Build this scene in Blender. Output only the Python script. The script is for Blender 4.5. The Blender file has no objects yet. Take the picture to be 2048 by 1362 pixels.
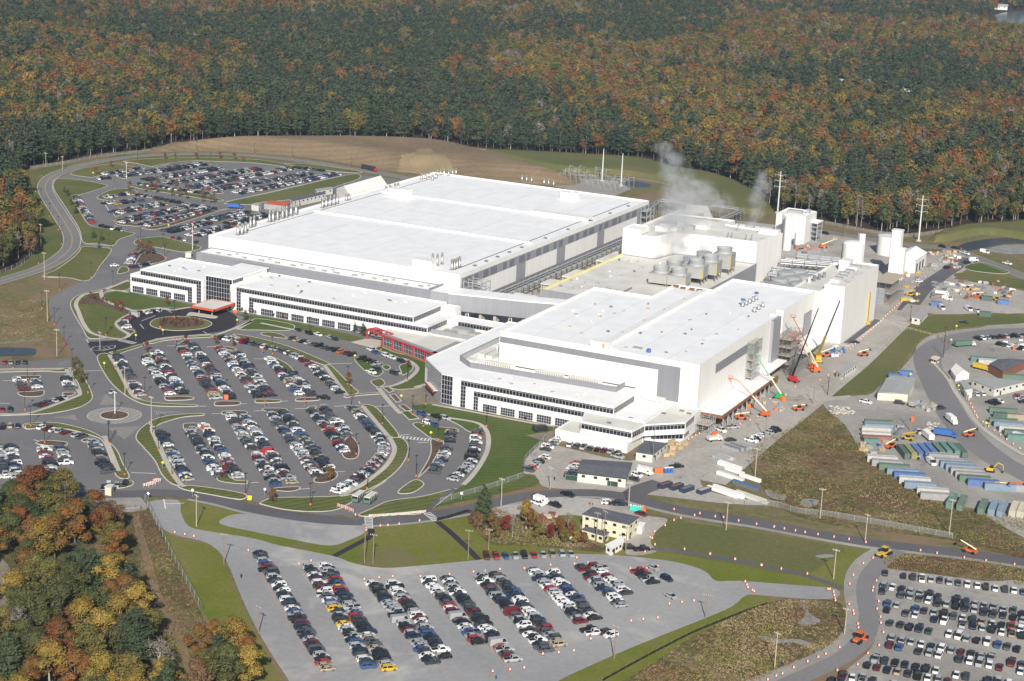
import bpy, bmesh, math, random
import numpy as np
from mathutils import Vector, Matrix, noise
from mathutils.geometry import tessellate_polygon
random.seed(7)
rnd = random.Random(11)
SC = bpy.context.scene
COL = SC.collection
# ------------------------------------------------------------------ camera
F, PITCH, ROLL, YAW, CH = 3615.75, 0.266612, 0.044663, 0.454332, 235.0
_fw = np.array([0, math.cos(PITCH), -math.sin(PITCH)])
_rt = np.array([1.0, 0, 0])
_up = np.cross(_rt, _fw)
_R = math.cos(ROLL)*_rt + math.sin(ROLL)*_up
_U = -math.sin(ROLL)*_rt + math.cos(ROLL)*_up
_dA = np.array([math.sin(YAW), math.cos(YAW), 0])
_dB = np.array([math.cos(YAW), -math.sin(YAW), 0])
def _toW(v): return (float(v @ _dB), float(v @ _dA), float(v[2]))
CAMX, CAMY = 400.0, -700.0
cd = bpy.data.cameras.new('camera')
cam = bpy.data.objects.new('camera', cd)
COL.objects.link(cam)
r_, u_, f_ = _toW(_R), _toW(_U), _toW(_fw)
cam.matrix_world = Matrix(((r_[0], u_[0], -f_[0], CAMX), (r_[1], u_[1], -f_[1], CAMY), (r_[2], u_[2], -f_[2], CH), (0, 0, 0, 1)))
cd.sensor_width = 36.0
cd.lens = 36.0*F/2048.0
cd.clip_start = 1.0
cd.clip_end = 30000.0
SC.camera = cam
def g(x, y, z=0.0):
    """photo pixel -> world X, Y on the level z"""
    d = _R*(x-1024)/F - _U*(y-681)/F + _fw
    t = (z-CH)/d[2]
    p = d*t
    return (float(p @ _dB)+CAMX, float(p @ _dA)+CAMY)
def gz(x, y, z=0.0):
    p = g(x, y, z)
    return (p[0], p[1], z)
def topix(X, Y, Z=0.0):
    p = (X-CAMX)*_dB + (Y-CAMY)*_dA + np.array([0, 0, Z-CH])
    w = p @ _fw
    return (1024+F*(p @ _R)/w, 681-F*(p @ _U)/w)
# ------------------------------------------------------------------ light
SUN_AZ, SUN_EL = math.radians(-62.0), math.radians(31.5)   # direction the sun stands in, from +X
W = bpy.data.worlds.new('World'); SC.world = W; W.use_nodes = True
nt = W.node_tree; nt.nodes.clear()
sky = nt.nodes.new('ShaderNodeTexSky'); sky.sky_type = 'NISHITA'; sky.sun_disc = False
sky.sun_elevation = SUN_EL; sky.sun_rotation = math.pi/2 - SUN_AZ
sky.air_density = 1.0; sky.dust_density = 1.2; sky.ozone_density = 1.0; sky.altitude = 100
bg = nt.nodes.new('ShaderNodeBackground'); bg.inputs['Strength'].default_value = 0.066
ow = nt.nodes.new('ShaderNodeOutputWorld')
nt.links.new(sky.outputs[0], bg.inputs[0]); nt.links.new(bg.outputs[0], ow.inputs[0])
sl = bpy.data.lights.new('sun', 'SUN'); sl.energy = 4.9; sl.angle = math.radians(0.53); sl.color = (1.0, 0.945, 0.86)
sun = bpy.data.objects.new('sun', sl); COL.objects.link(sun)
sd = Vector((math.cos(SUN_AZ)*math.cos(SUN_EL), math.sin(SUN_AZ)*math.cos(SUN_EL), math.sin(SUN_EL)))
sun.rotation_euler = sd.to_track_quat('Z', 'Y').to_euler()
sun.location = (0, 0, 600)
SC.view_settings.view_transform = 'Standard'
SC.view_settings.look = 'None'
SC.view_settings.exposure = 0.36
SC.view_settings.gamma = 1.0
SC.view_settings.use_curve_mapping = False
SC.cycles.max_bounces = 5
SC.cycles.diffuse_bounces = 3
SC.cycles.glossy_bounces = 2
SC.cycles.transparent_max_bounces = 12
SC.cycles.volume_bounces = 1
# ------------------------------------------------------------------ materials
MATS = {}
def newmat(name):
    m = bpy.data.materials.new(name); m.use_nodes = True
    MATS[name] = m
    return m, m.node_tree, m.node_tree.nodes['Principled BSDF']
def N(nt, t, **kw):
    n = nt.nodes.new(t)
    for k, v in kw.items():
        setattr(n, k, v)
    return n
def ramp(nt, fac, stops):
    r = N(nt, 'ShaderNodeValToRGB')
    while len(r.color_ramp.elements) < len(stops):
        r.color_ramp.elements.new(0.5)
    for e, (p, c) in zip(r.color_ramp.elements, stops):
        e.position = p; e.color = (*c, 1)
    nt.links.new(fac, r.inputs[0])
    return r.outputs[0]
def noisefac(nt, scale, detail=4, rough=0.55, stretch=None, dist=0.0):
    g_ = N(nt, 'ShaderNodeNewGeometry')
    src = g_.outputs['Position']
    if stretch:
        mp = N(nt, 'ShaderNodeMapping'); mp.inputs['Scale'].default_value = stretch[0]; mp.inputs['Rotation'].default_value = (0, 0, stretch[1])
        nt.links.new(src, mp.inputs[0]); src = mp.outputs[0]
    n = N(nt, 'ShaderNodeTexNoise'); n.inputs['Scale'].default_value = scale; n.inputs['Detail'].default_value = detail
    n.inputs['Roughness'].default_value = rough; n.inputs['Distortion'].default_value = dist
    nt.links.new(src, n.inputs['Vector'])
    return n.outputs[0]
def mixc(nt, fac, a, b, mode='MIX'):
    m = N(nt, 'ShaderNodeMix', data_type='RGBA', blend_type=mode)
    if isinstance(fac, float): m.inputs[0].default_value = fac
    else: nt.links.new(fac, m.inputs[0])
    for s, v in ((m.inputs[6], a), (m.inputs[7], b)):
        if isinstance(v, tuple): s.default_value = (*v, 1)
        else: nt.links.new(v, s)
    return m.outputs[2]
def plain(name, col, rough=0.6, metal=0.0, var=0.0, scale=0.3, spec=0.5):
    m, nt, b = newmat(name)
    b.inputs['Roughness'].default_value = rough; b.inputs['Metallic'].default_value = metal
    b.inputs['Specular IOR Level'].default_value = spec
    if var:
        f = noisefac(nt, scale, 5, 0.6)
        lo = tuple(c*(1-var) for c in col); hi = tuple(min(1, c*(1+var)) for c in col)
        nt.links.new(ramp(nt, f, [(0.3, lo), (0.7, hi)]), b.inputs['Base Color'])
    else:
        b.inputs['Base Color'].default_value = (*col, 1)
    return m
def groundmat(name, stops, s1=0.02, s2=0.35, fine=0.5, rough=0.9, stripes=None, patch=None, bump=0.0):
    """large patches from stops, finer mottling on top; optional mowing stripes or wheel tracks"""
    m, nt, b = newmat(name)
    b.inputs['Roughness'].default_value = rough; b.inputs['Specular IOR Level'].default_value = 0.15
    f1 = noisefac(nt, s1, 6, 0.62, dist=0.6)
    c = ramp(nt, f1, stops)
    f2 = noisefac(nt, s2, 5, 0.7)
    d = ramp(nt, f2, [(0.3, (1-fine,)*3), (0.7, (1+fine*0.6,)*3)])
    c = mixc(nt, 1.0, c, d, 'MULTIPLY')
    if patch:
        f3 = noisefac(nt, patch[0], 4, 0.6, dist=1.0)
        k = ramp(nt, f3, [(patch[1], (0, 0, 0)), (patch[1]+0.12, (1, 1, 1))])
        c = mixc(nt, k, c, patch[2])
    if stripes:
        period, ang, amt = stripes
        ge = N(nt, 'ShaderNodeNewGeometry'); mp = N(nt, 'ShaderNodeMapping'); mp.inputs['Rotation'].default_value = (0, 0, ang)
        nt.links.new(ge.outputs['Position'], mp.inputs[0])
        w = N(nt, 'ShaderNodeTexWave'); w.inputs['Scale'].default_value = 1.0/period*0.314; w.inputs['Distortion'].default_value = 0.6; w.inputs['Detail'].default_value = 1; w.inputs['Detail Scale'].default_value = 0.3
        nt.links.new(mp.outputs[0], w.inputs[0])
        k = ramp(nt, w.outputs[1], [(0.35, (1-amt,)*3), (0.65, (1+amt,)*3)])
        c = mixc(nt, 1.0, c, k, 'MULTIPLY')
    nt.links.new(c, b.inputs['Base Color'])
    if bump:
        bp = N(nt, 'ShaderNodeBump'); bp.inputs['Strength'].default_value = 1.0; bp.inputs['Distance'].default_value = bump
        nt.links.new(f2, bp.inputs['Height']); nt.links.new(bp.outputs[0], b.inputs['Normal'])
    return m
groundmat('field', [(0.3, (0.128, 0.109, 0.054)), (0.45, (0.186, 0.151, 0.079)), (0.55, (0.147, 0.138, 0.059)), (0.72, (0.237, 0.186, 0.109))], 0.012, 0.25, 0.35, bump=0.25, patch=(0.02, 0.50, (.205, .145, .092)))
groundmat('scrub', [(0.28, (.075, .052, .030)), (0.42, (.165, .110, .060)), (0.50, (.110, .105, .036)), (0.60, (.205, .155, .085)), (0.75, (.120, .080, .045))], 0.03, 0.45, 0.55, bump=0.8)
groundmat('lawn', [(0.3, (.085, .105, .030)), (0.5, (.115, .128, .040)), (0.7, (.165, .150, .062))], 0.02, 0.6, 0.22, stripes=(3.2, 0.5, 0.15))
groundmat('lawn_green', [(0.3, (.100, .135, .014)), (0.5, (.140, .158, .026)), (0.72, (.195, .172, .065))], 0.022, 0.7, 0.22, patch=(0.03, 0.58, (.16, .14, .07)))
groundmat('lawn_lush', [(0.3, (.060, .100, .020)), (0.5, (.080, .115, .028)), (0.7, (.120, .128, .040))], 0.03, 0.6, 0.2, stripes=(3.2, 0.9, 0.10))
groundmat('meadow', [(0.3, (.150, .112, .066)), (0.5, (.205, .150, .092)), (0.7, (.250, .185, .115))], 0.015, 0.5, 0.22, stripes=(7.0, 1.25, 0.06), patch=(0.02, 0.62, (.12, .115, .045)))
groundmat('meadow_green', [(0.3, (0.098, 0.115, 0.040)), (0.5, (0.121, 0.127, 0.046)), (0.7, (0.161, 0.138, 0.063))], 0.015, 0.5, 0.2)
groundmat('straw', [(0.3, (.215, .165, .090)), (0.6, (.275, .215, .125))], 0.05, 0.6, 0.2)
groundmat('dirt', [(0.3, (.17, .145, .11)), (0.5, (.24, .21, .17)), (0.7, (.30, .27, .225))], 0.03, 0.4, 0.3)
groundmat('mulch', [(0.3, (.085, .055, .038)), (0.7, (.16, .115, .085))], 0.2, 1.2, 0.5)
groundmat('forest_floor', [(0.3, (.030, .022, .014)), (0.7, (.065, .042, .024))], 0.03, 0.4, 0.4)
groundmat('gravel', [(0.3, (.24, .24, .245)), (0.5, (.29, .29, .295)), (0.7, (.335, .335, .33))], 0.012, 0.5, 0.12, patch=(0.03, 0.56, (.40, .39, .37)))
groundmat('gravel_track', [(0.3, (0.243, 0.231, 0.216)), (0.5, (0.300, 0.286, 0.263)), (0.7, (0.381, 0.361, 0.325))], 0.03, 0.5, 0.15, patch=(0.05, 0.62, (.19, .185, .18)))
groundmat('asphalt', [(0.3, (.150, .145, .148)), (0.5, (.172, .166, .168)), (0.7, (.195, .188, .188))], 0.012, 0.8, 0.14, patch=(0.07, 0.60, (.196, .19, .19)))
groundmat('asphalt_road', [(0.3, (.175, .170, .175)), (0.6, (.205, .198, .200))], 0.02, 0.8, 0.10, patch=(0.06, 0.66, (.145, .14, .145)))
groundmat('asphalt_dark', [(0.3, (.095, .094, .105)), (0.6, (.125, .122, .132))], 0.02, 0.8, 0.12, patch=(0.04, 0.62, (.17, .165, .17)))
groundmat('asphalt_new', [(0.3, (.030, .029, .036)), (0.6, (.042, .040, .048))], 0.03, 0.9, 0.12)
groundmat('worksite', [(0.3, (0.290, 0.262, 0.228)), (0.5, (0.384, 0.358, 0.324)), (0.7, (0.458, 0.431, 0.397))], 0.025, 0.5, 0.22, patch=(0.05, 0.64, (.16, .145, .13)))
groundmat('concrete', [(0.3, (.40, .375, .325)), (0.7, (.50, .47, .41))], 0.05, 0.9, 0.10)
groundmat('rubble', [(0.3, (.20, .20, .195)), (0.7, (.32, .32, .31))], 0.2, 1.5, 0.4)
groundmat('lakewater', [(0.3, (.10, .12, .15)), (0.7, (.13, .15, .18))], 0.02, 0.1, 0.1, rough=0.15)
plain('water', (.035, .042, .055), 0.3, var=.3, scale=.2, spec=0.4)
plain('kerb', (.52, .49, .43), 0.8, var=0.08)
plain('paint_white', (.68, .68, .66), 0.7, var=0.12, scale=0.8)
plain('paint_faded', (.42, .40, .36), 0.7, var=0.15, scale=0.8)
plain('paint_yellow', (.40, .31, .10), 0.7, var=0.15, scale=0.8)
plain('paint_orange', (.40, .25, .19), 0.8, var=0.2, scale=0.8)
plain('white_wall', (.76, .75, .725), 0.5, var=0.015, scale=0.05)
plain('white_roof', (.79, .79, .785), 0.55, var=0.06, scale=0.12)
plain('cream_roof', (.60, .585, .535), 0.7, var=0.14, scale=0.09)
plain('roof_seam', (.54, .54, .55), 0.7)
plain('seam_dark', (.14, .14, .15), 0.7)
plain('grey_panel', (.21, .215, .24), 0.45, var=0.02, scale=0.1)
plain('grey_light', (.275, .28, .305), 0.45, var=0.02, scale=0.1)
plain('grey_louvre', (.18, .185, .21), 0.5)
plain('beige_wall', (.62, .58, .44), 0.6, var=0.04)
plain('pale_wall', (.56, .55, .50), 0.6, var=0.05)
plain('dark_roof', (.10, .105, .12), 0.75, var=0.2, scale=0.4)
plain('glass', (.012, .014, .022), 0.08, spec=0.55)
plain('glass_teal', (.035, .06, .07), 0.1, spec=0.55)
plain('mullion', (.42, .43, .46), 0.5)
plain('dark_metal', (.030, .030, .033), 0.5)
plain('red_steel', (.43, .05, .06), 0.45)
plain('orange_red', (.56, .085, .03), 0.45)
plain('galv', (.42, .43, .44), 0.4, metal=0.3, var=0.1, scale=1)
plain('galv_dark', (.20, .205, .21), 0.5, metal=0.3, var=0.15, scale=1)
plain('stainless', (.46, .44, .41), 0.32, metal=0.7, var=0.12, scale=0.8)
plain('tower_grey', (.33, .335, .32), 0.6, var=0.06, scale=0.3)
plain('tower_fan', (.32, .33, .335), 0.6, var=0.06, scale=0.3)
plain('yellow_steel', (.55, .37, .04), 0.45)
plain('yellow_light', (.78, .68, .22), 0.5)
plain('lift_orange', (.58, .13, .035), 0.45)
plain('lift_green', (.02, .35, .10), 0.45)
plain('cream_boom', (.72, .66, .42), 0.5)
plain('black_boom', (.012, .012, .014), 0.4)
plain('grey_boom', (.16, .16, .17), 0.4)
plain('blue_plastic', (.045, .13, .38), 0.4)
plain('teal_plastic', (.06, .52, .46), 0.4)
plain('orange_plastic', (.70, .16, .045), 0.5)
plain('sign_yellow', (.62, .62, .03), 0.5)
plain('wood_pole', (.23, .18, .125), 0.8, var=0.2, scale=2)
plain('wood_pale', (.42, .36, .28), 0.8, var=0.2, scale=2)
plain('lumber', (.46, .34, .19), 0.8, var=0.25, scale=2)
plain('pylon_grey', (.52, .54, .53), 0.5)
plain('rubber', (.012, .012, .013), 0.7)
plain('rim', (.30, .30, .31), 0.4, metal=0.6)
plain('rusty', (.20, .085, .05), 0.8, var=0.3, scale=2)
plain('brick_red', (.34, .10, .07), 0.8)
plain('lamp_white', (.75, .75, .75), 0.4)
plain('canvas_white', (.78, .76, .72), 0.7, var=0.03)
plain('hazard_red', (.42, .035, .03), 0.5)
plain('dark_green', (.018, .055, .042), .6)
plain('bus_green', (.10, .17, .125), .5)
plain('skin', (.42, .26, .19), 0.6)
def joints(name, pitch, dark):
    """fine vertical panel joints and faint streaks on flat cladding"""
    m = MATS[name]; nt = m.node_tree; b = nt.nodes['Principled BSDF']; src = b.inputs['Base Color'].links[0].from_socket
    ge = N(nt, 'ShaderNodeNewGeometry'); sp = N(nt, 'ShaderNodeSeparateXYZ'); nt.links.new(ge.outputs['Position'], sp.inputs[0])
    ad = N(nt, 'ShaderNodeMath', operation='ADD'); nt.links.new(sp.outputs[0], ad.inputs[0]); nt.links.new(sp.outputs[1], ad.inputs[1])
    dv = N(nt, 'ShaderNodeMath', operation='DIVIDE'); nt.links.new(ad.outputs[0], dv.inputs[0]); dv.inputs[1].default_value = pitch
    fr = N(nt, 'ShaderNodeMath', operation='FRACT'); nt.links.new(dv.outputs[0], fr.inputs[0])
    k = ramp(nt, fr.outputs[0], [(0.0, (dark,)*3), (0.07, (dark,)*3), (0.10, (1, 1, 1))])
    st = ramp(nt, noisefac(nt, .5, 4, .6, ((1, 1, .06), 0)), [(.35, (.93, .925, .91)), (.6, (1, 1, 1))])
    nt.links.new(mixc(nt, 1.0, mixc(nt, 1.0, src, k, 'MULTIPLY'), st, 'MULTIPLY'), b.inputs['Base Color'])
joints('white_wall', 4.0, .90); joints('grey_light', 3.0, .90); joints('grey_panel', 3.0, .90)
def wiremesh():
    m, nt, b = newmat('chain_link')
    b.inputs['Base Color'].default_value = (.34, .36, .36, 1)
    t = N(nt, 'ShaderNodeBsdfTransparent'); mx = N(nt, 'ShaderNodeMixShader'); mx.inputs[0].default_value = 0.26
    o = nt.nodes['Material Output']
    nt.links.new(t.outputs[0], mx.inputs[1]); nt.links.new(b.outputs[0], mx.inputs[2]); nt.links.new(mx.outputs[0], o.inputs[0])
wiremesh()
def carpaint():
    m, nt, b = newmat('car_paint')
    oi = N(nt, 'ShaderNodeObjectInfo'); nt.links.new(oi.outputs['Color'], b.inputs['Base Color'])
    b.inputs['Roughness'].default_value = 0.28; b.inputs['Coat Weight'].default_value = 0.3; b.inputs['Coat Roughness'].default_value = 0.08
    m, nt, b = newmat('car_paint_far')
    at = N(nt, 'ShaderNodeAttribute'); at.attribute_name = 'tint'; nt.links.new(at.outputs['Color'], b.inputs['Base Color'])
    b.inputs['Roughness'].default_value = 0.28; b.inputs['Coat Weight'].default_value = 0.3; b.inputs['Coat Roughness'].default_value = 0.08
    plain('car_glass', (.015, .018, .022), 0.06, spec=0.6)
    m, nt, b = newmat('tinted')                       # plain paint whose colour is the object's own
    oi = N(nt, 'ShaderNodeObjectInfo')
    f = noisefac(nt, 0.6, 5, 0.65); k = ramp(nt, f, [(0.3, (.82, .82, .80)), (0.7, (1.12, 1.1, 1.08))])
    nt.links.new(mixc(nt, 1.0, oi.outputs['Color'], k, 'MULTIPLY'), b.inputs['Base Color']); b.inputs['Roughness'].default_value = 0.55
carpaint()
def leafmat(name, cols, val=0.3, transl=0.16, alt=None):
    m, nt, b = newmat(name)
    oi = N(nt, 'ShaderNodeObjectInfo')
    c = ramp(nt, oi.outputs['Random'], [(i/(len(cols)-1) if len(cols) > 1 else 0, cc) for i, cc in enumerate(cols)])
    f = noisefac(nt, 0.55, 3, 0.6)
    k = ramp(nt, f, [(0.3, (1-val,)*3), (0.7, (1+val,)*3)])
    c = mixc(nt, 1.0, c, k, 'MULTIPLY')
    if alt:
        f3 = noisefac(nt, 0.16, 2, 0.5); c = mixc(nt, ramp(nt, f3, [(0.45, (0, 0, 0)), (0.62, (.85, .85, .85))]), c, alt)
    d = N(nt, 'ShaderNodeBsdfDiffuse'); t = N(nt, 'ShaderNodeBsdfTranslucent'); mx = N(nt, 'ShaderNodeMixShader'); mx.inputs[0].default_value = transl
    nt.links.new(c, d.inputs[0]); nt.links.new(c, t.inputs[0]); nt.links.new(d.outputs[0], mx.inputs[1]); nt.links.new(t.outputs[0], mx.inputs[2])
    nt.nodes.remove(b); nt.links.new(mx.outputs[0], nt.nodes['Material Output'].inputs[0])
leafmat('leaf_pine', [(0.050, 0.077, 0.044), (0.067, 0.093, 0.050), (0.057, 0.074, 0.055), (0.081, 0.105, 0.052)])
leafmat('leaf_dark', [(0.069, 0.087, 0.037), (0.099, 0.108, 0.043), (0.084, 0.084, 0.044)])
leafmat('leaf_rust', [(0.191, 0.078, 0.032), (0.226, 0.110, 0.038), (0.160, 0.063, 0.035), (0.246, 0.134, 0.044)], alt=(0.173, 0.114, 0.044))
leafmat('leaf_gold', [(0.274, 0.191, 0.045), (0.235, 0.152, 0.042), (0.327, 0.232, 0.060)], alt=(0.158, 0.143, 0.042))
leafmat('leaf_olive', [(0.127, 0.127, 0.045), (0.160, 0.141, 0.050), (0.104, 0.116, 0.043)], alt=(0.183, 0.139, 0.047))
leafmat('leaf_brown', [(0.156, 0.102, 0.062), (0.190, 0.121, 0.068), (0.132, 0.095, 0.067)])
leafmat('leaf_bare', [(0.197, 0.166, 0.143), (0.235, 0.204, 0.177), (0.168, 0.146, 0.131)])
leafmat('leaf_crimson', [(.20, .032, .032), (.16, .038, .034), (.25, .055, .036)])
leafmat('leaf_shrub', [(.115, .130, .045), (.170, .125, .055), (.090, .105, .040)])
plain('bark', (.13, .105, .085), 0.9, var=0.25, scale=1.0)
plain('bark_pale', (.34, .31, .27), 0.9, var=0.25, scale=1.0)
# ------------------------------------------------------------------ mesh building
class MB:
    def __init__(self): self.v = []; self.f = []; self.m = []
    def face(self, pts, mi=0):
        n = len(self.v); self.v += [tuple(p) for p in pts]; self.f.append(tuple(range(n, n+len(pts)))); self.m.append(mi)
    def box(self, x0, y0, z0, x1, y1, z1, mi=0, bottom=True):
        if x0 > x1: x0, x1 = x1, x0
        if y0 > y1: y0, y1 = y1, y0
        if z0 > z1: z0, z1 = z1, z0
        self.prism([(x0, y0), (x1, y0), (x1, y1), (x0, y1)], z0, z1, mi, bottom)
    def prism(self, poly, z0, z1, mi=0, bottom=True, top_mi=None, z1s=None):
        a = sum(poly[i][0]*poly[(i+1) % len(poly)][1]-poly[(i+1) % len(poly)][0]*poly[i][1] for i in range(len(poly)))
        if a < 0: poly = poly[::-1]; z1s = z1s[::-1] if z1s else None
        k = len(poly); n = len(self.v)
        self.v += [(p[0], p[1], z0) for p in poly]
        self.v += [(p[0], p[1], z1s[i] if z1s else z1) for i, p in enumerate(poly)]
        for i in range(k):
            j = (i+1) % k
            self.f.append((n+i, n+j, n+k+j, n+k+i)); self.m.append(mi)
        if k <= 4:
            tops = [tuple(range(k))]
        else:
            tops = []
            for t in tessellate_polygon([[Vector((p[0], p[1], 0)) for p in poly]]):
                p, q, r = (poly[i] for i in t)
                s = (q[0]-p[0])*(r[1]-p[1])-(q[1]-p[1])*(r[0]-p[0])
                tops.append(tuple(t) if s > 0 else tuple(t[::-1]))
        for t in tops:
            self.f.append(tuple(n+k+i for i in t)); self.m.append(mi if top_mi is None else top_mi)
            if bottom: self.f.append(tuple(n+i for i in reversed(t))); self.m.append(mi)
    def wallbox(self, p0, p1, z0, z1, d0, d1, mi=0):
        """box along the wall p0->p1 (left to right seen from outside), from d0 to d1 metres outward"""
        dx, dy = p1[0]-p0[0], p1[1]-p0[1]; L = math.hypot(dx, dy) or 1; nx, ny = dy/L, -dx/L
        self.prism([(p0[0]+nx*d1, p0[1]+ny*d1), (p1[0]+nx*d1, p1[1]+ny*d1), (p1[0]+nx*d0, p1[1]+ny*d0), (p0[0]+nx*d0, p0[1]+ny*d0)], z0, z1, mi)
    def cyl(self, x, y, z0, z1, r0, r1=None, n=12, mi=0, top=True, bottom=False, top_mi=None):
        r1 = r0 if r1 is None else r1
        b = len(self.v)
        for k in range(n):
            a = 2*math.pi*k/n; self.v.append((x+r0*math.cos(a), y+r0*math.sin(a), z0))
        for k in range(n):
            a = 2*math.pi*k/n; self.v.append((x+r1*math.cos(a), y+r1*math.sin(a), z1))
        for k in range(n):
            j = (k+1) % n; self.f.append((b+k, b+j, b+n+j, b+n+k)); self.m.append(mi)
        if top: self.f.append(tuple(b+n+k for k in range(n))); self.m.append(mi if top_mi is None else top_mi)
        if bottom: self.f.append(tuple(b+k for k in reversed(range(n)))); self.m.append(mi)
    def tube(self, p, q, r0, r1=None, n=6, mi=0, caps=True):
        r1 = r0 if r1 is None else r1
        p = Vector(p); q = Vector(q); d = (q-p)
        if d.length < 1e-6: return
        d.normalize(); s = Vector((0, 0, 1)) if abs(d.z) < 0.9 else Vector((1, 0, 0))
        u = d.cross(s).normalized(); w = d.cross(u)
        b = len(self.v)
        for c, r in ((p, r0), (q, r1)):
            for k in range(n):
                a = 2*math.pi*k/n; self.v.append(tuple(c+u*(r*math.cos(a))+w*(r*math.sin(a))))
        for k in range(n):
            j = (k+1) % n; self.f.append((b+j, b+k, b+n+k, b+n+j)); self.m.append(mi)
        if caps:
            self.f.append(tuple(b+k for k in range(n))); self.m.append(mi)
            self.f.append(tuple(b+n+k for k in reversed(range(n)))); self.m.append(mi)
    def sphere(self, c, r, n=8, m=5, mi=0, sz=1.0):
        b = len(self.v)
        for i in range(1, m):
            t = math.pi*i/m
            for k in range(n):
                a = 2*math.pi*k/n; self.v.append((c[0]+r*math.sin(t)*math.cos(a), c[1]+r*math.sin(t)*math.sin(a), c[2]+r*sz*math.cos(t)))
        self.v.append((c[0], c[1], c[2]+r*sz)); self.v.append((c[0], c[1], c[2]-r*sz)); T = len(self.v)-2
        for k in range(n):
            j = (k+1) % n
            self.f.append((T, b+k, b+j)); self.m.append(mi)
            self.f.append((T+1, b+(m-2)*n+j, b+(m-2)*n+k)); self.m.append(mi)
            for i in range(m-2):
                self.f.append((b+i*n+k, b+(i+1)*n+k, b+(i+1)*n+j, b+i*n+j)); self.m.append(mi)
    def mesh(self, name, mats, smooth=False):
        me = bpy.data.meshes.new(name)
        me.from_pydata(self.v, [], self.f)
        for m in mats: me.materials.append(MATS[m])
        if len(mats) > 1: me.polygons.foreach_set('material_index', self.m)
        if smooth: me.polygons.foreach_set('use_smooth', [True]*len(self.f))
        me.update()
        return me
    def build(self, name, mats, parent=None, smooth=False):
        if isinstance(mats, str): mats = [mats]
        return obj(name, self.mesh(name, mats, smooth), parent)
def obj(name, me, parent=None):
    o = bpy.data.objects.new(name, me); COL.objects.link(o)
    if parent is not None:
        o.parent = parent
        o.matrix_parent_inverse = Matrix.Translation(-Vector(parent.location)) if parent.rotation_euler.z == 0 else Matrix.Identity(4)
    return o
def tag(o, label=None, cat=None, group=None, kind=None):
    if label: o['label'] = label
    if cat: o['category'] = cat
    if group: o['group'] = group
    if kind: o['kind'] = kind
    return o
def thing(name, label, cat, loc=(0, 0, 0), group=None):
    o = bpy.data.objects.new(name, None); COL.objects.link(o); o.location = loc; o.empty_display_size = 1.0
    return tag(o, label, cat, group)
def local_thing(name, label, cat, loc, rz=0.0, group=None):
    """an Empty whose parts are built in its own frame"""
    o = thing(name, label, cat, loc, group); o.rotation_euler = (0, 0, rz); o['_l'] = 1
    return o
def lobj(name, me, parent):
    o = bpy.data.objects.new(name, me); COL.objects.link(o); o.parent = parent
    return o
def copy_thing(root, loc, rz=0.0, label=None, group=None, scale=None, color=None):
    r = root.copy(); COL.objects.link(r); r.location = loc; r.rotation_euler = (0, 0, rz)
    if scale: r.scale = (scale,)*3
    if label: r['label'] = label
    if group: r['group'] = group
    if color: r.color = color
    for ch in root.children:
        c = ch.copy(); COL.objects.link(c); c.parent = r
        if color: c.color = color
        for gch in ch.children:
            d = gch.copy(); COL.objects.link(d); d.parent = c
            if color: d.color = color
    return r
# ------------------------------------------------------------------ polygons on the ground
def catmull(pts, closed=True, sub=4):
    n = len(pts); out = []
    for i in range(n if closed else n-1):
        p0 = pts[(i-1) % n] if closed or i > 0 else pts[i]
        p1 = pts[i]; p2 = pts[(i+1) % n]
        p3 = pts[(i+2) % n] if closed or i+2 < n else p2
        for k in range(sub):
            t = k/sub; t2 = t*t; t3 = t2*t
            out.append(tuple(0.5*(2*p1[c]+(p2[c]-p0[c])*t+(2*p0[c]-5*p1[c]+4*p2[c]-p3[c])*t2+(3*p1[c]-p0[c]-3*p2[c]+p3[c])*t3) for c in (0, 1)))
    if not closed: out.append(pts[-1])
    return out
def zc(ox, oy, s, pts): return [(ox+x/s, oy+y/s) for x, y in pts]
def gpoly(px, smooth=True, sub=4, z=0.0):
    w = [g(x, y, z) for x, y in px]
    return catmull(w, True, sub) if smooth else w
def inset(poly, d):
    n = len(poly)
    a = sum(poly[i][0]*poly[(i+1) % n][1]-poly[(i+1) % n][0]*poly[i][1] for i in range(n))
    s = 1 if a > 0 else -1
    out = []
    for i in range(n):
        p, q, r = poly[i-1], poly[i], poly[(i+1) % n]
        e1 = (q[0]-p[0], q[1]-p[1]); e2 = (r[0]-q[0], r[1]-q[1])
        l1 = math.hypot(*e1) or 1; l2 = math.hypot(*e2) or 1
        n1 = (-e1[1]/l1*s, e1[0]/l1*s); n2 = (-e2[1]/l2*s, e2[0]/l2*s)
        m = (n1[0]+n2[0], n1[1]+n2[1]); k = 1+n1[0]*n2[0]+n1[1]*n2[1]
        k = max(k, 0.35)
        out.append((q[0]+m[0]/k*d, q[1]+m[1]/k*d))
    return out
def flat(name, poly, z, mat, parent=None, kind='structure'):
    me = bpy.data.meshes.new(name)
    vs = [(p[0], p[1], z) for p in poly]
    fs = []
    for t in tessellate_polygon([[Vector(v) for v in vs]]):
        p, q, r = (vs[i] for i in t)
        s = (q[0]-p[0])*(r[1]-p[1])-(q[1]-p[1])*(r[0]-p[0])
        fs.append(tuple(t) if s > 0 else tuple(t[::-1]))
    me.from_pydata(vs, [], fs); me.materials.append(MATS[mat]); me.update()
    o = obj(name, me, parent)
    if parent is None and kind: o['kind'] = kind
    return o
_lz = [0]
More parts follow.
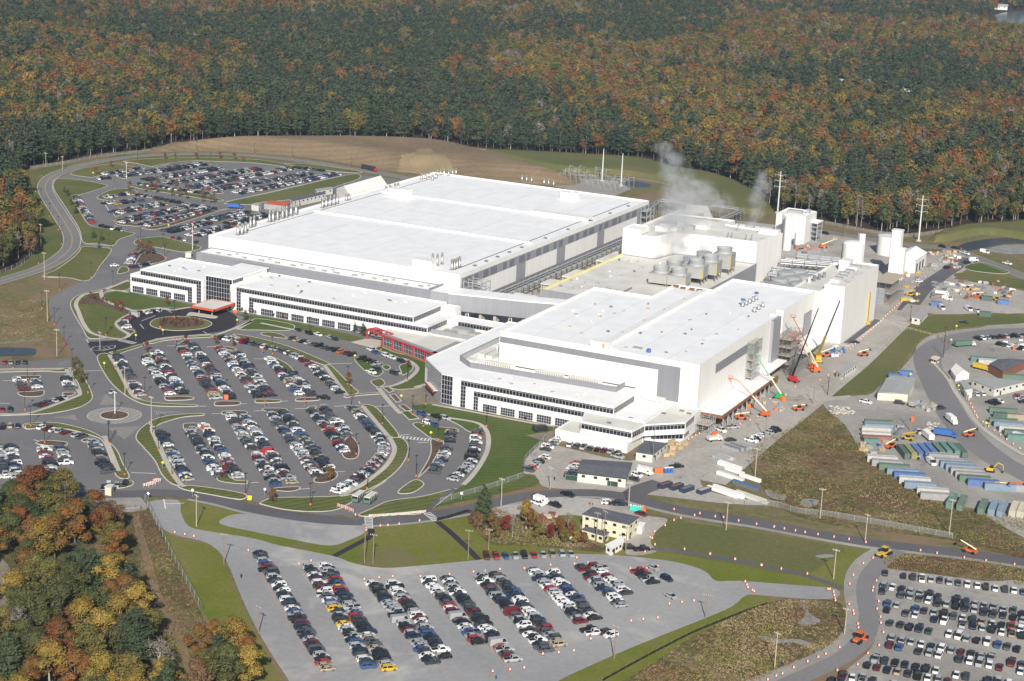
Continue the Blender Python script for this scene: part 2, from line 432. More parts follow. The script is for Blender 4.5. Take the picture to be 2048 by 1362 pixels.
def island(px, mat='lawn', name='lawn', kerb=True, smooth=True, world=False, kmat='kerb', kw=0.42):
    """raised planted area edged by a kerb"""
    poly = px if world else gpoly(px, smooth)
    _lz[0] += 1
    z = 0.12+0.004*(_lz[0] % 30)
    o = flat(name, poly if not kerb else inset(poly, kw*0.9), z, mat)
    if kerb:
        a = sum(poly[i][0]*poly[(i+1) % len(poly)][1]-poly[(i+1) % len(poly)][0]*poly[i][1] for i in range(len(poly)))
        if a < 0: poly = poly[::-1]
        ins = inset(poly, kw); b = MB(); n = len(poly); zt = z+0.035
        for i in range(n):
            j = (i+1) % n
            A, B, C, D = poly[i], poly[j], ins[j], ins[i]
            b.face([(A[0], A[1], 0), (B[0], B[1], 0), (B[0], B[1], zt), (A[0], A[1], zt)])
            b.face([(A[0], A[1], zt), (B[0], B[1], zt), (C[0], C[1], zt), (D[0], D[1], zt)])
            b.face([(D[0], D[1], zt), (C[0], C[1], zt), (C[0], C[1], 0), (D[0], D[1], 0)])
        b.build('kerb', kmat, o)
    return o
def ribbon_pts(px, smooth=True, world=False, sub=5):
    w = list(px) if world else [g(x, y) for x, y in px]
    return catmull(w, False, sub) if smooth else w
def strip(b, w, off0, off1, z, mi=0):
    n = len(w); L = []; Rr = []
    for i in range(n):
        a = w[max(0, i-1)]; c = w[min(n-1, i+1)]
        dx, dy = c[0]-a[0], c[1]-a[1]; l = math.hypot(dx, dy) or 1
        nx, ny = -dy/l, dx/l
        L.append((w[i][0]+nx*off1, w[i][1]+ny*off1)); Rr.append((w[i][0]+nx*off0, w[i][1]+ny*off0))
    for i in range(n-1):
        b.face([(*Rr[i], z), (*Rr[i+1], z), (*L[i+1], z), (*L[i], z)], mi)
def road(px, width, mat, z, name='road', line=None, edges=None, kerb=False, smooth=True, world=False):
    w = ribbon_pts(px, smooth, world)
    b = MB(); strip(b, w, -width/2, width/2, z)
    o = b.build(name, mat); o['kind'] = 'structure'
    if line:
        c = MB(); strip(c, w, -0.42, -0.14, z+0.012); strip(c, w, 0.14, 0.42, z+0.012); c.build('centre_line', line, o)
    if edges:
        c = MB(); strip(c, w, -width/2+0.3, -width/2+0.62, z+0.012); strip(c, w, width/2-0.62, width/2-0.3, z+0.012); c.build('edge_line', edges, o)
    if kerb:
        for s in (-1, 1):
            c = MB(); a0 = s*width/2; a1 = s*(width/2+0.4)
            lo, hi = min(a0, a1), max(a0, a1)
            strip(c, w, lo, hi, z+0.12)
            c.build('kerb', 'kerb', o)
    return o
def path(px, width, z=0.30, mat='concrete', name='path', smooth=True):
    return road(px, width, mat, z, name, smooth=smooth)
def along(w, step, start=0.0, end=None):
    """positions and headings every step metres along a world polyline"""
    out = []; acc = 0.0; nxt = start
    for i in range(len(w)-1):
        a, c = w[i], w[i+1]; L = math.hypot(c[0]-a[0], c[1]-a[1])
        h = math.atan2(c[1]-a[1], c[0]-a[0])
        while nxt <= acc+L+1e-9:
            t = (nxt-acc)/L if L else 0
            out.append((a[0]+(c[0]-a[0])*t, a[1]+(c[1]-a[1])*t, h)); nxt += step
        acc += L
    return out
# ------------------------------------------------------------------ the ground
ZA = (0, 250, 3.892); ZB = (200, 280, 3.103); ZC = (0, 560, 3.892); ZD = (180, 580, 2.960); ZE = (700, 560, 3.405)
ZG = (900, 850, 3.103); ZI = (1400, 850, 2.660); ZJ = (0, 880, 2.825); ZK = (400, 960, 2.926); ZL = (900, 1000, 2.926)
ZM = (1600, 640, 3.243); ZN = (1560, 380, 4.006)
def grd():
    b = MB(); b.face([(-9000, -3000, 0), (9000, -3000, 0), (9000, 12000, 0), (-9000, 12000, 0)])
    b.build('ground', 'field')['kind'] = 'structure'
grd()
# forest floor behind the tree line (the line where the trunks stand, in photo pixels)
EDGE = [(-120, 560), (0, 548), (30, 535), (60, 515), (72, 480), (66, 430), (50, 390), (34, 352), (60, 333), (120, 324), (190, 312), (290, 301), (350, 284), (520, 277), (700, 276), (850, 283),
        (1000, 300), (1100, 307), (1200, 311), (1290, 319), (1350, 336), (1420, 350), (1480, 368), (1520, 392), (1550, 424), (1600, 428), (1650, 442), (1720, 457), (1800, 468), (1850, 463), (1920, 453), (1990, 447), (2170, 440)]
flat('forest_floor', [g(x, y) for x, y in EDGE] + [g(x, y) for x, y in [(2300, -60), (1500, -90), (600, -90), (-300, -60)]], 0.012, 'forest_floor')
flat('field', gpoly([(0, 548), (40, 535), (70, 505), (85, 470), (75, 420), (55, 380), (50, 350), (90, 335), (200, 318), (330, 290), (480, 312), (300, 316), (170, 335), (110, 360), (105, 400), (140, 460), (150, 490), (120, 530), (0, 570)]), 0.016, 'lawn')
# ---- mounds behind the hall: real relief
def mound(name, px, h, mat, z0=0.0, n=46, clip=None):
    poly = gpoly(px, True, 5)
    xs = [p[0] for p in poly]; ys = [p[1] for p in poly]
    def inside(x, y, poly=poly):
        c = False; j = len(poly)-1
        for i in range(len(poly)):
            if (poly[i][1] > y) != (poly[j][1] > y) and x < (poly[j][0]-poly[i][0])*(y-poly[i][1])/(poly[j][1]-poly[i][1])+poly[i][0]: c = not c
            j = i
        return c
    def dist(x, y):
        best = 1e9
        for i in range(len(poly)):
            a, c = poly[i], poly[(i+1) % len(poly)]
            dx, dy = c[0]-a[0], c[1]-a[1]; t = max(0, min(1, ((x-a[0])*dx+(y-a[1])*dy)/((dx*dx+dy*dy) or 1)))
            best = min(best, math.hypot(x-a[0]-t*dx, y-a[1]-t*dy))
        return best
    mx = max(dist(sum(xs)/len(xs), sum(ys)/len(ys)), 1)
    x0, x1, y0, y1 = min(xs), max(xs), min(ys), max(ys)
    idx = {}; vs = []; fs = []
    def vert(i, j):
        if (i, j) in idx: return idx[i, j]
        x = x0+(x1-x0)*i/n; y = y0+(y1-y0)*j/n
        if inside(x, y):
            t = min(1, dist(x, y)/mx); z = z0+h*(t*t*(3-2*t))+0.25*noise.noise((x*0.05, y*0.05, 3))*min(1, t*4)
        else: z = -0.4
        idx[i, j] = len(vs); vs.append((x, y, z)); return idx[i, j]
    for i in range(n):
        for j in range(n):
            q = [vert(i, j), vert(i+1, j), vert(i+1, j+1), vert(i, j+1)]
            if clip:
                if all(inside(vs[k][0], vs[k][1], clip) for k in q): fs.append(tuple(q))
            elif any(vs[k][2] > -0.3 for k in q): fs.append(tuple(q))
    me = bpy.data.meshes.new(name); me.from_pydata(vs, [], fs); me.materials.append(MATS[mat]); me.polygons.foreach_set('use_smooth', [True]*len(fs)); me.update()
    o = obj(name, me); o['kind'] = 'structure'
    return o
HILL = [(250, 308), (330, 292), (440, 284), (560, 282), (700, 282), (830, 286), (930, 296), (1020, 318), (1100, 340), (1170, 362), (1120, 372), (960, 362), (880, 352), (760, 338), (620, 317), (470, 305), (350, 305)]
mound('hill', HILL, 9.0, 'meadow', n=70)
mound('hill', [(960, 306), (1060, 308), (1180, 314), (1290, 322), (1350, 340), (1430, 352), (1500, 380), (1540, 425), (1470, 425), (1410, 400), (1360, 374), (1260, 352), (1150, 345), (1060, 330)], 3.5, 'meadow_green', n=50)
mound('hill', [(1860, 478), (1920, 458), (2000, 452), (2140, 446), (2160, 500), (2040, 478), (1960, 470), (1890, 484)], 4.0, 'meadow_green', n=40)
mound('straw_bank', HILL, 9.0, 'straw', z0=0.5, n=150, clip=[g(x, y, 5) for x, y in [(786, 338), (800, 318), (822, 317), (834, 309), (864, 308), (876, 319), (890, 318), (912, 336), (938, 346), (880, 348), (830, 346)]])
flat('field', gpoly([(1160, 375), (1200, 352), (1280, 360), (1360, 378), (1395, 410), (1330, 430), (1240, 405)]), 0.02, 'field')
# ---- lake and house clearings far off, pond, ditch
flat('lake', gpoly([(1975, 42), (1990, 30), (2040, 22), (2200, 20), (2260, 50), (2100, 62), (2010, 58)]), 0.03, 'lakewater')
flat('pond', gpoly(zc(*ZC, [(-60, 528), (150, 528), (272, 535), (282, 560), (255, 588), (100, 592), (-60, 592)])), 0.03, 'water')
flat('pond', gpoly([(1248, 366), (1262, 362), (1296, 366), (1302, 373), (1280, 375), (1252, 371)]), 0.03, 'water')
flat('pond', gpoly([(1905, 500), (1935, 485), (1995, 476), (2060, 476), (2080, 486), (2010, 488), (1960, 498), (1925, 503)]), 0.03, 'water')
flat('rubble_bank', gpoly([(1975, 500), (2010, 490), (2090, 492), (2090, 506), (2010, 508)]), 0.035, 'rubble')
# ---- wide ground areas (no kerb)
flat('verge', gpoly([(356, 1003), (450, 1015), (560, 1035), (700, 1050), (830, 1042), (930, 1024), (1010, 1004), (1170, 1000), (1330, 1040), (1500, 1062), (1700, 1092), (1742, 1102), (1700, 1140), (1680, 1180), (1600, 1184), (1430, 1180), (1390, 1160), (1260, 1130), (960, 1140), (765, 1150), (640, 1130), (500, 1090), (400, 1072), (362, 1062)]), 0.016, 'lawn_green')
flat('verge', gpoly([(1310, 1090), (1340, 1045), (1480, 1060), (1640, 1085), (1690, 1098), (1660, 1120), (1600, 1150), (1480, 1130), (1380, 1112)]), 0.020, 'meadow_green')
flat('verge', gpoly([(318, 1056), (360, 1078), (425, 1094), (450, 1130), (478, 1195), (508, 1258), (540, 1320), (580, 1400), (540, 1420), (480, 1330), (430, 1260), (400, 1215), (372, 1160), (340, 1100)]), 0.020, 'lawn_green')
flat('verge', gpoly([(1118, 1362), (1060, 1410), (1190, 1412), (1385, 1274), (1515, 1216), (1545, 1200), (1500, 1187), (1464, 1208), (1412, 1231), (1276, 1285), (1173, 1330)]), 0.020, 'lawn_green')
flat('scrubland', gpoly([(1190, 1412), (1300, 1330), (1385, 1274), (1515, 1214), (1539, 1205), (1580, 1199), (1670, 1201), (1690, 1226), (1697, 1256), (1678, 1286), (1608, 1320), (1530, 1357), (1460, 1410)]), 0.024, 'scrub')
flat('scrubland', gpoly([(1520, 880), (1560, 868), (1610, 835), (1660, 812), (1690, 835), (1715, 885), (1740, 915), (1800, 965), (1870, 1005), (1950, 1022), (2080, 1040), (2080, 1122), (1900, 1080), (1700, 1056), (1600, 1035), (1555, 1010), (1530, 985), (1508, 945), (1492, 908)]), 0.024, 'scrub')
flat('scrubland', gpoly([(1770, 1112), (1900, 1108), (2080, 1135), (2080, 1180), (1950, 1165), (1850, 1148), (1768, 1142), (1755, 1130)]), 0.024, 'scrub')
flat('scrubland', gpoly([(205, 1012), (250, 1005), (292, 1010), (330, 1080), (400, 1222), (470, 1330), (530, 1420), (-60, 1420), (-60, 1010)]), 0.020, 'scrub')
flat('track', gpoly(zc(*ZJ, [(-60, 660), (30, 690), (65, 760), (80, 880), (72, 1010), (20, 1120), (-60, 1130)])), 0.034, 'dirt', )
road(zc(*ZJ, [(760, 420), (800, 560), (840, 700), (880, 850), (940, 980), (1010, 1120), (1060, 1260), (1110, 1400)]), 2.6, 'meadow', 0.034, 'track')
flat('scrubland', gpoly(zc(*ZG, [(105, 560), (180, 510), (260, 500), (420, 560), (700, 570), (810, 650), (960, 770), (930, 790), (700, 765), (400, 748), (250, 735), (150, 640)])), 0.030, 'scrub')
flat('worksite_yard', gpoly(zc(*ZG, [(240, 500), (400, 455), (700, 440), (1110, 490), (1210, 560), (1350, 585), (1280, 660), (1245, 730), (1275, 790), (1100, 805), (1060, 700), (820, 650), (815, 565), (560, 565), (280, 565)])), 0.036, 'worksite')
flat('worksite_yard', gpoly([(1075, 885), (1110, 890), (1260, 922), (1335, 890), (1395, 868), (1430, 850), (1480, 810), (1555, 765), (1555, 735), (1640, 700), (1680, 695), (1765, 632), (1775, 600), (1790, 540), (1850, 512), (1905, 498), (1950, 520), (1905, 560), (1875, 590), (1845, 620), (1795, 665), (1732, 720), (1692, 765), (1700, 795), (1640, 805), (1600, 830), (1560, 865), (1520, 880), (1480, 900), (1430, 935), (1400, 960), (1425, 985), (1500, 1000), (1540, 1003), (1520, 1010), (1440, 1006), (1320, 992), (1240, 985), (1130, 978), (1085, 972), (1070, 950), (1046, 945), (1048, 915)], sub=3), 0.040, 'worksite')
flat('worksite_yard', [(-30, 70), (150, 70), (165, 170), (165, 300), (150, 345), (120, 420), (60, 440), (-20, 430), (-60, 360), (-17, 345)], 0.028, 'worksite')
flat('equipment_yard', gpoly([(1650, 795), (1735, 790), (1762, 770), (1800, 740), (1830, 705), (1835, 690), (1870, 668), (1960, 655), (2090, 648), (2090, 1040), (1950, 1018), (1870, 998), (1800, 958), (1735, 912), (1715, 890), (1690, 850), (1655, 820)], sub=3), 0.036, 'gravel_track')
flat('bank', gpoly([(1652, 792), (1700, 758), (1745, 718), (1800, 668), (1850, 648), (1872, 662), (1838, 680), (1822, 702), (1800, 735), (1764, 765), (1738, 784)]), 0.044, 'meadow_green')
flat('bank', gpoly(zc(*ZN, [(940, 1080), (1060, 1050), (1180, 1010), (1500, 1005), (2000, 990), (2000, 1060), (1500, 1095), (1180, 1150), (1060, 1120)])), 0.048, 'lawn')
flat('laydown_yard', gpoly(zc(*ZN, [(1190, 735), (1400, 715), (1700, 765), (2000, 830), (2000, 985), (1700, 985), (1400, 995), (1190, 985), (1140, 900)])), 0.044, 'worksite')
flat('bank', gpoly(zc(*ZN, [(1400, 670), (1600, 660), (1850, 700), (2000, 740), (2000, 800), (1850, 775), (1600, 745), (1440, 715)])), 0.052, 'lawn')
island(zc(*ZN, [(1470, 620), (1540, 590), (1640, 585), (1760, 625), (1840, 660), (1760, 672), (1560, 650)]), 'lawn_lush')
# ---- gravel overflow car park
flat('gravel_car_park', gpoly([(296, 1004), (356, 1000), (362, 1025), (378, 1053), (425, 1064), (502, 1076), (564, 1092), (666, 1112), (708, 1127), (766, 1136), (844, 1131), (947, 1121), (1037, 1111), (1160, 1108), (1262, 1113), (1344, 1123), (1392, 1135), (1416, 1147), (1433, 1162), (1481, 1162), (1600, 1171), (1672, 1178), (1672, 1196), (1610, 1198), (1513, 1190), (1490, 1192), (1464, 1213), (1412, 1236), (1276, 1290), (1173, 1335), (1110, 1366), (1060, 1410), (600, 1412), (578, 1362), (550, 1319), (513, 1257), (482, 1192), (455, 1127), (431, 1097), (400, 1081), (354, 1071), (319, 1053), (301, 1022)], sub=3), 0.050, 'gravel')
flat('gravel_car_park', gpoly(zc(*ZI, [(930, 790), (990, 765), (1200, 790), (1500, 830), (1800, 880), (1800, 1500), (600, 1480), (760, 1320), (900, 1200), (935, 1100), (915, 980), (905, 880)])), 0.050, 'gravel_track')
flat('gravel_patch', gpoly(zc(*ZK, [(115, 255), (180, 205), (320, 200), (520, 225), (800, 262), (960, 275), (975, 300), (890, 345), (760, 384), (560, 352), (300, 300)])), 0.030, 'gravel')
flat('gravel_car_park', gpoly(zc(*ZJ, [(540, 330), (760, 318), (815, 350), (820, 395), (660, 410), (560, 395)])), 0.040, 'gravel_track')
# ---- campus paving and roads
flat('campus_paving', gpoly([(140, 347), (190, 338), (240, 334), (290, 333), (325, 327), (390, 321), (470, 320), (560, 324), (640, 335), (700, 348), (790, 358), (830, 366), (700, 430), (560, 480), (480, 530), (860, 645), (965, 662), (1000, 760), (905, 812), (1000, 836), (1110, 862), (1085, 880), (1052, 918), (1046, 946), (900, 1000), (745, 1032), (640, 1030), (520, 1006), (440, 991), (330, 979), (260, 985), (-90, 990), (-90, 738), (0, 741), (105, 738), (143, 716), (143, 700), (103, 640), (97, 612), (100, 597), (123, 581), (164, 563), (196, 545), (223, 500), (163, 486), (152, 455), (122, 404), (104, 378), (112, 356)], False), 0.055, 'asphalt')
flat('campus_paving', gpoly([(-90, 721), (60, 722), (138, 716), (148, 726), (140, 737), (-90, 739)], False), 0.051, 'asphalt')
P_ROAD = [(-40, 574), (0, 563), (87, 535), (131, 507), (144, 486), (140, 463), (123, 435), (103, 404), (92, 384), (91, 369), (104, 353), (133, 340), (180, 327), (231, 318), (295, 311), (385, 308), (460, 309), (522, 313), (619, 324), (716, 340), (812, 356), (880, 372)]
road(P_ROAD, 9.4, 'asphalt_road', 0.067, 'road', line='paint_yellow', kerb=True)
road([(1640, 463), (1735, 478), (1830, 492), (1900, 498), (1960, 519), (2080, 566)], 9.0, 'asphalt_road', 0.060, 'road', kerb=True)
road([(1930, 515), (1915, 530), (1880, 553), (1850, 575), (1828, 600), (1812, 622)], 10.0, 'asphalt_dark', 0.063, 'road')
road([(1400, 405), (1392, 392), (1360, 375), (1300, 361), (1230, 353), (1130, 350)], 5.0, 'dirt', 0.045, 'track')
road(zc(*ZC, [(-40, 492), (120, 482), (330, 465)]), 3.5, 'dirt', 0.03, 'track')
S_ROAD = [(120, 1000), (198, 990), (269, 988), (319, 986), (389, 991), (445, 1002), (503, 1017), (605, 1035), (708, 1043), (810, 1038), (913, 1023), (981, 1008), (1040, 995), (1100, 988), (1190, 986), (1264, 996), (1351, 1018), (1440, 1034), (1513, 1045), (1626, 1066), (1738, 1085), (1851, 1098), (1960, 1111), (2120, 1136)]
road(S_ROAD, 7.6, 'asphalt_dark', 0.071, 'road')
w = ribbon_pts(S_ROAD[15:]); b = MB(); strip(b, w, -6.4, -3.9, 0.066); b.build('road_shoulder', 'gravel_track')['kind'] = 'structure'
w = ribbon_pts(S_ROAD[4:16]); b = MB(); strip(b, w, -5.6, -3.85, 0.062); b.build('road_shoulder', 'gravel')['kind'] = 'structure'
road([(1262, 996), (1272, 985), (1290, 976), (1322, 966)], 9.0, 'asphalt_dark', 0.077, 'road')
road([(1500, 1380), (1560, 1358), (1610, 1338), (1660, 1317), (1698, 1293), (1722, 1262), (1726, 1225), (1720, 1190), (1722, 1155), (1740, 1126), (1775, 1103), (1800, 1092)], 10.5, 'gravel_track', 0.060, 'road')
road([(1530, 1392), (1580, 1365), (1640, 1338), (1690, 1312), (1728, 1275), (1738, 1235), (1732, 1190), (1736, 1158), (1760, 1125), (1795, 1100)], 6.5, 'asphalt_road', 0.083, 'road')
road([(1300, 1098), (1350, 1102), (1412, 1112), (1466, 1120), (1530, 1132), (1600, 1148), (1655, 1165), (1690, 1178)], 2.6, 'asphalt_dark', 0.045, 'path')
road(zc(*ZK, [(780, 448), (880, 395), (965, 350), (1002, 320), (1000, 285)]), 2.4, 'asphalt_new', 0.047, 'path')
road(zc(*ZK, [(1640, 475), (1560, 395), (1470, 310), (1390, 245)]), 2.4, 'asphalt_new', 0.047, 'path')
road(zc(*ZK, [(1320, 192), (1400, 120), (1490, 55)]), 2.0, 'asphalt_dark', 0.30, 'path')
road(zc(*ZM, [(1560, 70), (1453, 75), (1300, 80), (1150, 98), (960, 135), (845, 205), (830, 290), (880, 410), (965, 580), (1100, 760), (1280, 905), (1453, 995), (1600, 1070)]), 13.5, 'asphalt_road', 0.060, 'road')
b = MB(); w = ribbon_pts(zc(*ZM, [(880, 290), (960, 380), (1010, 470), (1060, 540), (1150, 670), (1290, 780), (1453, 880)])); strip(b, w, -1.2, 1.2, 0.20); b.build('footway', 'concrete')['kind'] = 'structure'
road([(1425, 965), (1475, 922), (1540, 868), (1600, 822), (1660, 772), (1720, 722), (1790, 655), (1835, 610)], 11.0, 'worksite', 0.066, 'road')
# circular drive in fresh asphalt
flat('circular_drive', gpoly(zc(*ZC, [(690, 485), (800, 478), (940, 465), (1010, 432), (1062, 402), (1000, 340), (1020, 300), (1100, 262), (1260, 232), (1380, 222), (1520, 222), (1760, 240), (1850, 295), (1835, 355), (1740, 398), (1500, 428), (1300, 442), (1190, 470), (1120, 492), (1040, 510), (900, 560), (770, 610), (750, 585), (700, 525)])), 0.085, 'asphalt_new')
# ---- lawns and planted islands
A_ = lambda p, **k: island(zc(*ZA, p), **k)
A_([(415, 430), (490, 417), (640, 430), (830, 468), (800, 490), (640, 540), (560, 562), (620, 665), (690, 772), (780, 800), (990, 832), (1052, 847), (930, 892), (885, 938), (760, 925), (645, 912), (610, 800), (480, 600), (418, 500)])
A_([(640, 948), (760, 952), (865, 965), (850, 1010), (780, 1100), (722, 1190), (650, 1215), (520, 1192), (330, 1180), (430, 1130), (560, 1040), (615, 985)])
A_([(545, 382), (640, 338), (870, 302), (960, 312), (1045, 332), (940, 362), (820, 388), (745, 402), (700, 408)])
A_([(960, 280), (1200, 262), (1600, 254), (2024, 272), (2300, 318), (2300, 340), (2024, 300), (1700, 285), (1500, 280), (1350, 295), (1240, 325), (1180, 325), (1060, 300)])
A_([(755, 562), (850, 512), (980, 495), (1065, 520), (1050, 542), (900, 555), (800, 582)])
A_([(1045, 908), (1090, 886), (1260, 870), (1350, 892), (1570, 952), (1440, 990), (1330, 975), (1200, 950), (1060, 932)])
A_([(1046, 1090), (1100, 1004), (1200, 990), (1292, 1028), (1270, 1060), (1180, 1084), (1060, 1102)], mat='mulch')
A_([(910, 1150), (940, 1105), (992, 1108), (1002, 1140), (930, 1160)])
A_([(985, 465), (1080, 470), (1200, 490), (1400, 520), (1600, 550), (1740, 585), (1690, 592), (1500, 562), (1300, 530), (1100, 498)], mat='lawn')
island(zc(*ZB, [(780, 388), (1100, 318), (1500, 225), (1600, 212), (1610, 240), (1480, 285), (1340, 340), (1180, 372), (1000, 388), (930, 402), (850, 398)]))
island(zc(*ZB, [(1145, 148), (1300, 150), (1600, 190), (1590, 206), (1400, 190), (1250, 170)]))
C_ = lambda p, **k: island(zc(*ZC, p), **k)
C_([(545, 190), (575, 140), (640, 108), (780, 75), (1000, 12), (1000, 78), (830, 92), (800, 150), (880, 195), (1050, 236), (1220, 218), (1330, 232), (1180, 232), (1060, 258), (960, 300), (905, 345), (945, 395), (1010, 430), (930, 462), (820, 452), (690, 455), (640, 380), (570, 260)], mat='lawn')
C_([(806, 120), (900, 90), (1000, 95), (1200, 140), (1500, 195), (1530, 206), (1400, 216), (1250, 210), (1060, 236), (900, 196), (830, 160)], mat='lawn_lush', kerb=False)
C_([(610, 180), (690, 130), (770, 110), (800, 165), (900, 215), (1000, 240), (980, 262), (800, 200), (700, 190)], mat='mulch', kerb=False)
C_([(1165, 340), (1200, 308), (1290, 288), (1410, 284), (1530, 296), (1620, 318), (1652, 345), (1600, 375), (1480, 392), (1350, 396), (1240, 382), (1180, 362)], mat='lawn')
C_([(1235, 340), (1270, 305), (1400, 296), (1560, 318), (1590, 345), (1480, 372), (1300, 372)], mat='mulch', kerb=False)
C_([(1455, 280), (1475, 256), (1530, 258), (1680, 282), (1688, 296), (1640, 298), (1500, 278)], mat='concrete', name='traffic_island')
C_([(845, 566), (940, 545), (1110, 498), (1140, 505), (1000, 552), (930, 575)], mat='lawn')
C_([(1160, 488), (1240, 468), (1420, 452), (1640, 430), (1660, 445), (1450, 458), (1280, 475), (1190, 496)], mat='lawn')
C_([(940, 375), (1000, 385), (1052, 400), (1010, 425), (960, 400)], mat='mulch')
D_ = lambda p, **k: island(zc(*ZD, p), **k)
D_([(40, 402), (75, 376), (120, 388), (170, 470), (215, 560), (260, 630), (370, 666), (560, 678), (632, 682), (610, 692), (360, 686), (240, 645), (140, 570), (80, 490)])
D_([(270, 880), (290, 830), (350, 785), (370, 800), (362, 825), (400, 900), (470, 1050), (530, 1140), (560, 1165), (480, 1148), (420, 1090), (380, 1010), (310, 930)])
D_([(350, 782), (430, 752), (520, 738), (660, 732), (672, 744), (560, 754), (450, 782), (375, 812)])
D_([(520, 1158), (640, 1163), (800, 1185), (900, 1205), (932, 1224), (880, 1242), (700, 1212), (560, 1185)])
D_([(850, 262), (1000, 286), (1180, 336), (1330, 396), (1420, 438), (1385, 446), (1300, 418), (1150, 366), (1000, 322), (900, 292)])
D_([(1392, 456), (1424, 446), (1490, 508), (1560, 578), (1592, 608), (1520, 622), (1460, 540)])
D_([(1606, 690), (1684, 690), (1760, 770), (1832, 864), (1775, 870), (1700, 800)])
D_([(1772, 882), (1850, 880), (1887, 930), (1872, 1000), (1812, 1080), (1700, 1160), (1580, 1206), (1480, 1222), (1610, 1165), (1740, 1060), (1800, 980), (1800, 930)])
D_([(1012, 256), (1060, 250), (1130, 262), (1168, 286), (1100, 282), (1024, 268)], mat='lawn_lush')
D_([(868, 232), (950, 186), (1000, 170), (1200, 205), (1180, 240), (1000, 238)], mat='lawn_lush')
D_([(868, 142), (1000, 155), (1200, 190), (1400, 230), (1600, 280), (1636, 296), (1530, 302), (1300, 248), (1200, 226), (1000, 182), (940, 168)], mat='lawn_lush', kerb=False)
D_([(1565, 416), (1600, 405), (1700, 462), (1738, 484), (1702, 512), (1640, 490)], mat='lawn_lush')
D_([(1728, 452), (1760, 445), (1782, 462), (1750, 474)], mat='lawn_lush')
D_([(1690, 352), (1720, 335), (1800, 368), (1900, 392), (1992, 418), (1986, 560), (1850, 590), (1782, 582), (1790, 568), (1880, 530), (1932, 480), (1925, 450), (1880, 420), (1835, 405), (1760, 376)], mat='lawn_lush')
D_([(1830, 450), (1880, 432), (1915, 452), (1900, 482), (1850, 505), (1838, 480)], mat='lawn_lush')
D_([(1660, 542), (1720, 526), (1748, 556), (1702, 576)], mat='lawn_lush')
island(zc(*ZK, [(350, 135), (430, 105), (640, 100), (850, 88), (1000, 32), (1092, 5), (975, 78), (892, 130), (790, 178), (640, 187), (480, 172), (370, 146)]))
island(zc(*ZK, [(925, 206), (1010, 165), (1110, 122), (1300, 96), (1485, 52), (1480, 75), (1320, 190), (1160, 205), (1010, 215)]))
island(zc(*ZK, [(1155, 76), (1200, 30), (1262, -2), (1312, 20), (1292, 50), (1230, 80)]))
island([(826, 813), (864, 809), (930, 821), (994, 833), (1104, 857), (1082, 880), (1050, 918), (1047, 946), (1073, 956), (1072, 971), (996, 988), (919, 1004), (851, 1017), (900, 989), (942, 957), (966, 921), (977, 885), (965, 851), (944, 842), (894, 833), (841, 824)], 'lawn_lush', kerb=False)
E_ = lambda p, **k: island(zc(*ZE, p), **k)
E_([(425, 985), (460, 972), (520, 985), (640, 1005), (725, 1012), (738, 1034), (660, 1022), (640, 1100), (560, 1085), (480, 1030)], mat='lawn_lush')
E_([(668, 952), (720, 950), (830, 970), (892, 990), (862, 1030), (812, 1036), (740, 990)], mat='lawn_lush')
E_([(552, 1085), (640, 1105), (602, 1180), (540, 1280), (462, 1345), (528, 1230), (550, 1160)], mat='mulch')
E_([(213, 732), (255, 722), (302, 756), (266, 770)], mat='mulch', smooth=False)
E_([(268, 786), (306, 776), (352, 824), (316, 836)], mat='mulch', smooth=False)
E_([(328, 856), (370, 850), (426, 889), (380, 896)], mat='mulch', smooth=False)
E_([(342, 898), (402, 893), (472, 945), (402, 955)], mat='lawn_lush', smooth=False)
C_([(555, 722), (620, 705), (680, 800), (722, 900), (700, 950), (600, 1000), (400, 1040), (200, 1052), (0, 1058), (-150, 1060), (-150, 1050), (0, 1046), (240, 1037), (590, 902), (632, 890), (600, 800)])
C_([(-150, 706), (150, 704), (410, 701), (520, 690), (545, 695), (545, 715), (420, 718), (380, 712), (150, 716), (-150, 722)])
C_([(190, 1122), (400, 1110), (580, 1140), (730, 1190), (860, 1272), (920, 1340), (958, 1430), (1010, 1540), (905, 1530), (850, 1380), (800, 1262), (740, 1222), (560, 1172), (400, 1152), (300, 1156), (200, 1162)])
C_([(860, 1600), (1010, 1568), (1040, 1575), (1030, 1600), (960, 1620), (880, 1625)])
# islands at the row ends
for p in ([(440, 645), (460, 632), (600, 634), (604, 650), (470, 656)], [(735, 672), (760, 660), (880, 662), (880, 682), (750, 688)], [(975, 655), (1000, 648), (1120, 652), (1122, 666), (990, 670)], [(1215, 650), (1240, 640), (1350, 640), (1352, 655), (1230, 660)],
          [(1505, 630), (1600, 615), (1730, 608), (1730, 616), (1600, 626), (1520, 638)], [(550, 805), (560, 792), (650, 792), (640, 815), (560, 825)], [(778, 735), (800, 718), (915, 718), (930, 738), (850, 748)], [(1020, 712), (1040, 700), (1150, 702), (1168, 718), (1080, 726)],
          [(1505, 690), (1525, 682), (1612, 690), (1600, 700), (1520, 700)], [(748, 1120), (780, 1080), (860, 1125), (930, 1130), (920, 1150), (800, 1140)], [(1080, 1185), (1100, 1172), (1230, 1165), (1242, 1180), (1180, 1194)], [(1322, 1128), (1350, 1100), (1440, 1070), (1468, 1100), (1420, 1134), (1350, 1142)],
          [(1490, 970), (1500, 900), (1540, 865), (1580, 900), (1595, 950), (1580, 995), (1520, 1000)], [(1040, 405), (1090, 400), (1170, 440), (1205, 480), (1160, 480), (1080, 430)], [(305, 395), (330, 380), (370, 375), (360, 395), (320, 410)], [(510, 330), (560, 300), (600, 310), (570, 330)],
          [(735, 345), (760, 330), (860, 345), (850, 358), (770, 350)], [(1285, 705), (1300, 690), (1340, 690), (1330, 708)]):
    island(zc(*ZD, p), 'mulch' if rnd.random() < .6 else 'lawn')
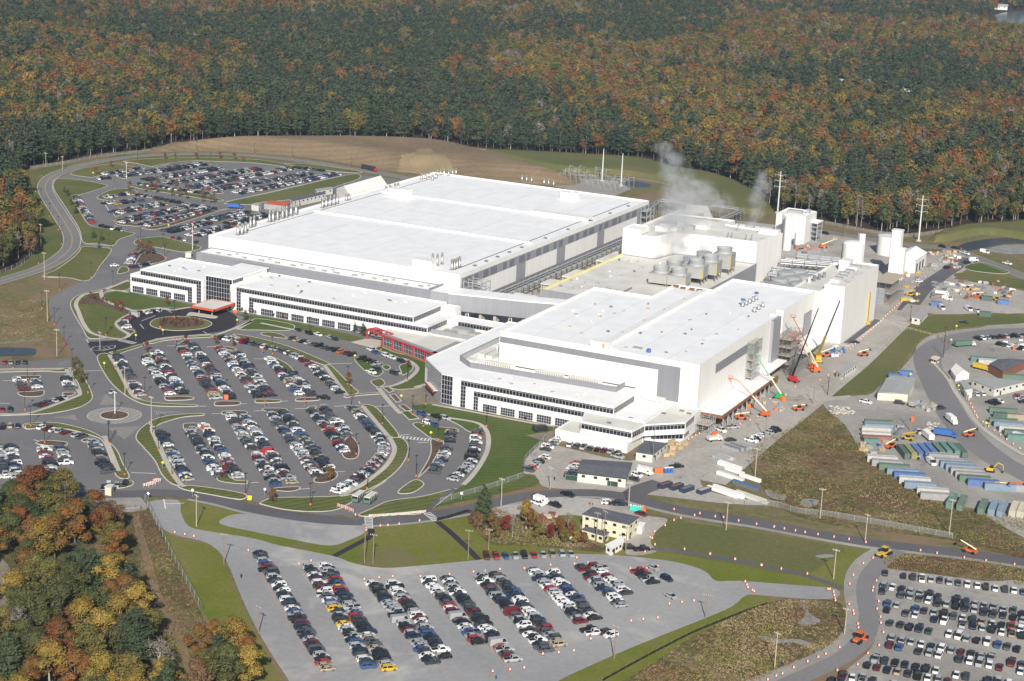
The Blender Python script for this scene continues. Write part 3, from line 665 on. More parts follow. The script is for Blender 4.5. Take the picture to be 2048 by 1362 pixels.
for p in ([(135, 880), (180, 870), (260, 870), (340, 860), (335, 900), (240, 912), (160, 902)], [(100, 775), (130, 750), (300, 745), (310, 765), (220, 770)], [(280, 1275), (340, 1250), (500, 1260), (525, 1285), (420, 1295)], [(490, 878), (590, 878), (560, 900), (500, 905)], [(200, 1130), (260, 1128), (310, 1140), (270, 1158), (200, 1158)], [(630, 1250), (680, 1232), (720, 1250), (660, 1264)]):
    island(zc(*ZC, p), 'mulch')
for p in ([(900, 765), (960, 755), (1090, 775), (1080, 790), (930, 778)], [(1095, 800), (1180, 795), (1300, 772), (1560, 690), (1780, 652), (1700, 672), (1500, 735), (1300, 795), (1180, 815)], [(880, 680), (930, 662), (960, 690), (900, 712)], [(925, 405), (960, 395), (1020, 405), (960, 418)], [(1130, 460), (1170, 452), (1230, 470), (1160, 474)], [(1470, 495), (1520, 482), (1580, 495), (1500, 508)], [(1640, 520), (1700, 512), (1740, 530), (1660, 536)]):
    island(zc(*ZA, p), 'mulch')
# ---- pavements
for p in ([(1000, 4), (780, 92), (650, 120), (592, 185), (615, 260), (645, 335), (705, 412), (830, 450), (930, 462)], [(785, 95), (800, 150), (850, 178), (950, 212), (1060, 245), (1220, 222), (1330, 238), (1450, 220), (1520, 216)], [(1060, 250), (960, 296), (908, 340), (935, 385), (1005, 430), (960, 460)], [(1650, 440), (1740, 412), (1850, 370), (1960, 322)], [(800, 80), (900, 84), (1000, 100)], [(1210, 466), (1400, 444), (1640, 426)]):
    path(zc(*ZC, p), 2.1)
for p in ([(115, 388), (166, 470), (214, 562), (258, 632), (300, 650)], [(366, 830), (400, 905), (466, 1050), (526, 1142), (560, 1168)], [(1770, 872), (1800, 930), (1792, 985), (1735, 1062), (1620, 1148), (1500, 1218)], [(1615, 690), (1690, 780), (1765, 868)], [(1385, 446), (1460, 545), (1520, 625)], [(1010, 198), (1140, 225), (1240, 245)], [(870, 238), (960, 186)], [(1835, 405), (1885, 420), (1928, 450), (1935, 480), (1880, 532), (1790, 570), (1700, 580)], [(1920, 580), (1990, 560)]):
    path(zc(*ZD, p), 2.0)
path(zc(*ZE, [(190, 735), (240, 800), (300, 870), (345, 915)]), 2.2)
path(zc(*ZE, [(470, 908), (650, 940), (830, 968), (905, 1000), (940, 1060), (938, 1150), (900, 1240), (830, 1340), (770, 1400)]), 2.0)
path(zc(*ZE, [(560, 852), (780, 892), (1000, 934), (1240, 978), (1395, 1000)]), 1.8)
path(zc(*ZC, [(512, 690), (600, 850), (622, 890), (580, 917), (240, 1038), (0, 1048)]), 1.8)
path(zc(*ZJ, [(590, -20), (670, 180)]), 2.0)
path(zc(*ZC, [(-150, 700), (200, 697), (420, 694), (560, 690)]), 1.8)
path(zc(*ZA, [(1180, 325), (1350, 296), (1500, 280)]), 1.2); path(zc(*ZB, [(780, 386), (1100, 316), (1490, 226)]), 1.6); path(zc(*ZA, [(350, 1182), (520, 1192), (640, 1218)]), 1.6)
flat('plaza', gpoly(zc(*ZE, [(300, 738), (440, 738), (510, 730), (590, 790), (640, 860), (560, 858), (425, 862), (360, 815)]), False), 0.105, 'dirt')
flat('forecourt', gpoly(zc(*ZE, [(0, 428), (110, 402), (260, 420), (200, 455), (160, 470)]), False), 0.29, 'concrete')
flat('forecourt', gpoly([(1052, 872), (1112, 862), (1112, 882), (1090, 884)], False), 0.29, 'dirt')
# ---- painted markings: roundabout, splitters, crossings, stop bars, stall lines
def marks():
    c = g(228.7, 831)
    R0 = 11.2; poly = [(c[0]+R0*math.cos(2*math.pi*k/48), c[1]+R0*math.sin(2*math.pi*k/48)) for k in range(48)]
    o = flat('roundabout', poly, 0.090, 'asphalt_road')
    b = MB()
    for k in range(48):
        a0, a1 = 2*math.pi*k/48, 2*math.pi*(k+1)/48
        b.face([(c[0]+r*math.cos(a), c[1]+r*math.sin(a), 0.105) for r, a in ((R0-.45, a0), (R0, a0), (R0, a1), (R0-.45, a1))])
    for k in range(-7, 8):                        # parallel hatching across the apron
        y = k*1.55
        if abs(y) >= R0-.5: continue
        e = math.sqrt((R0-.5)**2-y*y)
        for s in (-1, 1):
            i0 = math.sqrt(max(0, 6.2**2-y*y))
            if e > i0: b.box(c[0]+s*i0, c[1]+y-.26, 0.098, c[0]+s*e, c[1]+y+.26, 0.108)
    b.build('hatching', 'paint_faded', o)
    island([(c[0]+6.0*math.cos(2*math.pi*k/40), c[1]+6.0*math.sin(2*math.pi*k/40)) for k in range(40)], 'mulch', name='planted_island', world=True)
    for tri in ([(820, 888), (940, 968), (778, 976)], [(582, 1048), (602, 1092), (400, 1070)], [(832, 1150), (1092, 1138), (970, 1242)], [(1200, 1018), (1480, 1024), (1212, 1052)]):
        w = [g(x, y) for x, y in zc(*ZC, tri)]
        b = MB(); cx = sum(p[0] for p in w)/3; cy = sum(p[1] for p in w)/3
        for k in range(7):
            f0 = 1-k*0.14; f1 = f0-0.045 if k else f0-0.03
            for i in range(3):
                p, q = w[i], w[(i+1) % 3]
                b.face([(cx+(p[0]-cx)*f0, cy+(p[1]-cy)*f0, 0.094), (cx+(q[0]-cx)*f0, cy+(q[1]-cy)*f0, 0.094), (cx+(q[0]-cx)*f1, cy+(q[1]-cy)*f1, 0.094), (cx+(p[0]-cx)*f1, cy+(p[1]-cy)*f1, 0.094)])
        b.build('splitter_marking', 'paint_faded')['kind'] = 'structure'
    # white painted splitter at the drive entrance
    b = MB(); w = [g(x, y) for x, y in zc(*ZC, [(700, 545), (730, 522), (900, 512), (890, 530), (800, 552)])]
    for i in range(5):
        p, q = w[i], w[(i+1) % 5]; strip(b, [p, q], -.14, .14, 0.105)
    for t in (.3, .5, .7):
        strip(b, [(w[0][0]+(w[2][0]-w[0][0])*t, w[0][1]+(w[2][1]-w[0][1])*t), (w[4][0]+(w[3][0]-w[4][0])*t, w[4][1]+(w[3][1]-w[4][1])*t)], -.14, .14, 0.105)
    for a_, c_ in (((670, 462), (940, 465)), ((670, 462), (690, 490)), ((1090, 345), (1120, 380)), ((1100, 320), (1210, 278)), ((1300, 235), (1335, 255)), ((1450, 282), (1480, 262)), ((1580, 402), (1610, 415))):
        strip(b, [g(*p) for p in zc(*ZC, [a_, c_])], -.16, .16, 0.105)
    b.build('drive_marking', 'paint_white')['kind'] = 'structure'
    def crossing(a, c, width, name='crossing', z=0.100, world=False, n=None):
        p, q = (a, c) if world else (g(*a), g(*c))
        L = math.hypot(q[0]-p[0], q[1]-p[1]); d = ((q[0]-p[0])/L, (q[1]-p[1])/L); nn = (-d[1], d[0])
        b = MB(); k = 0.0
        for s in (-1, 1):
            strip(b, [(p[0]+nn[0]*s*width/2, p[1]+nn[1]*s*width/2), (q[0]+nn[0]*s*width/2, q[1]+nn[1]*s*width/2)], -.12, .12, z)
        while k < L:
            x, y = p[0]+d[0]*k, p[1]+d[1]*k
            strip(b, [(x-nn[0]*width/2, y-nn[1]*width/2), (x+nn[0]*width/2, y+nn[1]*width/2)], -.3, .3, z+.004); k += 1.5
        b.build(name, 'paint_white')['kind'] = 'structure'
    Zc = lambda x, y: zc(*ZC, [(x, y)])[0]
    Zd = lambda x, y: zc(*ZD, [(x, y)])[0]
    crossing(Zc(935, 468), Zc(1050, 495), 3.0); crossing(Zc(1135, 492), Zc(1240, 462), 3.0)
    crossing(Zd(1835, 872), Zd(2005, 888), 3.0)
    crossing(zc(*ZK, [(985, 210)])[0], zc(*ZK, [(990, 285)])[0], 2.6, z=0.088); crossing(zc(*ZK, [(1330, 195)])[0], zc(*ZK, [(1385, 240)])[0], 2.6, z=0.088)
    b = MB()
    for z_, a, c in ((ZD, (455, 332), (510, 330)), (ZD, (690, 338), (740, 334)), (ZD, (970, 408), (1040, 408)), (ZD, (880, 676), (930, 674)), (ZD, (1120, 660), (1170, 658)), (ZD, (640, 690), (690, 688)), (ZD, (720, 733), (775, 732)), (ZD, (968, 718), (1020, 714)), (ZD, (1212, 704), (1285, 702)), (ZD, (1445, 690), (1505, 686)),
                     (ZD, (930, 1142), (1000, 1140)), (ZD, (1242, 1180), (1308, 1176)), (ZD, (1455, 1078), (1510, 1076)), (ZD, (1360, 680), (1400, 676)), (ZD, (1590, 660), (1600, 675)), (ZD, (1380, 440), (1550, 434)), (ZD, (1520, 620), (1730, 606)), (ZD, (1690, 690), (1800, 686)), (ZD, (1840, 860), (1890, 856)), (ZD, (1940, 905), (2005, 902)),
                     (ZC, (20, 785), (95, 785)), (ZC, (0, 960), (75, 962)), (ZC, (260, 1245), (310, 1258)), (ZC, (630, 710), (790, 706)), (ZJ, (740, 185), (880, 190)), (ZJ, (930, 362), (1040, 358)), (ZJ, (925, 335), (935, 390)), (ZA, (800, 590), (850, 670)), (ZA, (650, 930), (890, 942))):
        strip(b, [g(*p) for p in zc(*z_, [a, c])], -.22, .22, 0.094)
    b.build('stop_line', 'paint_white')['kind'] = 'structure'
marks()
# ------------------------------------------------------------------ the buildings (X along the fronts, Y into depth)
def glazing(parent, p0, p1, z0, z1, cols, rows, name='window', glass='glass', frame='mullion', t=0.16, edge=True, off=0.05):
    """dark glass with a grid of mullions on the wall p0->p1 (left to right from outside)"""
    gb = MB(); gb.wallbox(p0, p1, z0, z1, -0.12, off); o = gb.build(name, glass, parent)
    fb = MB(); L = math.hypot(p1[0]-p0[0], p1[1]-p0[1])
    for k in range(cols+1):
        if not edge and k in (0, cols): continue
        a = k/cols; c = (p0[0]+(p1[0]-p0[0])*a, p0[1]+(p1[1]-p0[1])*a); h = t/2/L
        q0 = (c[0]-(p1[0]-p0[0])*h, c[1]-(p1[1]-p0[1])*h); q1 = (c[0]+(p1[0]-p0[0])*h, c[1]+(p1[1]-p0[1])*h)
        fb.wallbox(q0, q1, z0-.02, z1+.02, -0.1, off+.07)
    for k in range(rows+1):
        z = z0+(z1-z0)*k/rows
        fb.wallbox(p0, p1, z-t/2, z+t/2, -0.1, off+.05)
    c = bpy.data.objects.new('frame', fb.mesh('frame', [frame])); COL.objects.link(c); c.parent = o
    c.matrix_parent_inverse = o.matrix_parent_inverse.inverted() if False else Matrix.Identity(4)
    return o
def block(parent, poly, z0, z1, wall='white_wall', roof='white_roof', parapet=0.7, names=('wall', 'roof'), pw=0.5):
    """outer walls with a parapet and a roof deck set inside it"""
    b = MB(); n = len(poly)
    a = sum(poly[i][0]*poly[(i+1) % n][1]-poly[(i+1) % n][0]*poly[i][1] for i in range(n))
    if a < 0: poly = poly[::-1]
    ins = inset(poly, pw); zd = z1-parapet
    for i in range(n):
        j = (i+1) % n; A, B, C, D = poly[i], poly[j], ins[j], ins[i]
        b.face([(*A, z0), (*B, z0), (*B, z1), (*A, z1)])
        b.face([(*A, z1), (*B, z1), (*C, z1), (*D, z1)])
        b.face([(*D, z1), (*C, z1), (*C, zd-.05), (*D, zd-.05)])
    w = b.build(names[0], wall, parent)
    r = flat(names[1], inset(poly, pw*0.9), zd, roof, parent, None)
    return w, r
def rect(x0, y0, x1, y1): return [(x0, y0), (x1, y0), (x1, y1), (x0, y1)]
def rvent(parent, x, y, z, sx, sy, h, mat='tower_grey', name='roof_vent'):
    b = MB(); b.box(x-sx/2, y-sy/2, z, x+sx/2, y+sy/2, z+h*.8); b.box(x-sx/2-.15, y-sy/2-.15, z+h*.8, x+sx/2+.15, y+sy/2+.15, z+h)
    return b.build(name, mat, parent)
# ---- main production hall
hall = thing('factory_hall', 'vast flat-roofed white production hall with grey louvre band and roof seams', 'building', (-95, 90, 0))
HX0, HX1, HY0, HY1, HZ = -172.0, -17.0, 90.0, 341.0, 24.5
block(hall, rect(HX0, HY0, HX1, HY1), 0, HZ, parapet=0.9)
def hallroof():
    zd = HZ-0.9
    for y in (183.5, 261):
        b = MB(); b.box(HX0+8, y-1.2, zd-.05, HX1-5, y+1.2, zd+1.0); b.build('roof_curb', 'white_wall', hall)
    b = MB(); b.box(-60, 259, zd, HX1-5, 266, zd+1.9); b.build('roof_curb', 'white_wall', hall)
    for y in (143, 219, 246, 313, 106, 331):
        b = MB(); b.box(HX0+9, y-.22, zd+.01, HX1-9, y+.22, zd+.07); b.build('roof_seam', 'roof_seam', hall)
    for x in (HX1-9,):
        b = MB(); b.box(x-.35, 106, zd+.01, x+.35, 331, zd+.10); b.build('roof_seam', 'seam_dark', hall)
    b = MB(); b.box(HX0+9-.3, 106, zd+.01, HX0+9+.3, 331, zd+.10); b.build('roof_seam', 'seam_dark', hall)
    for x in (-152, -130, -108, -87, -64, -43):
        b = MB(); b.box(x-.12, 106.4, zd+.01, x+.12, 330.5, zd+.05); b.build('roof_seam', 'roof_seam', hall)
    for x, y, sx, sy, h in ((-150, 258, 12, 7, 4.5), (-143, 255, 5, 5, 5.5), (-62, 318, 9, 6, 4.2), (-57, 316, 4, 5, 5), (-42, 98, 11, 6, 4.0)):
        rvent(hall, x, y, zd, sx, sy, h, 'white_wall', 'roof_housing')
    for y in (115, 128, 141, 155, 170, 200, 230, 262, 290, 318):
        rvent(hall, HX1-4.5, y, zd, 1.6, 1.2, .7, 'galv_dark', 'roof_hatch')
    # east wall: grey louvre band, panels, grey strips
    b = MB(); b.box(HX1, 92, 17.6, HX1+.15, 340, 22.2); lb = b.build('louvre_band', 'grey_light', hall)
    y = 95.0; k = 0
    while y < 336:
        w = (7.5, 4.5, 6.0)[k % 3]
        b = MB(); b.box(HX1+.15, y, 17.9, HX1+.3, y+w, 21.9)
        for s in range(1, 8): b.box(HX1+.3, y+.1, 17.9+s*.5, HX1+.42, y+w-.1, 17.9+s*.5+.18)
        b.build('louvre', 'grey_louvre', lb); y += w+(3.0, 5.5, 2.2, 7.0)[k % 4]; k += 1
    for y0, y1 in ((92, 110), (155, 166), (206, 217), (262, 272), (322, 340)):
        b = MB(); b.box(HX1, y0, 5, HX1+.22, y1, 17.6); b.build('wall_strip', 'grey_light', hall)
    b = MB(); b.box(HX1, 92, 4, HX1+.25, 340, 8.6); b.build('base_strip', 'grey_panel', hall)
    # stair tower frame at the near east corner
    b = MB()
    for x in (HX1+1, HX1+6, HX1+11):
        for y in (93, 98, 103): b.box(x-.2, y-.2, 8, x+.2, y+.2, 21)
    for z in (11, 14, 17, 20.5):
        for x in (HX1+1, HX1+6, HX1+11): b.box(x-.15, 93, z-.2, x+.15, 103, z+.1)
        for y in (93, 98, 103): b.box(HX1+1, y-.15, z-.2, HX1+11, y+.15, z+.1)
    for k, z in enumerate((11, 14, 17)): b.tube((HX1+1, 95, z), (HX1+11, 95, z+3), .25)
    b.build('stair_frame', 'galv', hall)
    b = MB()
    for x in (HX1+1, HX1+5):
        for y in (326, 332, 338): b.box(x-.2, y-.2, 0, x+.2, y+.2, 22)
    for z in (4, 8, 12, 16, 20):
        b.box(HX1+1, 326, z, HX1+5, 338, z+.2); b.tube((HX1+5, 326, z), (HX1+5, 338, z+4), .2)
    b.build('stair_frame', 'galv', hall)
hallroof()
# exhaust stacks on the roofs, each lifted off on its own
def stack_group(pts, z, h, r, label, group, n=10, mat='stainless', cap=True):
    first = None; h = h*.7; r = r*.85
    for x, y in pts:
        if first is None:
            first = local_thing('exhaust_stack', label, 'chimney', (x, y, z), 0, group)
            b = MB(); b.cyl(0, 0, 0, h*.82, r, n=n); lobj('shaft', b.mesh('shaft', [mat], True), first)
            b = MB(); b.cyl(0, 0, h*.82, h*.88, r*1.18, n=n); b.cyl(0, 0, h*.88, h, r*.82, n=n); lobj('cap', b.mesh('cap', [mat]), first)
            b = MB(); b.box(-r*1.3, -r*1.3, 0, r*1.3, r*1.3, .5); lobj('base', b.mesh('base', ['galv_dark']), first)
        else: copy_thing(first, (x, y, z))
ZD_ = HZ-0.9
stack_group([g(x, y, ZD_) for x, y in ((476, 470), (484, 469), (491, 466), (501, 455), (508, 453))], ZD_, 9, .9, 'tall stainless exhaust stack in the cluster at the front corner of the hall roof', 'stacks at the front corner of the hall roof')
stack_group([g(x, y, ZD_) for x, y in ((539, 444), (546, 443), (555, 440), (565, 437), (573, 435), (582, 432), (592, 429))], ZD_, 10, .95, 'tall stainless exhaust stack in the row of seven on the hall roof', 'row of seven stacks on the hall roof')
stack_group([g(x, y, ZD_) for x, y in ((645, 416), (652, 414), (660, 412), (668, 410), (674, 408))], ZD_, 9, .9, 'stainless exhaust stack in the row of five on the hall roof edge', 'row of five stacks on the hall roof')
stack_group([g(x, y, ZD_) for x, y in ((693, 401), (698, 400), (772, 384), (780, 382), (790, 379), (796, 378))], ZD_, 5.5, .8, 'short stainless exhaust stack along the west edge of the hall roof', 'short stacks on the west roof edge')
stack_group([g(x, y, ZD_) for x, y in ((843, 359), (851, 358), (858, 355), (865, 361), (872, 357), (874, 351), (881, 350), (888, 349), (897, 351), (905, 349), (912, 348), (1044, 361), (1053, 362), (1063, 364), (1088, 368), (1097, 369), (1107, 371))], ZD_, 5.5, .7, 'small exhaust stack in the scatter at the far end of the hall roof', 'stacks at the far end of the hall roof')
stack_group([g(x, y, ZD_) for x, y in ((865, 530), (874.5, 531), (884, 528.5))], ZD_, 9, .65, 'slim stainless stack of the three on the front edge of the hall roof', 'three slim stacks on the front edge of the hall roof')
stack_group([g(x, y, ZD_) for x, y in ((904, 540), (909, 539), (914, 537), (919, 534))], ZD_, 8, .85, 'stainless stack in the tight cluster at the hall\'s stair corner', 'stack cluster at the stair corner')
# ---- grey plant screen building between hall and west office
mid = thing('plant_wing', 'long grey-clad plant wing with white roof between hall and west office', 'building', (-97, 76, 0))
block(mid, rect(-170, 76, -26, 89.8), 0, 17.8, wall='grey_panel', roof='white_roof', parapet=.5)
b = MB(); b.box(-166, 75.85, 13.4, -40, 76, 16.6); b.build('louvre_band', 'grey_louvre', mid)
for k in range(14):
    x = -160+k*9.6+rnd.uniform(-2, 2); rvent(mid, x, 81+rnd.uniform(-1, 1), 17.3, rnd.uniform(2, 3.4), 1.2, .7, 'tower_grey')
    if k % 2: rvent(mid, x+3, 84.5, 17.3, 1.6, 1, .9, 'galv')
b = MB(); b.box(-27, 76, 17.8, -26, 90, 18.6); b.build('parapet_rail', 'grey_panel', mid)
# ---- west office: three storeys with wrap-around window bands
wo = thing('office_building', 'three-storey white west office with glass atrium and wrapped dark window bands', 'building', (-100, 41.5, 0))
FY = 41.5
block(wo, rect(-187, FY, -140.2, 76), 0, 9.8, parapet=.4, names=('wall', 'roof'))
block(wo, rect(-180.5, FY+.02, -140.0, 75.8), 9.4, 13.2, parapet=.5, names=('upper_wall', 'upper_roof'))
block(wo, rect(-123.2, FY, -8, 76), 0, 9.6, parapet=.4, names=('wall', 'roof'))
block(wo, rect(-123.4, FY+.02, -16, 75.9), 9.2, 13.2, parapet=.5, names=('upper_wall', 'upper_roof'))
for k in range(4):
    x = -185.6+k*8.9; glazing(wo, (x, FY), (x+7.2, FY), .25, 3.6, 6, 2, 'window')
for k in range(8):
    x = -104.5+k*9.15; glazing(wo, (x, FY), (x+7.4, FY), .25, 3.6, 7, 2, 'window')
def band(parent, p0, p1, z0, z1, pane=1.55, **k):
    L = math.hypot(p1[0]-p0[0], p1[1]-p0[1]); o = glazing(parent, p0, p1, z0, z1, max(2, int(L/pane)), 1, 'window_band', **k)
    b = MB(); b.wallbox(p0, p1, z1+.06, z1+.42, -.1, .14); c = b.build('head_trim', 'dark_metal'); c.parent = o
    return o
band(wo, (-186.2, FY), (-147.3, FY), 6.0, 7.8); glazing(wo, (-150.0, FY), (-147.3, FY), .2, 5.95, 2, 4, 'window_column')
band(wo, (-180.2, FY), (-141.6, FY), 10.2, 12.0); glazing(wo, (-144.4, FY), (-141.6, FY), .2, 10.1, 2, 6, 'window_column')
band(wo, (-119.5, FY), (-16.2, FY), 10.2, 12.0); glazing(wo, (-119.5, FY), (-116.9, FY), .2, 10.1, 2, 6, 'window_column')
band(wo, (-111.8, FY), (-8.2, FY), 6.2, 8.0); glazing(wo, (-111.8, FY), (-109.2, FY), .2, 6.1, 2, 4, 'window_column')
band(wo, (-16, FY+.3), (-16, 69), 10.2, 12.0); band(wo, (-8, FY+.3), (-8, 61), 6.2, 8.0)
b = MB(); b.box(-123.0, 43, 0, -139.9, 74, 15.4); b.build('atrium_wall', 'white_wall', wo)
b = MB(); b.box(-140.0, 42.6, 15.4, -122.6, 75, 16.0); b.build('atrium_roof', 'white_roof', wo)
glazing(wo, (-139.6, 43), (-123.4, 43), .3, 15.2, 10, 6, 'curtain_wall'); glazing(wo, (-123, 43.1), (-123, 52), 13.4, 15.2, 6, 1, 'curtain_wall', t=.2)
for k in range(26):
    rvent(wo, rnd.uniform(-176, -20), rnd.uniform(48, 73), 12.7 if True else 0, rnd.uniform(.6, 1.6), rnd.uniform(.5, 1.0), rnd.uniform(.3, .9), rnd.choice(['galv', 'white_wall', 'galv_dark']))
cp = thing('entrance_canopy', 'white-topped entrance canopy with orange-red edge over the circular drive', 'canopy', (-126, 30, 0))
b = MB(); b.box(-133.4, 22.5, 4.35, -119.8, 39.5, 4.5); b.build('deck', 'cream_roof', cp)
b = MB(); b.box(-133.8, 22.1, 3.5, -119.4, 22.5, 4.6); b.box(-119.8, 22.1, 3.5, -119.4, 40, 4.6); b.box(-133.8, 22.1, 3.5, -133.4, 40, 4.6); b.box(-133.8, 39.5, 3.5, -119.4, 40, 4.6); b.build('fascia', 'orange_red', cp)
for x in (-130.5, -122.5):
    for y in (24.5, 38):
        b = MB(); b.cyl(x, y, 0, 4.4, .28, n=8); b.build('column', 'tower_grey', cp)
# ---- dining pavilion with red frame
dp = thing('dining_pavilion', 'low glazed pavilion with red steel pergola along its lawn side', 'building', (-10, 35, 0))
dpoly = [(-26, 30.2), (9.5, 15.8), (11.4, 17), (11.4, 44), (-8, 44), (-8, 41.3), (-30, 41.3)]
block(dp, dpoly, 0, 5.0, parapet=.3, wall='pale_wall', roof='cream_roof')
A0, A1 = (-37.2, 33.6), (11.9, 13.6)
dv = ((A1[0]-A0[0])/math.hypot(A1[0]-A0[0], A1[1]-A0[1]), (A1[1]-A0[1])/math.hypot(A1[0]-A0[0], A1[1]-A0[1])); LL = math.hypot(A1[0]-A0[0], A1[1]-A0[1])
pt = lambda t: (A0[0]+dv[0]*t, A0[1]+dv[1]*t)
b = MB(); b.wallbox(pt(12), pt(LL), 5.0, 5.35, -2.6, .2); b.wallbox((12.1, 13.8), (12.1, 38.5), 5.0, 5.35, -2.6, .2); b.build('metal_eave', 'grey_light', dp)
b = MB(); b.wallbox(pt(0), pt(LL), 4.7, 5.5, .2, .7); b.wallbox((12.1, 13.4), (12.1, 39), 4.7, 5.5, .2, .7); b.wallbox(pt(0), pt(14), 4.8, 5.4, -5.5, -5.0)
for t in (0.2, 3.5, 7, 10.5, 13.5): b.wallbox(pt(t), pt(t+.5), 4.85, 5.35, -5.2, .3)
b.build('pergola_frame', 'red_steel', dp)
for t in (.6, 13, 21, 29, 37, 45.5, 52):
    p = pt(t); b = MB(); b.wallbox(pt(t-.35), pt(t+.35), 0, 4.8, -.1, .6); b.build('column', 'red_steel', dp)
for k in range(5):
    t0 = 13.6+k*8; glazing(dp, (pt(t0)[0]+dv[1]*0, pt(t0)[1]), pt(min(LL-.5, t0+7.0)), .2, 4.5, 6, 2, 'window', off=.02)
b = MB(); b.wallbox(pt(13), pt(LL-.3), 0, 4.7, -2.4, -.1); b.build('front_wall', 'dark_metal', dp)
b = MB(); b.wallbox(pt(14), pt(LL), .02, .32, .5, 1.8); b.build('planter_edge', 'brick_red', dp)
# ---- link block with plant well behind the pavilion
lk = thing('link_block', 'white single and two-storey link block around an open rooftop plant well', 'building', (10, 60, 0))
block(lk, rect(-7.9, 62, 26.5, 72), 0, 8.6, parapet=.4)
block(lk, rect(-15.9, 69.2, -8.1, 75.6), 9.0, 12.4, parapet=.4)
block(lk, [(11.5, 26), (26.4, 14), (26.4, 61.8), (-7.8, 61.8), (-7.8, 44.2), (11.5, 44.2)], 0, 5.2, parapet=.4, roof='cream_roof')
band(lk, (-2, 62), (18, 62), 6.0, 7.9); band(lk, (18.6, 62), (25.8, 62), 5.2, 7.0)
b = MB(); b.box(-7.5, 44.4, 4.9, 15, 44.9, 7.4); b.build('screen', 'grey_light', lk)
for x, y, sx, sy, h in ((4, 56, 10, 5, 2.4), (13, 53, 8, 4, 2.0), (0, 50, 6, 3, 1.8)): rvent(lk, x, y, 4.8, sx, sy, h, 'tower_grey', 'plant_unit')
# ---- covered bridge
br = thing('bridge', 'long light-grey enclosed bridge on concrete legs between the two halls', 'bridge', (10, 85, 0))
bp = [(-15.5, 75.8), (24.6, 84.2), (44, 90.5), (57, 97), (57, 106), (38.9, 99.8), (25.4, 96.2), (-17, 88.6)]
b = MB(); b.prism(bp, 9.2, 17.9, 0, True, 1); b.build('box', ['grey_light', 'white_roof'], br)
b = MB(); b.wallbox(bp[0], bp[1], 17.5, 18.2, -.2, .15); b.wallbox(bp[1], bp[2], 17.5, 18.2, -.2, .15); b.build('parapet', 'white_wall', br)
b = MB(); b.prism([(-26, 76.2), (-15.6, 76.0), (-17, 89.6), (-26, 89.6)], 13, 17.6, 0, True, 1); b.build('end_bay', ['grey_light', 'white_roof'], br)
for t, s in ((.02, 0), (.16, 1), (.30, 0), (.44, 0), (.58, 1), (.72, 0), (.9, 0)):
    x = bp[0][0]+(bp[1][0]-bp[0][0])*t*1.3; y = bp[0][1]+(bp[1][1]-bp[0][1])*t*1.3+2
    b = MB()
    if s: b.tube((x-2, y, 0), (x+.6, y, 9.3), .25, n=5); b.tube((x+3, y, 0), (x+1, y, 9.3), .25, n=5)
    else: b.box(x-.7, y, 0, x+.7, y+4, 9.3)
    b.build('leg', 'concrete' if not s else 'white_wall', br)
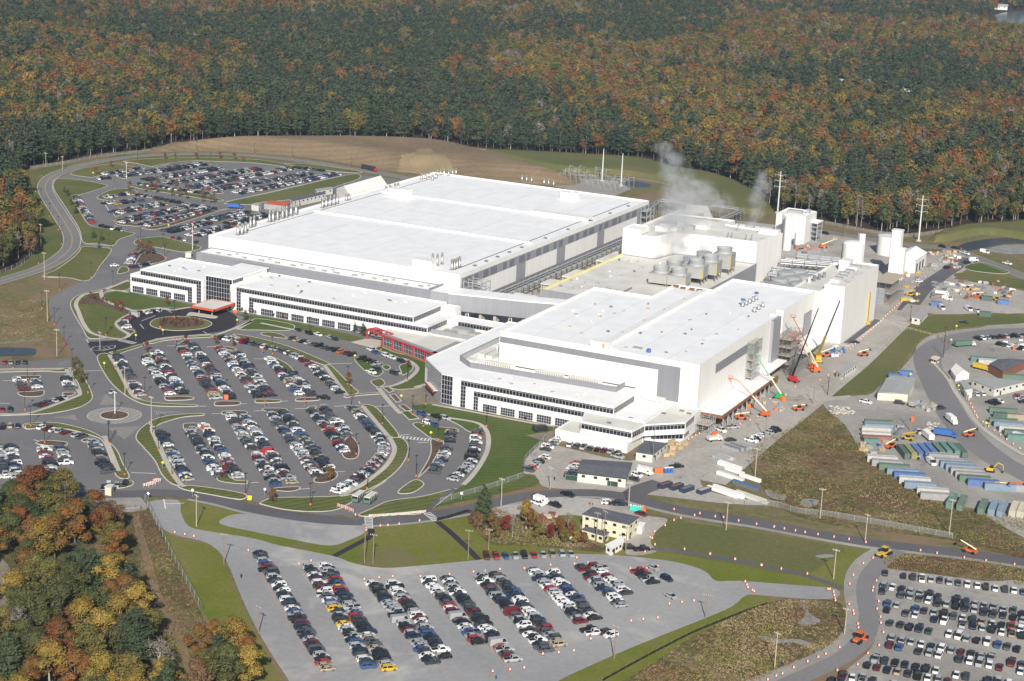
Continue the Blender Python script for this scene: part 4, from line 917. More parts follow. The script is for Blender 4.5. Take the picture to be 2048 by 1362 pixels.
# ---- second hall
sh = thing('second_hall', 'tall white second production hall with stepped back roof and grey corner band', 'building', (100, 60, 0))
SZ = 28.0
spoly = [(55.5, -7), (150, -7), (150, 86), (150, 97), (146, 97), (146, 105), (149.5, 105), (149.5, 154), (106, 154), (106, 125), (86, 125), (86, 94), (55.5, 94)]
block(sh, spoly, 0, SZ, parapet=1.0)
zd = SZ-1.0
def shdetail():
    b = MB(); b.wallbox((55.7, -7), (141.5, -7), 22.8, 25.4, 0, .2); b.wallbox((131.5, -7), (141.5, -7), 10.0, 22.8, 0, .2); b.build('corner_band', 'grey_panel', sh)
    b = MB(); b.wallbox((150, 13), (150, 64), 19.4, 23.4, 0, .2); b.build('side_band', 'grey_panel', sh)
    b = MB(); b.wallbox((150, 85.6), (150, 96.6), 6.8, 27.4, 0, 1.4); b.build('side_panel', 'grey_light', sh)
    b = MB(); b.box(101, -5.5, zd-.05, 104.5, 123, zd+1.1); b.build('roof_curb', 'white_wall', sh)
    for y in (20, 45, 70, 95): b = MB(); b.box(102.3, y, zd+1.1, 103, y+.7, zd+2.2); b.build('curb_post', 'galv', sh)
    b = MB(); b.box(98.5, -5.8, zd, 107, -1, zd+3.2); b.build('roof_housing', 'white_wall', sh)
    b = MB(); b.box(104.3, -5.95, zd+.6, 105.6, -5.8, zd+2.8); b.build('housing_door', 'lumber', sh)
    for x in (70, 85, 118, 134): b = MB(); b.box(x-.1, -5, zd+.01, x+.1, 92, zd+.05); b.build('roof_seam', 'roof_seam', sh)
    b = MB(); b.box(99.4, -4, zd+.01, 99.7, 123, zd+.06); b.build('roof_seam', 'roof_seam', sh)
    for k in range(46):
        x, y = rnd.uniform(60, 146), rnd.uniform(0, 90)
        if 97 < x < 108: continue
        rvent(sh, x, y, zd, rnd.uniform(.4, 1.4), rnd.uniform(.4, 1.0), rnd.uniform(.2, .9), rnd.choice(['galv', 'galv_dark', 'white_wall', 'lumber']), 'roof_fitting')
    for x, y, h in ((88, 122, 1.2), (92, 121, 1.0), (97, 120.5, 1.3), (101, 120, 1.4)): rvent(sh, x, y, zd, 2.4, 1, h, 'rusty', 'roof_fitting')
    b = MB(); b.cyl(123, 2, zd, zd+1.5, 1.0, n=10); b.build('roof_drum', 'blue_plastic', sh)
    rvent(sh, 117, 4, zd, 4, 2, .8, 'galv', 'roof_fitting')
    # recess under construction
    b = MB(); b.box(146.1, 97.2, 20, 146.3, 104.8, 27); b.build('bare_wall', 'beige_wall', sh)
    for y in (98, 102): b = MB(); b.box(146.3, y, 14, 146.45, y+1.6, 20); b.build('opening', 'dark_metal', sh)
    # low roofs along the east side
    b = MB(); b.box(150.2, -4, 6.0, 160.5, 66, 6.6); b.build('side_canopy', 'white_roof', sh)
    b = MB(); b.box(160.5, -4, 5.3, 160.75, 66, 6.75); b.box(150.2, -4.2, 5.3, 160.75, -4, 6.7); b.box(150.2, 66, 5.3, 160.75, 66.2, 6.75); b.build('canopy_edge', 'rusty', sh)
    b = MB(); b.box(150.2, 66.5, 6.2, 156, 96, 6.8); b.build('side_canopy', 'white_roof', sh)
    b = MB(); b.box(149.6, 112, 6.4, 160, 148, 7.0); b.build('side_canopy', 'white_roof', sh)
    for y in range(0, 66, 6):
        b = MB(); b.box(159.6, y-.2, 0, 160, y+.2, 6); b.build('canopy_post', 'galv', sh)
    b = MB(); b.box(150.3, 70, 0, 150.9, 95, 6.1); b.build('base_wall', 'galv_dark', sh)
    # louvre slot at the far end
    b = MB(); b.box(149.6, 139, 7.5, 149.8, 151, 19)
    b.build('louvre_slot', 'galv_dark', sh)
    for k in range(14): b = MB(); b.box(149.8, 139.3, 8+k*.78, 150.0, 150.7, 8.3+k*.78); b.build('louvre', 'galv', sh)
shdetail()
stack_group([g(*p, zd) for p in ((1485, 613), (1492, 610), (1499, 606.5), (1506, 603), (1512, 599.5))], zd, 3.4, .8, 'short galvanised roof duct in the row of five on the second hall', 'row of five ducts on the second hall', mat='galv')
stack_group([g(*p, zd) for p in ((1508.5, 624), (1517, 619), (1525, 614))], zd, 3.6, .8, 'short galvanised roof duct in the row of three on the second hall', 'row of three ducts on the second hall', mat='galv')
for p in ((1485, 613), (1512, 599.5)):
    x, y = g(*p, zd); c = local_thing('duct_cover', 'bright blue plastic cover on a roof duct of the second hall', 'cover', (x, y, zd+3.3), 0, 'blue duct covers')
    b = MB(); b.cyl(0, 0, 0, .5, 1.05, n=12); lobj('lid', b.mesh('lid', ['blue_plastic']), c)
    b = MB(); b.cyl(0, 0, -.25, 0, 1.12, n=12, bottom=True); lobj('rim', b.mesh('rim', ['blue_plastic']), c)
# ---- east office
eo = thing('office_building', 'three-storey white east office with faceted glass corner and wrapped window bands', 'building', (80, -38, 0))
EY = -38.0
block(eo, [(25.4, -20), (43.5, EY+.4), (49.2, EY), (138.8, EY), (138.8, -7.2), (55.3, -7.2), (55.3, 60), (26.6, 60)], 0, 9.4, parapet=.3)
block(eo, [(25.5, -19.9), (43.5, EY+.5), (49.4, EY+.02), (125, EY+.02), (125, -7.25), (55.25, -7.25), (55.25, 59.9), (26.7, 59.9)], 9.2, 13.4, parapet=.3, names=('upper_wall', 'upper_roof'))
glazing(eo, (25.5, -20), (43.4, EY+.4), .3, 13.0, 16, 10, 'curtain_wall', t=.2); glazing(eo, (43.6, EY+.35), (49.1, EY+.02), .3, 13.0, 4, 6, 'curtain_wall')
band(eo, (53.2, EY), (124.8, EY), 9.9, 11.8); glazing(eo, (53.2, EY), (55.6, EY), .2, 9.8, 2, 6, 'window_column')
band(eo, (59.6, EY), (112, EY), 6.2, 8.0); glazing(eo, (59.6, EY), (61.8, EY), .2, 6.1, 2, 4, 'window_column')
for k in range(6):
    x = 64.2+k*8.6; glazing(eo, (x, EY), (x+6.7, EY), .25, 3.6, 6, 3, 'window')
band(eo, (125, EY+.2), (125, -16.5), 9.9, 11.8)
b = MB(); b.box(25.6, -6, 0, 1, -5, 1); 
# red door canopy on the glass corner
b = MB(); b.wallbox((31, -24.6), (40, -33.8), 4.0, 4.4, .2, 2.4); dcan = b.build('door_canopy', 'cream_roof', eo)
b = MB(); b.wallbox((30.8, -24.4), (40.2, -34), 3.6, 4.5, 2.4, 2.8); c = b.build('fascia', 'red_steel'); c.parent = dcan
# plant screen on the roof
def screen(pts, z0, z1):
    b = MB()
    for p, q in zip(pts, pts[1:]): b.wallbox(p, q, z0, z1, -.25, 0)
    return b.build('plant_screen', 'grey_panel', eo)
screen([(39.5, 24), (39.5, -14), (48.5, -21.5), (117.5, -18.5), (117.5, -9)], 13.1, 15.6)
b = MB()
for k in range(34): 
    y = -13+k*1.08; b.box(39.75, y, 13.4, 40.1, y+.45, 15.3)
b.build('screen_louvres', 'galv', eo)
for x0, x1 in ((52, 66), (77, 90), (93, 108)):
    b = MB(); b.box(x0, -14.5, 13.1, x1, -11.5, 15.2); u = b.build('plant_unit', 'cream_roof', eo)
    b = MB(); k = x0+.4
    while k < x1-.4: b.box(k, -14.75, 13.4, k+.5, -14.5, 15.0); k += 1.1
    c = b.build('unit_fins', 'tower_grey'); c.parent = u
for x, y, sx, sy, h in ((45, 2, 3, 12, 1.8), (50, -2, 3, 8, 2.2), (46, 16, 4, 6, 1.6), (44, -12, 4, 4, 1.2)): rvent(eo, x, y, 13.1, sx, sy, h, 'cream_roof', 'plant_unit')
b = MB(); b.box(56, -8.6, 13.1, 122, -7.2, 13.35); b.build('painted_shadow', 'dark_metal', eo)  # dark strip painted in as the shadow where the hall wall meets this roof
for k in range(14): rvent(eo, rnd.uniform(56, 120), rnd.uniform(-35, -24), 13.1, rnd.uniform(.5, 1.4), .7, rnd.uniform(.3, .7), rnd.choice(['galv', 'white_wall']))
# south-east wing: low base, second floor set back on it, cantilevered polygon end
w2 = thing('office_wing', 'two-storey white office wing with blank base and faceted window bands', 'building', (128, -45, 0))
block(w2, rect(106.3, -54.3, 138.6, EY-.02), 0, 4.4, parapet=.35, roof='cream_roof')
block(w2, [(116.4, -51.6), (139.2, -51.6), (140.2, -41), (153.4, -28.6), (152, -7.3), (139, -7.3), (139, EY-.05), (112, EY-.05)], 4.0, 9.0, parapet=.35, roof='cream_roof')
band(w2, (116.7, -51.6), (139.0, -51.6), 5.9, 7.7); band(w2, (139.3, -51.4), (140.2, -41.2), 5.9, 7.7); band(w2, (140.4, -40.8), (153.2, -28.8), 6.3, 8.0); band(w2, (153.35, -28.2), (152.7, -17), 6.3, 8.0)
block(w2, [(139.4, -38), (152.6, -27.8), (151.6, -8), (139.2, -8)], 0, 4.2, parapet=.1, roof='cream_roof', names=('lower_wall', 'lower_roof'))
band(w2, (140.6, -37.0), (152.4, -28.0), 1.6, 3.4); band(w2, (152.55, -27.4), (152.1, -19), 1.6, 3.4)
for x, y in ((132, -36), (141, -22), (146, -14), (127, -47), (150, -16)): rvent(w2, x, y, 8.6, 1.6, .8, .6, 'galv_dark')
b = MB(); b.box(126, -9.5, 9.4, 136, -7.4, 11.2); b.build('plant_unit', 'cream_roof', w2)
# ------------------------------------------------------------------ utility plant
cu = thing('utility_building', 'low utility building with cream roof and yellow-edged parapet below the cooling towers', 'building', (45, 180, 0))
block(cu, [(9, 133), (82, 133), (82, 263.6), (33.5, 259.5), (29, 239.3), (9, 239.3)], 0, 12.2, wall='grey_light', roof='cream_roof', parapet=.5)
b = MB(); b.box(9.6, 133, 11.7, 9.95, 239, 12.6); b.build('yellow_edge', 'yellow_light', cu)
b = MB(); b.box(26, 134, 11.7, 26.3, 238, 11.9); b.build('roof_seam', 'roof_seam', cu)
for k in range(20): rvent(cu, rnd.uniform(12, 44), rnd.uniform(138, 232), 11.7, rnd.uniform(.5, 1.6), rnd.uniform(.5, 1.0), rnd.uniform(.3, 1.2), rnd.choice(['galv', 'galv_dark', 'white_wall', 'lumber']), 'roof_fitting')
for x, y in ((14, 145), (22, 145), (14, 160), (22, 160), (30, 150)): b = MB(); b.cyl(x, y, 11.6, 13.6, .18, n=6); b.box(x-.5, y-.3, 13.4, x+.5, y+.3, 13.8); b.build('vent_pipe', 'galv', cu)
for k in range(3):
    b = MB(); b.box(36+k*4, 150, 11.7, 39+k*4, 152.5, 13.2); b.build('plant_unit', 'white_wall', cu)
b = MB(); b.box(46.5, 155, 11.7, 46.8, 165, 12.6); b.box(37, 155, 11.7, 46.8, 155.3, 12.6); b.build('pipe_run', 'galv_dark', cu)
ch = thing('utility_block', 'tall plain white utility block behind the cooling towers', 'building', (45, 265, 0))
block(ch, [(8.5, 240), (27.6, 239.6), (32.5, 259.8), (81, 264), (85, 298), (49, 301), (49, 316), (8.5, 312)], 0, 24.6, parapet=.8, roof='cream_roof')
block(ch, rect(8.6, 240.1, 19, 254), 24.2, 27.4, parapet=.4)
for x, y, sx, sy, h in ((24, 262, 8, 4, 2.6), (30, 268, 5, 5, 2.2), (22, 272, 6, 3, 2), (36, 274, 6, 4, 2.8), (40, 284, 8, 6, 2.2), (28, 282, 4, 4, 3)): rvent(ch, x, y, 23.8, sx, sy, h, rnd.choice(['tower_grey', 'white_wall', 'galv']), 'plant_unit')
for x, y in ((34, 262), (62, 268), (64, 269), (73, 268), (76, 269), (60, 290)): b = MB(); b.cyl(x, y, 23.7, 27, .35, n=8); b.build('vent_pipe', 'stainless', ch)
b = MB(); b.box(72, 292, 23.8, 84, 297, 26.6); b.build('roof_housing', 'white_wall', ch)
def box_px(name, label, cat, roofpx, z, wall, roof, group=None, overhang=.25, ridge=0.0, trim=None, z0=0.0, windows=0, door=True):
    """plain building whose roof corners are given in photo pixels at height z"""
    poly = [g(x, y, z) for x, y in roofpx]
    a = sum(poly[i][0]*poly[(i+1) % 4][1]-poly[(i+1) % 4][0]*poly[i][1] for i in range(4))
    if a < 0: poly = poly[::-1]
    cx = sum(p[0] for p in poly)/4; cy = sum(p[1] for p in poly)/4
    t = thing(name, label, cat, (cx, cy, 0), group)
    b = MB(); b.prism(poly, z0, z-.18); b.build('wall', wall, t)
    rp = inset(poly, -overhang); b = MB()
    if ridge:
        l01 = math.dist(rp[0], rp[1]); l12 = math.dist(rp[1], rp[2])
        if l12 > l01: rp = rp[1:]+rp[:1]
        m0 = ((rp[0][0]+rp[3][0])/2, (rp[0][1]+rp[3][1])/2, z+ridge); m1 = ((rp[1][0]+rp[2][0])/2, (rp[1][1]+rp[2][1])/2, z+ridge)
        b.face([(*rp[0], z-.1), (*rp[1], z-.1), m1, m0]); b.face([(*rp[2], z-.1), (*rp[3], z-.1), m0, m1]); b.face([(*rp[3], z-.1), (*rp[0], z-.1), m0]); b.face([(*rp[1], z-.1), (*rp[2], z-.1), m1])
        b.face([(*p, z-.12) for p in reversed(rp)])
    else: b.prism(rp, z-.18, z)
    b.build('roof', roof, t)
    if trim:
        b = MB()
        for i in range(4): b.wallbox(rp[i], rp[(i+1) % 4], z-.45, z-.1, -.1, .08)
        b.build('trim', trim, t)
    if windows:
        for i in range(4):
            p, q = poly[i], poly[(i+1) % 4]; L = math.dist(p, q)
            k = int(L/windows)
            if k < 1: continue
            for j in range(k):
                for zz in ([z-1.9] if z < 5 else [z-1.9, z-4.7]):
                    f = (j+.5)/k; w = .65/L
                    gb = MB(); gb.wallbox((p[0]+(q[0]-p[0])*(f-w), p[1]+(q[1]-p[1])*(f-w)), (p[0]+(q[0]-p[0])*(f+w), p[1]+(q[1]-p[1])*(f+w)), zz, zz+1.0, -.05, .05); gb.build('window', 'glass', t)
    if door:
        p, q = poly[0], poly[1]; L = math.dist(p, q); w = .5/L
        gb = MB(); gb.wallbox((p[0]+(q[0]-p[0])*(.2-w), p[1]+(q[1]-p[1])*(.2-w)), (p[0]+(q[0]-p[0])*(.2+w), p[1]+(q[1]-p[1])*(.2+w)), z0+.1, z0+2.1, -.05, .06); gb.build('door', 'dark_metal', t)
    return t
def tank(name, label, cat, x, y, r, h, mat='white_wall', dome=1.2, rail=False, group=None, z0=0.0, n=28, ladder=True):
    t = local_thing(name, label, cat, (x, y, z0), 0, group)
    b = MB(); b.cyl(0, 0, 0, h, r, n=n, top=False); lobj('shell', b.mesh('shell', [mat], True), t)
    b = MB()
    for k in range(3):
        a0, a1 = k/3, (k+1)/3
        b.cyl(0, 0, h+dome*math.sin(a0*math.pi/2), h+dome*math.sin(a1*math.pi/2), r*math.cos(a0*math.pi/2)+.001, r*math.cos(a1*math.pi/2)+.001, n=n, top=(k == 2))
    lobj('roof', b.mesh('roof', [mat], True), t)
    if rail:
        b = MB()
        for k in range(n):
            a = 2*math.pi*k/n; a2 = 2*math.pi*(k+1)/n
            b.tube((r*math.cos(a), r*math.sin(a), h), (r*math.cos(a), r*math.sin(a), h+1.1), .07, n=4); b.tube((r*math.cos(a), r*math.sin(a), h+1.1), (r*math.cos(a2), r*math.sin(a2), h+1.1), .07, n=4)
        lobj('railing', b.mesh('railing', ['galv']), t)
    if ladder:
        b = MB(); b.box(-r-.5, -.4, 0, -r-.35, -.25, h+.6); b.box(-r-.5, .25, 0, -r-.35, .4, h+.6)
        for k in range(int(h/.6)): b.box(-r-.47, -.3, .3+k*.6, -r-.38, .3, .36+k*.6)
        lobj('ladder', b.mesh('ladder', ['galv']), t)
    return t
# cooling towers on the low roof
def cooler(x, y, z0, h, label, legs=1.6, w=10.2, d=11.5):
    t = local_thing('cooling_tower', label, 'cooling tower', (x, y, z0), math.radians(4), 'cooling towers on the utility roof')
    b = MB(); b.box(-w/2, -d/2, legs, w/2, d/2, h); b.box(-w/2-.12, -d/2-.12, h-.5, w/2+.12, d/2+.12, h+.1); lobj('casing', b.mesh('casing', ['tower_grey']), t)
    for sx in (-1, 1):
        for sy in (-1, 0, 1): b = MB(); b.box(sx*(w/2-.4)-.2, sy*(d/2-.4)-.2, -.1, sx*(w/2-.4)+.2, sy*(d/2-.4)+.2, legs); lobj('leg', b.mesh('leg', ['galv_dark']), t)
    b = MB(); b.cyl(0, 0, h, h+1.2, w*.44, w*.40, n=24, top=False); b.cyl(0, 0, h+1.2, h+3.2, w*.40, w*.43, n=24, top=False); b.cyl(0, 0, h+1.0, h+1.1, w*.40, n=24); lobj('fan_stack', b.mesh('fan_stack', ['tower_fan'], True), t)
    b = MB()
    for k in range(5):
        a = 2*math.pi*k/5; b.face([(.3*math.cos(a), .3*math.sin(a), h+1.5), (w*.37*math.cos(a-.12), w*.37*math.sin(a-.12), h+1.45), (w*.37*math.cos(a+.16), w*.37*math.sin(a+.16), h+1.65)])
    lobj('fan', b.mesh('fan', ['galv_dark']), t)
    b = MB(); b.box(w/2, -d/2+.3, legs, w/2+.35, -d/2+.75, h+.5); lobj('ladder', b.mesh('ladder', ['yellow_steel']), t)
    return t
for x, y, h, l, lab in ((54.5, 186, 6.2, 1.2, 'low grey cooling tower at the front corner of the utility roof'), (64.5, 187, 6.2, 1.2, 'low grey cooling tower beside the second hall roof'), (57.5, 197.5, 7.4, 2.4, 'grey cooling tower behind the low front pair'), (69.5, 199.5, 9.6, 3.6, 'tall grey cooling tower raised on long legs'),
                        (62.5, 209, 8.2, 2.4, 'grey cooling tower in the middle of the steaming rows'), (72.5, 212.5, 10, 3.6, 'tall grey cooling tower behind the long-legged one'), (65.5, 221, 9.4, 2.4, 'grey cooling tower steaming beside the white block'), (73, 233, 11, 3.2, 'tallest grey cooling tower with yellow ladder at the white block')):
    cooler(x, y, 11.7, h, lab, l)
# tank farm, silos, towers
tank('storage_tank', 'large white domed storage tank with ladder behind the east block', 'tank', 119.5, 327, 6.1, 18, dome=1.6)
tank('storage_tank', 'slender white tank standing right behind the domed tank', 'tank', 121.5, 337.5, 2.0, 22, dome=.3)
tank('storage_tank', 'wide white flat tank with railing round its roof', 'tank', 123.5, 394, 7.0, 11.5, dome=.4, rail=True)
tank('silo', 'tall white silo against the air plant building', 'silo', 66.8, 366, 2.6, 21, dome=.8)
tank('silo', 'tall white silo one step behind the first by the air plant', 'silo', 63.0, 373, 2.4, 20.5, dome=.8)
tank('silo', 'short white silo in front of the air plant wall', 'silo', *g(1595, 494), 2.0, 9, dome=.8)
ap = thing('air_plant', 'square white air-separation building with side stair by the forest road', 'building', (62, 400, 0))
block(ap, rect(51, 389, 70.5, 412), 0, 17.6, parapet=.6)
b = MB(); b.box(70.6, 400, 12, 75.5, 411.5, 12.5); b.build('stair_roof', 'white_roof', ap)
b = MB()
for x in (71, 75):
    for y in (400.5, 411): b.box(x-.2, y-.2, 0, x+.2, y+.2, 12)
for k in range(4): b.box(70.6, 401, 3*k, 75, 410.5, 3*k+.2)
b.build('stair_frame', 'galv', ap); rvent(ap, 60, 400, 17, 9, 4, 2.0, 'tower_grey', 'plant_unit'); rvent(ap, 67, 405, 17, 2, 3, 2.6, 'galv', 'plant_unit')
tw = thing('cold_box', 'tall narrow white cold-box tower with caged ladder', 'tower', (145, 328, 0))
b = MB(); b.box(142, 325.5, 0, 147.6, 331, 29); b.build('casing', 'white_wall', tw)
b = MB(); b.box(141.8, 325.4, 28.6, 147.8, 331.2, 29.4); b.build('cap', 'white_wall', tw)
b = MB()
for k in range(18): b.box(141.4, 326.5, 2+k*1.4, 142, 328.4, 2.35+k*1.4)
b.box(141.5, 326.5, 0, 141.7, 326.7, 28.5); b.build('ladder_cage', 'galv_dark', tw)
b = MB(); b.box(147.7, 327, 0, 150.2, 331, 18.5); b.box(147.6, 326.9, 18.5, 150.3, 331.1, 18.8); b.build('side_casing', 'white_wall', tw)
sd_ = thing('gabled_shed', 'white gabled shed beside the cold-box tower', 'shed', (145, 364, 0))
b = MB(); b.prism(rect(137.5, 350.5, 151.5, 377), 0, 8); b.build('wall', 'white_wall', sd_)
b = MB(); y0, y1 = 350, 377.6
b.face([(137, y0, 7.9), (144.5, y0, 11), (144.5, y1, 11), (137, y1, 7.9)][::-1]); b.face([(144.5, y0, 11), (152, y0, 7.9), (152, y1, 7.9), (144.5, y1, 11)][::-1]); b.face([(137, y0+.3, 7.9), (152, y0+.3, 7.9), (144.5, y0+.3, 11)]); b.face([(137, y1-.3, 7.9), (144.5, y1-.3, 11), (152, y1-.3, 7.9)]); b.build('roof', 'white_roof', sd_)
for y in (354, 361, 368): b = MB(); b.box(151.5, y, .1, 151.62, y+3, 5); b.build('door', 'dark_metal', sd_)
eb = thing('east_block', 'tall windowless white east block with yellow ladder and rooftop fans', 'building', (156, 195, 0))
block(eb, rect(151, 165, 161.6, 227), 0, 29.6, parapet=.8, roof='cream_roof')
block(eb, rect(136.8, 158, 150.9, 227), 0, 27.2, parapet=.8, roof='cream_roof')
b = MB(); b.box(161.6, 212, 1, 162.1, 214.5, 17); b.box(162.1, 212, 0, 163.6, 215, 1.5); b.build('ladder', 'yellow_steel', eb)
for x, y, sx, sy in ((153, 176, 4, 3), (153, 183, 4, 2), (153, 189, 5, 2), (152, 196, 5, 2), (153, 203, 4, 3), (152, 210, 5, 2), (152, 216, 6, 2)): rvent(eb, x, y, 28.8, sx, sy, 1.4, rnd.choice(['galv', 'white_wall', 'tower_grey']), 'plant_unit')
for x, y in ((157, 180), (158, 190), (157, 200), (159, 178)): b = MB(); b.tube((x, y, 28.8), (x, y, 30.4), .2); b.tube((x+.8, y, 28.8), (x+.8, y, 30.4), .2); b.build('vent_pipe', 'galv', eb)
for k in range(4): b = MB(); b.cyl(139.5+k*1.1, 176+k*5, 26.4, 29.5, .8, n=10); b.build('fan_unit', rnd.choice(['pale_wall', 'galv_dark', 'stainless']), eb)
b = MB(); b.box(143.6, 214, 26.4, 149, 222, 32); b.build('roof_housing', 'white_wall', eb)
b = MB(); b.box(162.5, 168, .02, 166, 226, .14); b.build('paved_strip', 'asphalt_dark', eb); b = MB(); b.box(166, 165, .02, 167.6, 230, .2); b.box(152, 162.5, .02, 167.6, 165, .2); b.build('kerb', 'concrete', eb)
lg = thing('pump_house', 'low grey-sided pump house beyond the east block', 'building', (152, 275, 0)); block(lg, rect(146, 262, 157.5, 290), 0, 8, wall='grey_light', roof='cream_roof', parapet=.4)
b = MB(); b.box(148, 261.85, .2, 151, 262, 5.5); b.build('door', 'dark_metal', lg)
gb_ = thing('grey_plant_house', 'white-roofed plant house with grey front behind the utility block', 'building', (50, 340, 0)); block(gb_, rect(38, 330, 62, 350), 0, 16, wall='grey_light', roof='white_roof', parapet=.6)
for x in (44, 49, 54, 58): b = MB(); b.cyl(x, 338, 15.3, 18.6, .5, n=8); b.build('vent_pipe', 'stainless', gb_)
sb = thing('steam_house', 'beige box housing behind the utility block roof', 'building', (12, 320, 0)); block(sb, rect(8, 316, 24, 330), 0, 24, wall='beige_wall', roof='cream_roof', parapet=.3)
gw = thing('screen_shed', 'long pale grey shed beside the pipe bridge and the meadow track', 'building', (8, 395, 0)); block(gw, [(p[0], p[1]) for p in (g(1370, 428, 8), g(1425, 432, 8), g(1417, 412, 8), g(1372, 408, 8))], 0, 8, wall='tower_grey', roof='cream_roof', parapet=.2)
for i, (x, y) in enumerate(((1548, 568), (1572, 573), (1598, 566), (1560, 558), (1585, 555), (1610, 552), (1573, 545), (1596, 541))):
    p = g(x, y, 15); t = tank('fan_drum', 'low round grey fan drum in the sunken row beside the east block', 'fan', p[0], p[1], 5.0, 15, mat='tower_fan', dome=.9, group='fan drums beside the east block', ladder=False)
# pipe racks
def rack(name, label, pts, z, w, npipe, mat='galv', group=None):
    t = thing(name, label, 'pipes', (pts[0][0], pts[0][1], 0), group); pb = MB(); fb = MB()
    for (p, q) in zip(pts, pts[1:]):
        L = math.dist(p, q); d = ((q[0]-p[0])/L, (q[1]-p[1])/L); nn = (-d[1], d[0])
        for k in range(npipe):
            o = (k/(max(1, npipe-1))-.5)*w; r = rnd.choice([.18, .28, .4]); zz = z+.3+(.9 if k % 3 == 2 else 0)
            pb.tube((p[0]+nn[0]*o, p[1]+nn[1]*o, zz), (q[0]+nn[0]*o, q[1]+nn[1]*o, zz), r, n=6)
        s = 0.0
        while s <= L:
            fb = MB()
            for o in (-w/2-.3, w/2+.3):
                x, y = p[0]+d[0]*s+nn[0]*o, p[1]+d[1]*s+nn[1]*o; fb.box(x-.18, y-.18, 0, x+.18, y+.18, z+1.6)
            a = (p[0]+d[0]*s-nn[0]*(w/2+.4), p[1]+d[1]*s-nn[1]*(w/2+.4)); c = (p[0]+d[0]*s+nn[0]*(w/2+.4), p[1]+d[1]*s+nn[1]*(w/2+.4))
            fb.tube((*a, z), (*c, z), .2, n=4); fb.tube((*a, z+1.4), (*c, z+1.4), .15, n=4); s += 7.0; fb.build('support_frame', 'galv_dark', t)
    pb.build('pipe_run', mat, t)
    return t
rack('pipe_rack', 'long galvanised pipe rack running beside the hall\'s louvred wall', [(-12, 112), (-12, 330)], 7.0, 5, 7)
rack('pipe_rack', 'pipe bridge crossing the yard behind the white utility block', [(86, 302), (128, 316)], 7, 9, 8)
rack('pipe_rack', 'second pipe bridge crossing the yard toward the tank farm', [(88, 288), (126, 300)], 9, 6, 6)
rack('pipe_rack', 'pipe bridge running from fan drums to the crossing pipes', [(122, 215), (112, 300)], 6, 5, 6)
rack('pipe_rack', 'angled pipe bridge round the pond behind the hall', [g(1293, 420, 6), g(1318, 402, 6), g(1368, 408, 6)], 6, 3, 4)
rack('pipe_rack', 'pipe bridge on the grass below the meadow track', [g(1424, 412, 6), g(1484, 421, 6), g(1440, 440, 6)], 6, 3, 4)
for i, (x0, y0, x1, y1, z, lab) in enumerate(((-9, 128, 4, 140, 6.5, 'flat-roofed loading shelter nearest the grey bridge'), (-7, 165, 6, 178, 7, 'flat-roofed loading shelter with block wall beside the pipe rack'), (-4, 186, 8, 206, 7.5, 'wide loading shelter on concrete posts in the service yard'), (-4, 232, 5, 262, 8, 'long narrow loading shelter beside the white utility block'))):
    t = thing('loading_shelter', lab, 'shelter', ((x0+x1)/2, (y0+y1)/2, 0))
    b = MB(); b.box(x0, y0, z-.6, x1, y1, z); b.build('roof', 'cream_roof', t)
    for x in (x0+.6, (x0+x1)/2, x1-.6):
        for y in (y0+.6, y1-.6): b = MB(); b.box(x-.3, y-.3, 0, x+.3, y+.3, z-.6); b.build('post', 'concrete', t)
    if i in (0, 1): b = MB(); b.box(x0+1, y0+1.2, 0, x0+7, y1-1, z-.7); b.build('block_wall', 'tower_grey', t)
rs = thing('red_hoist', 'small hut with red railing in the service yard', 'hut', (1, 268, 0)); b = MB(); b.box(-3, 262, 0, 5, 270, 6); b.build('wall', 'tower_grey', rs); b = MB(); b.box(-3.2, 261.8, 6, 5.2, 270.2, 6.4); b.build('roof', 'cream_roof', rs); b = MB(); b.box(-3.3, 261.6, 6.3, 5.3, 261.8, 7.3); b.box(-3.3, 261.6, 6.3, -3.1, 270, 7.3); b.build('railing', 'hazard_red', rs)
for i, (y0, z_) in enumerate(((270, 5), (277, 7), (309, 5), (322, 6.5))): rack('pipe_rack', ('lowest pipe bundle beside the utility block corner', 'raised pipe bundle above the lowest one', 'wide pipe bundle in front of the silos', 'pipe bundle feeding the domed tank')[i], [(87, y0), (112 if i < 2 else 116, y0+4)], z_, 4, 6, 'galv')
# substation and pylons
ss = thing('substation', 'outdoor electrical substation of grey lattice posts and busbars behind the hall', 'substation', (*g(1180, 372), 0))
pf = MB(); bf = MB(); c0 = g(1113, 362); c1 = g(1236, 384); c2 = g(1225, 362)
for i in range(12):
    for j in range(5):
        x = c0[0]+(c1[0]-c0[0])*i/11+(j-2)*1.0; y = c0[1]+(c1[1]-c0[1])*i/11+j*6
        h = rnd.choice([5, 6, 7, 8, 11]); pf = MB(); pf.box(x-.1, y-.1, 0, x+.1, y+.1, h)
        pf.build('post', 'galv', ss)
        if j < 4: bf.tube((x, y, h-.4), (x, y+6, h-.8), .07, n=4)
        if i < 11: bf.tube((x, y, h-1), (x+(c1[0]-c0[0])/11, y+(c1[1]-c0[1])/11, h-1), .07, n=4)
bf.build('busbar', 'pylon_grey', ss)
flat('substation_pad', gpoly([(1105, 372), (1150, 356), (1235, 362), (1262, 378), (1230, 392), (1160, 384)], False), 0.04, 'gravel_track')
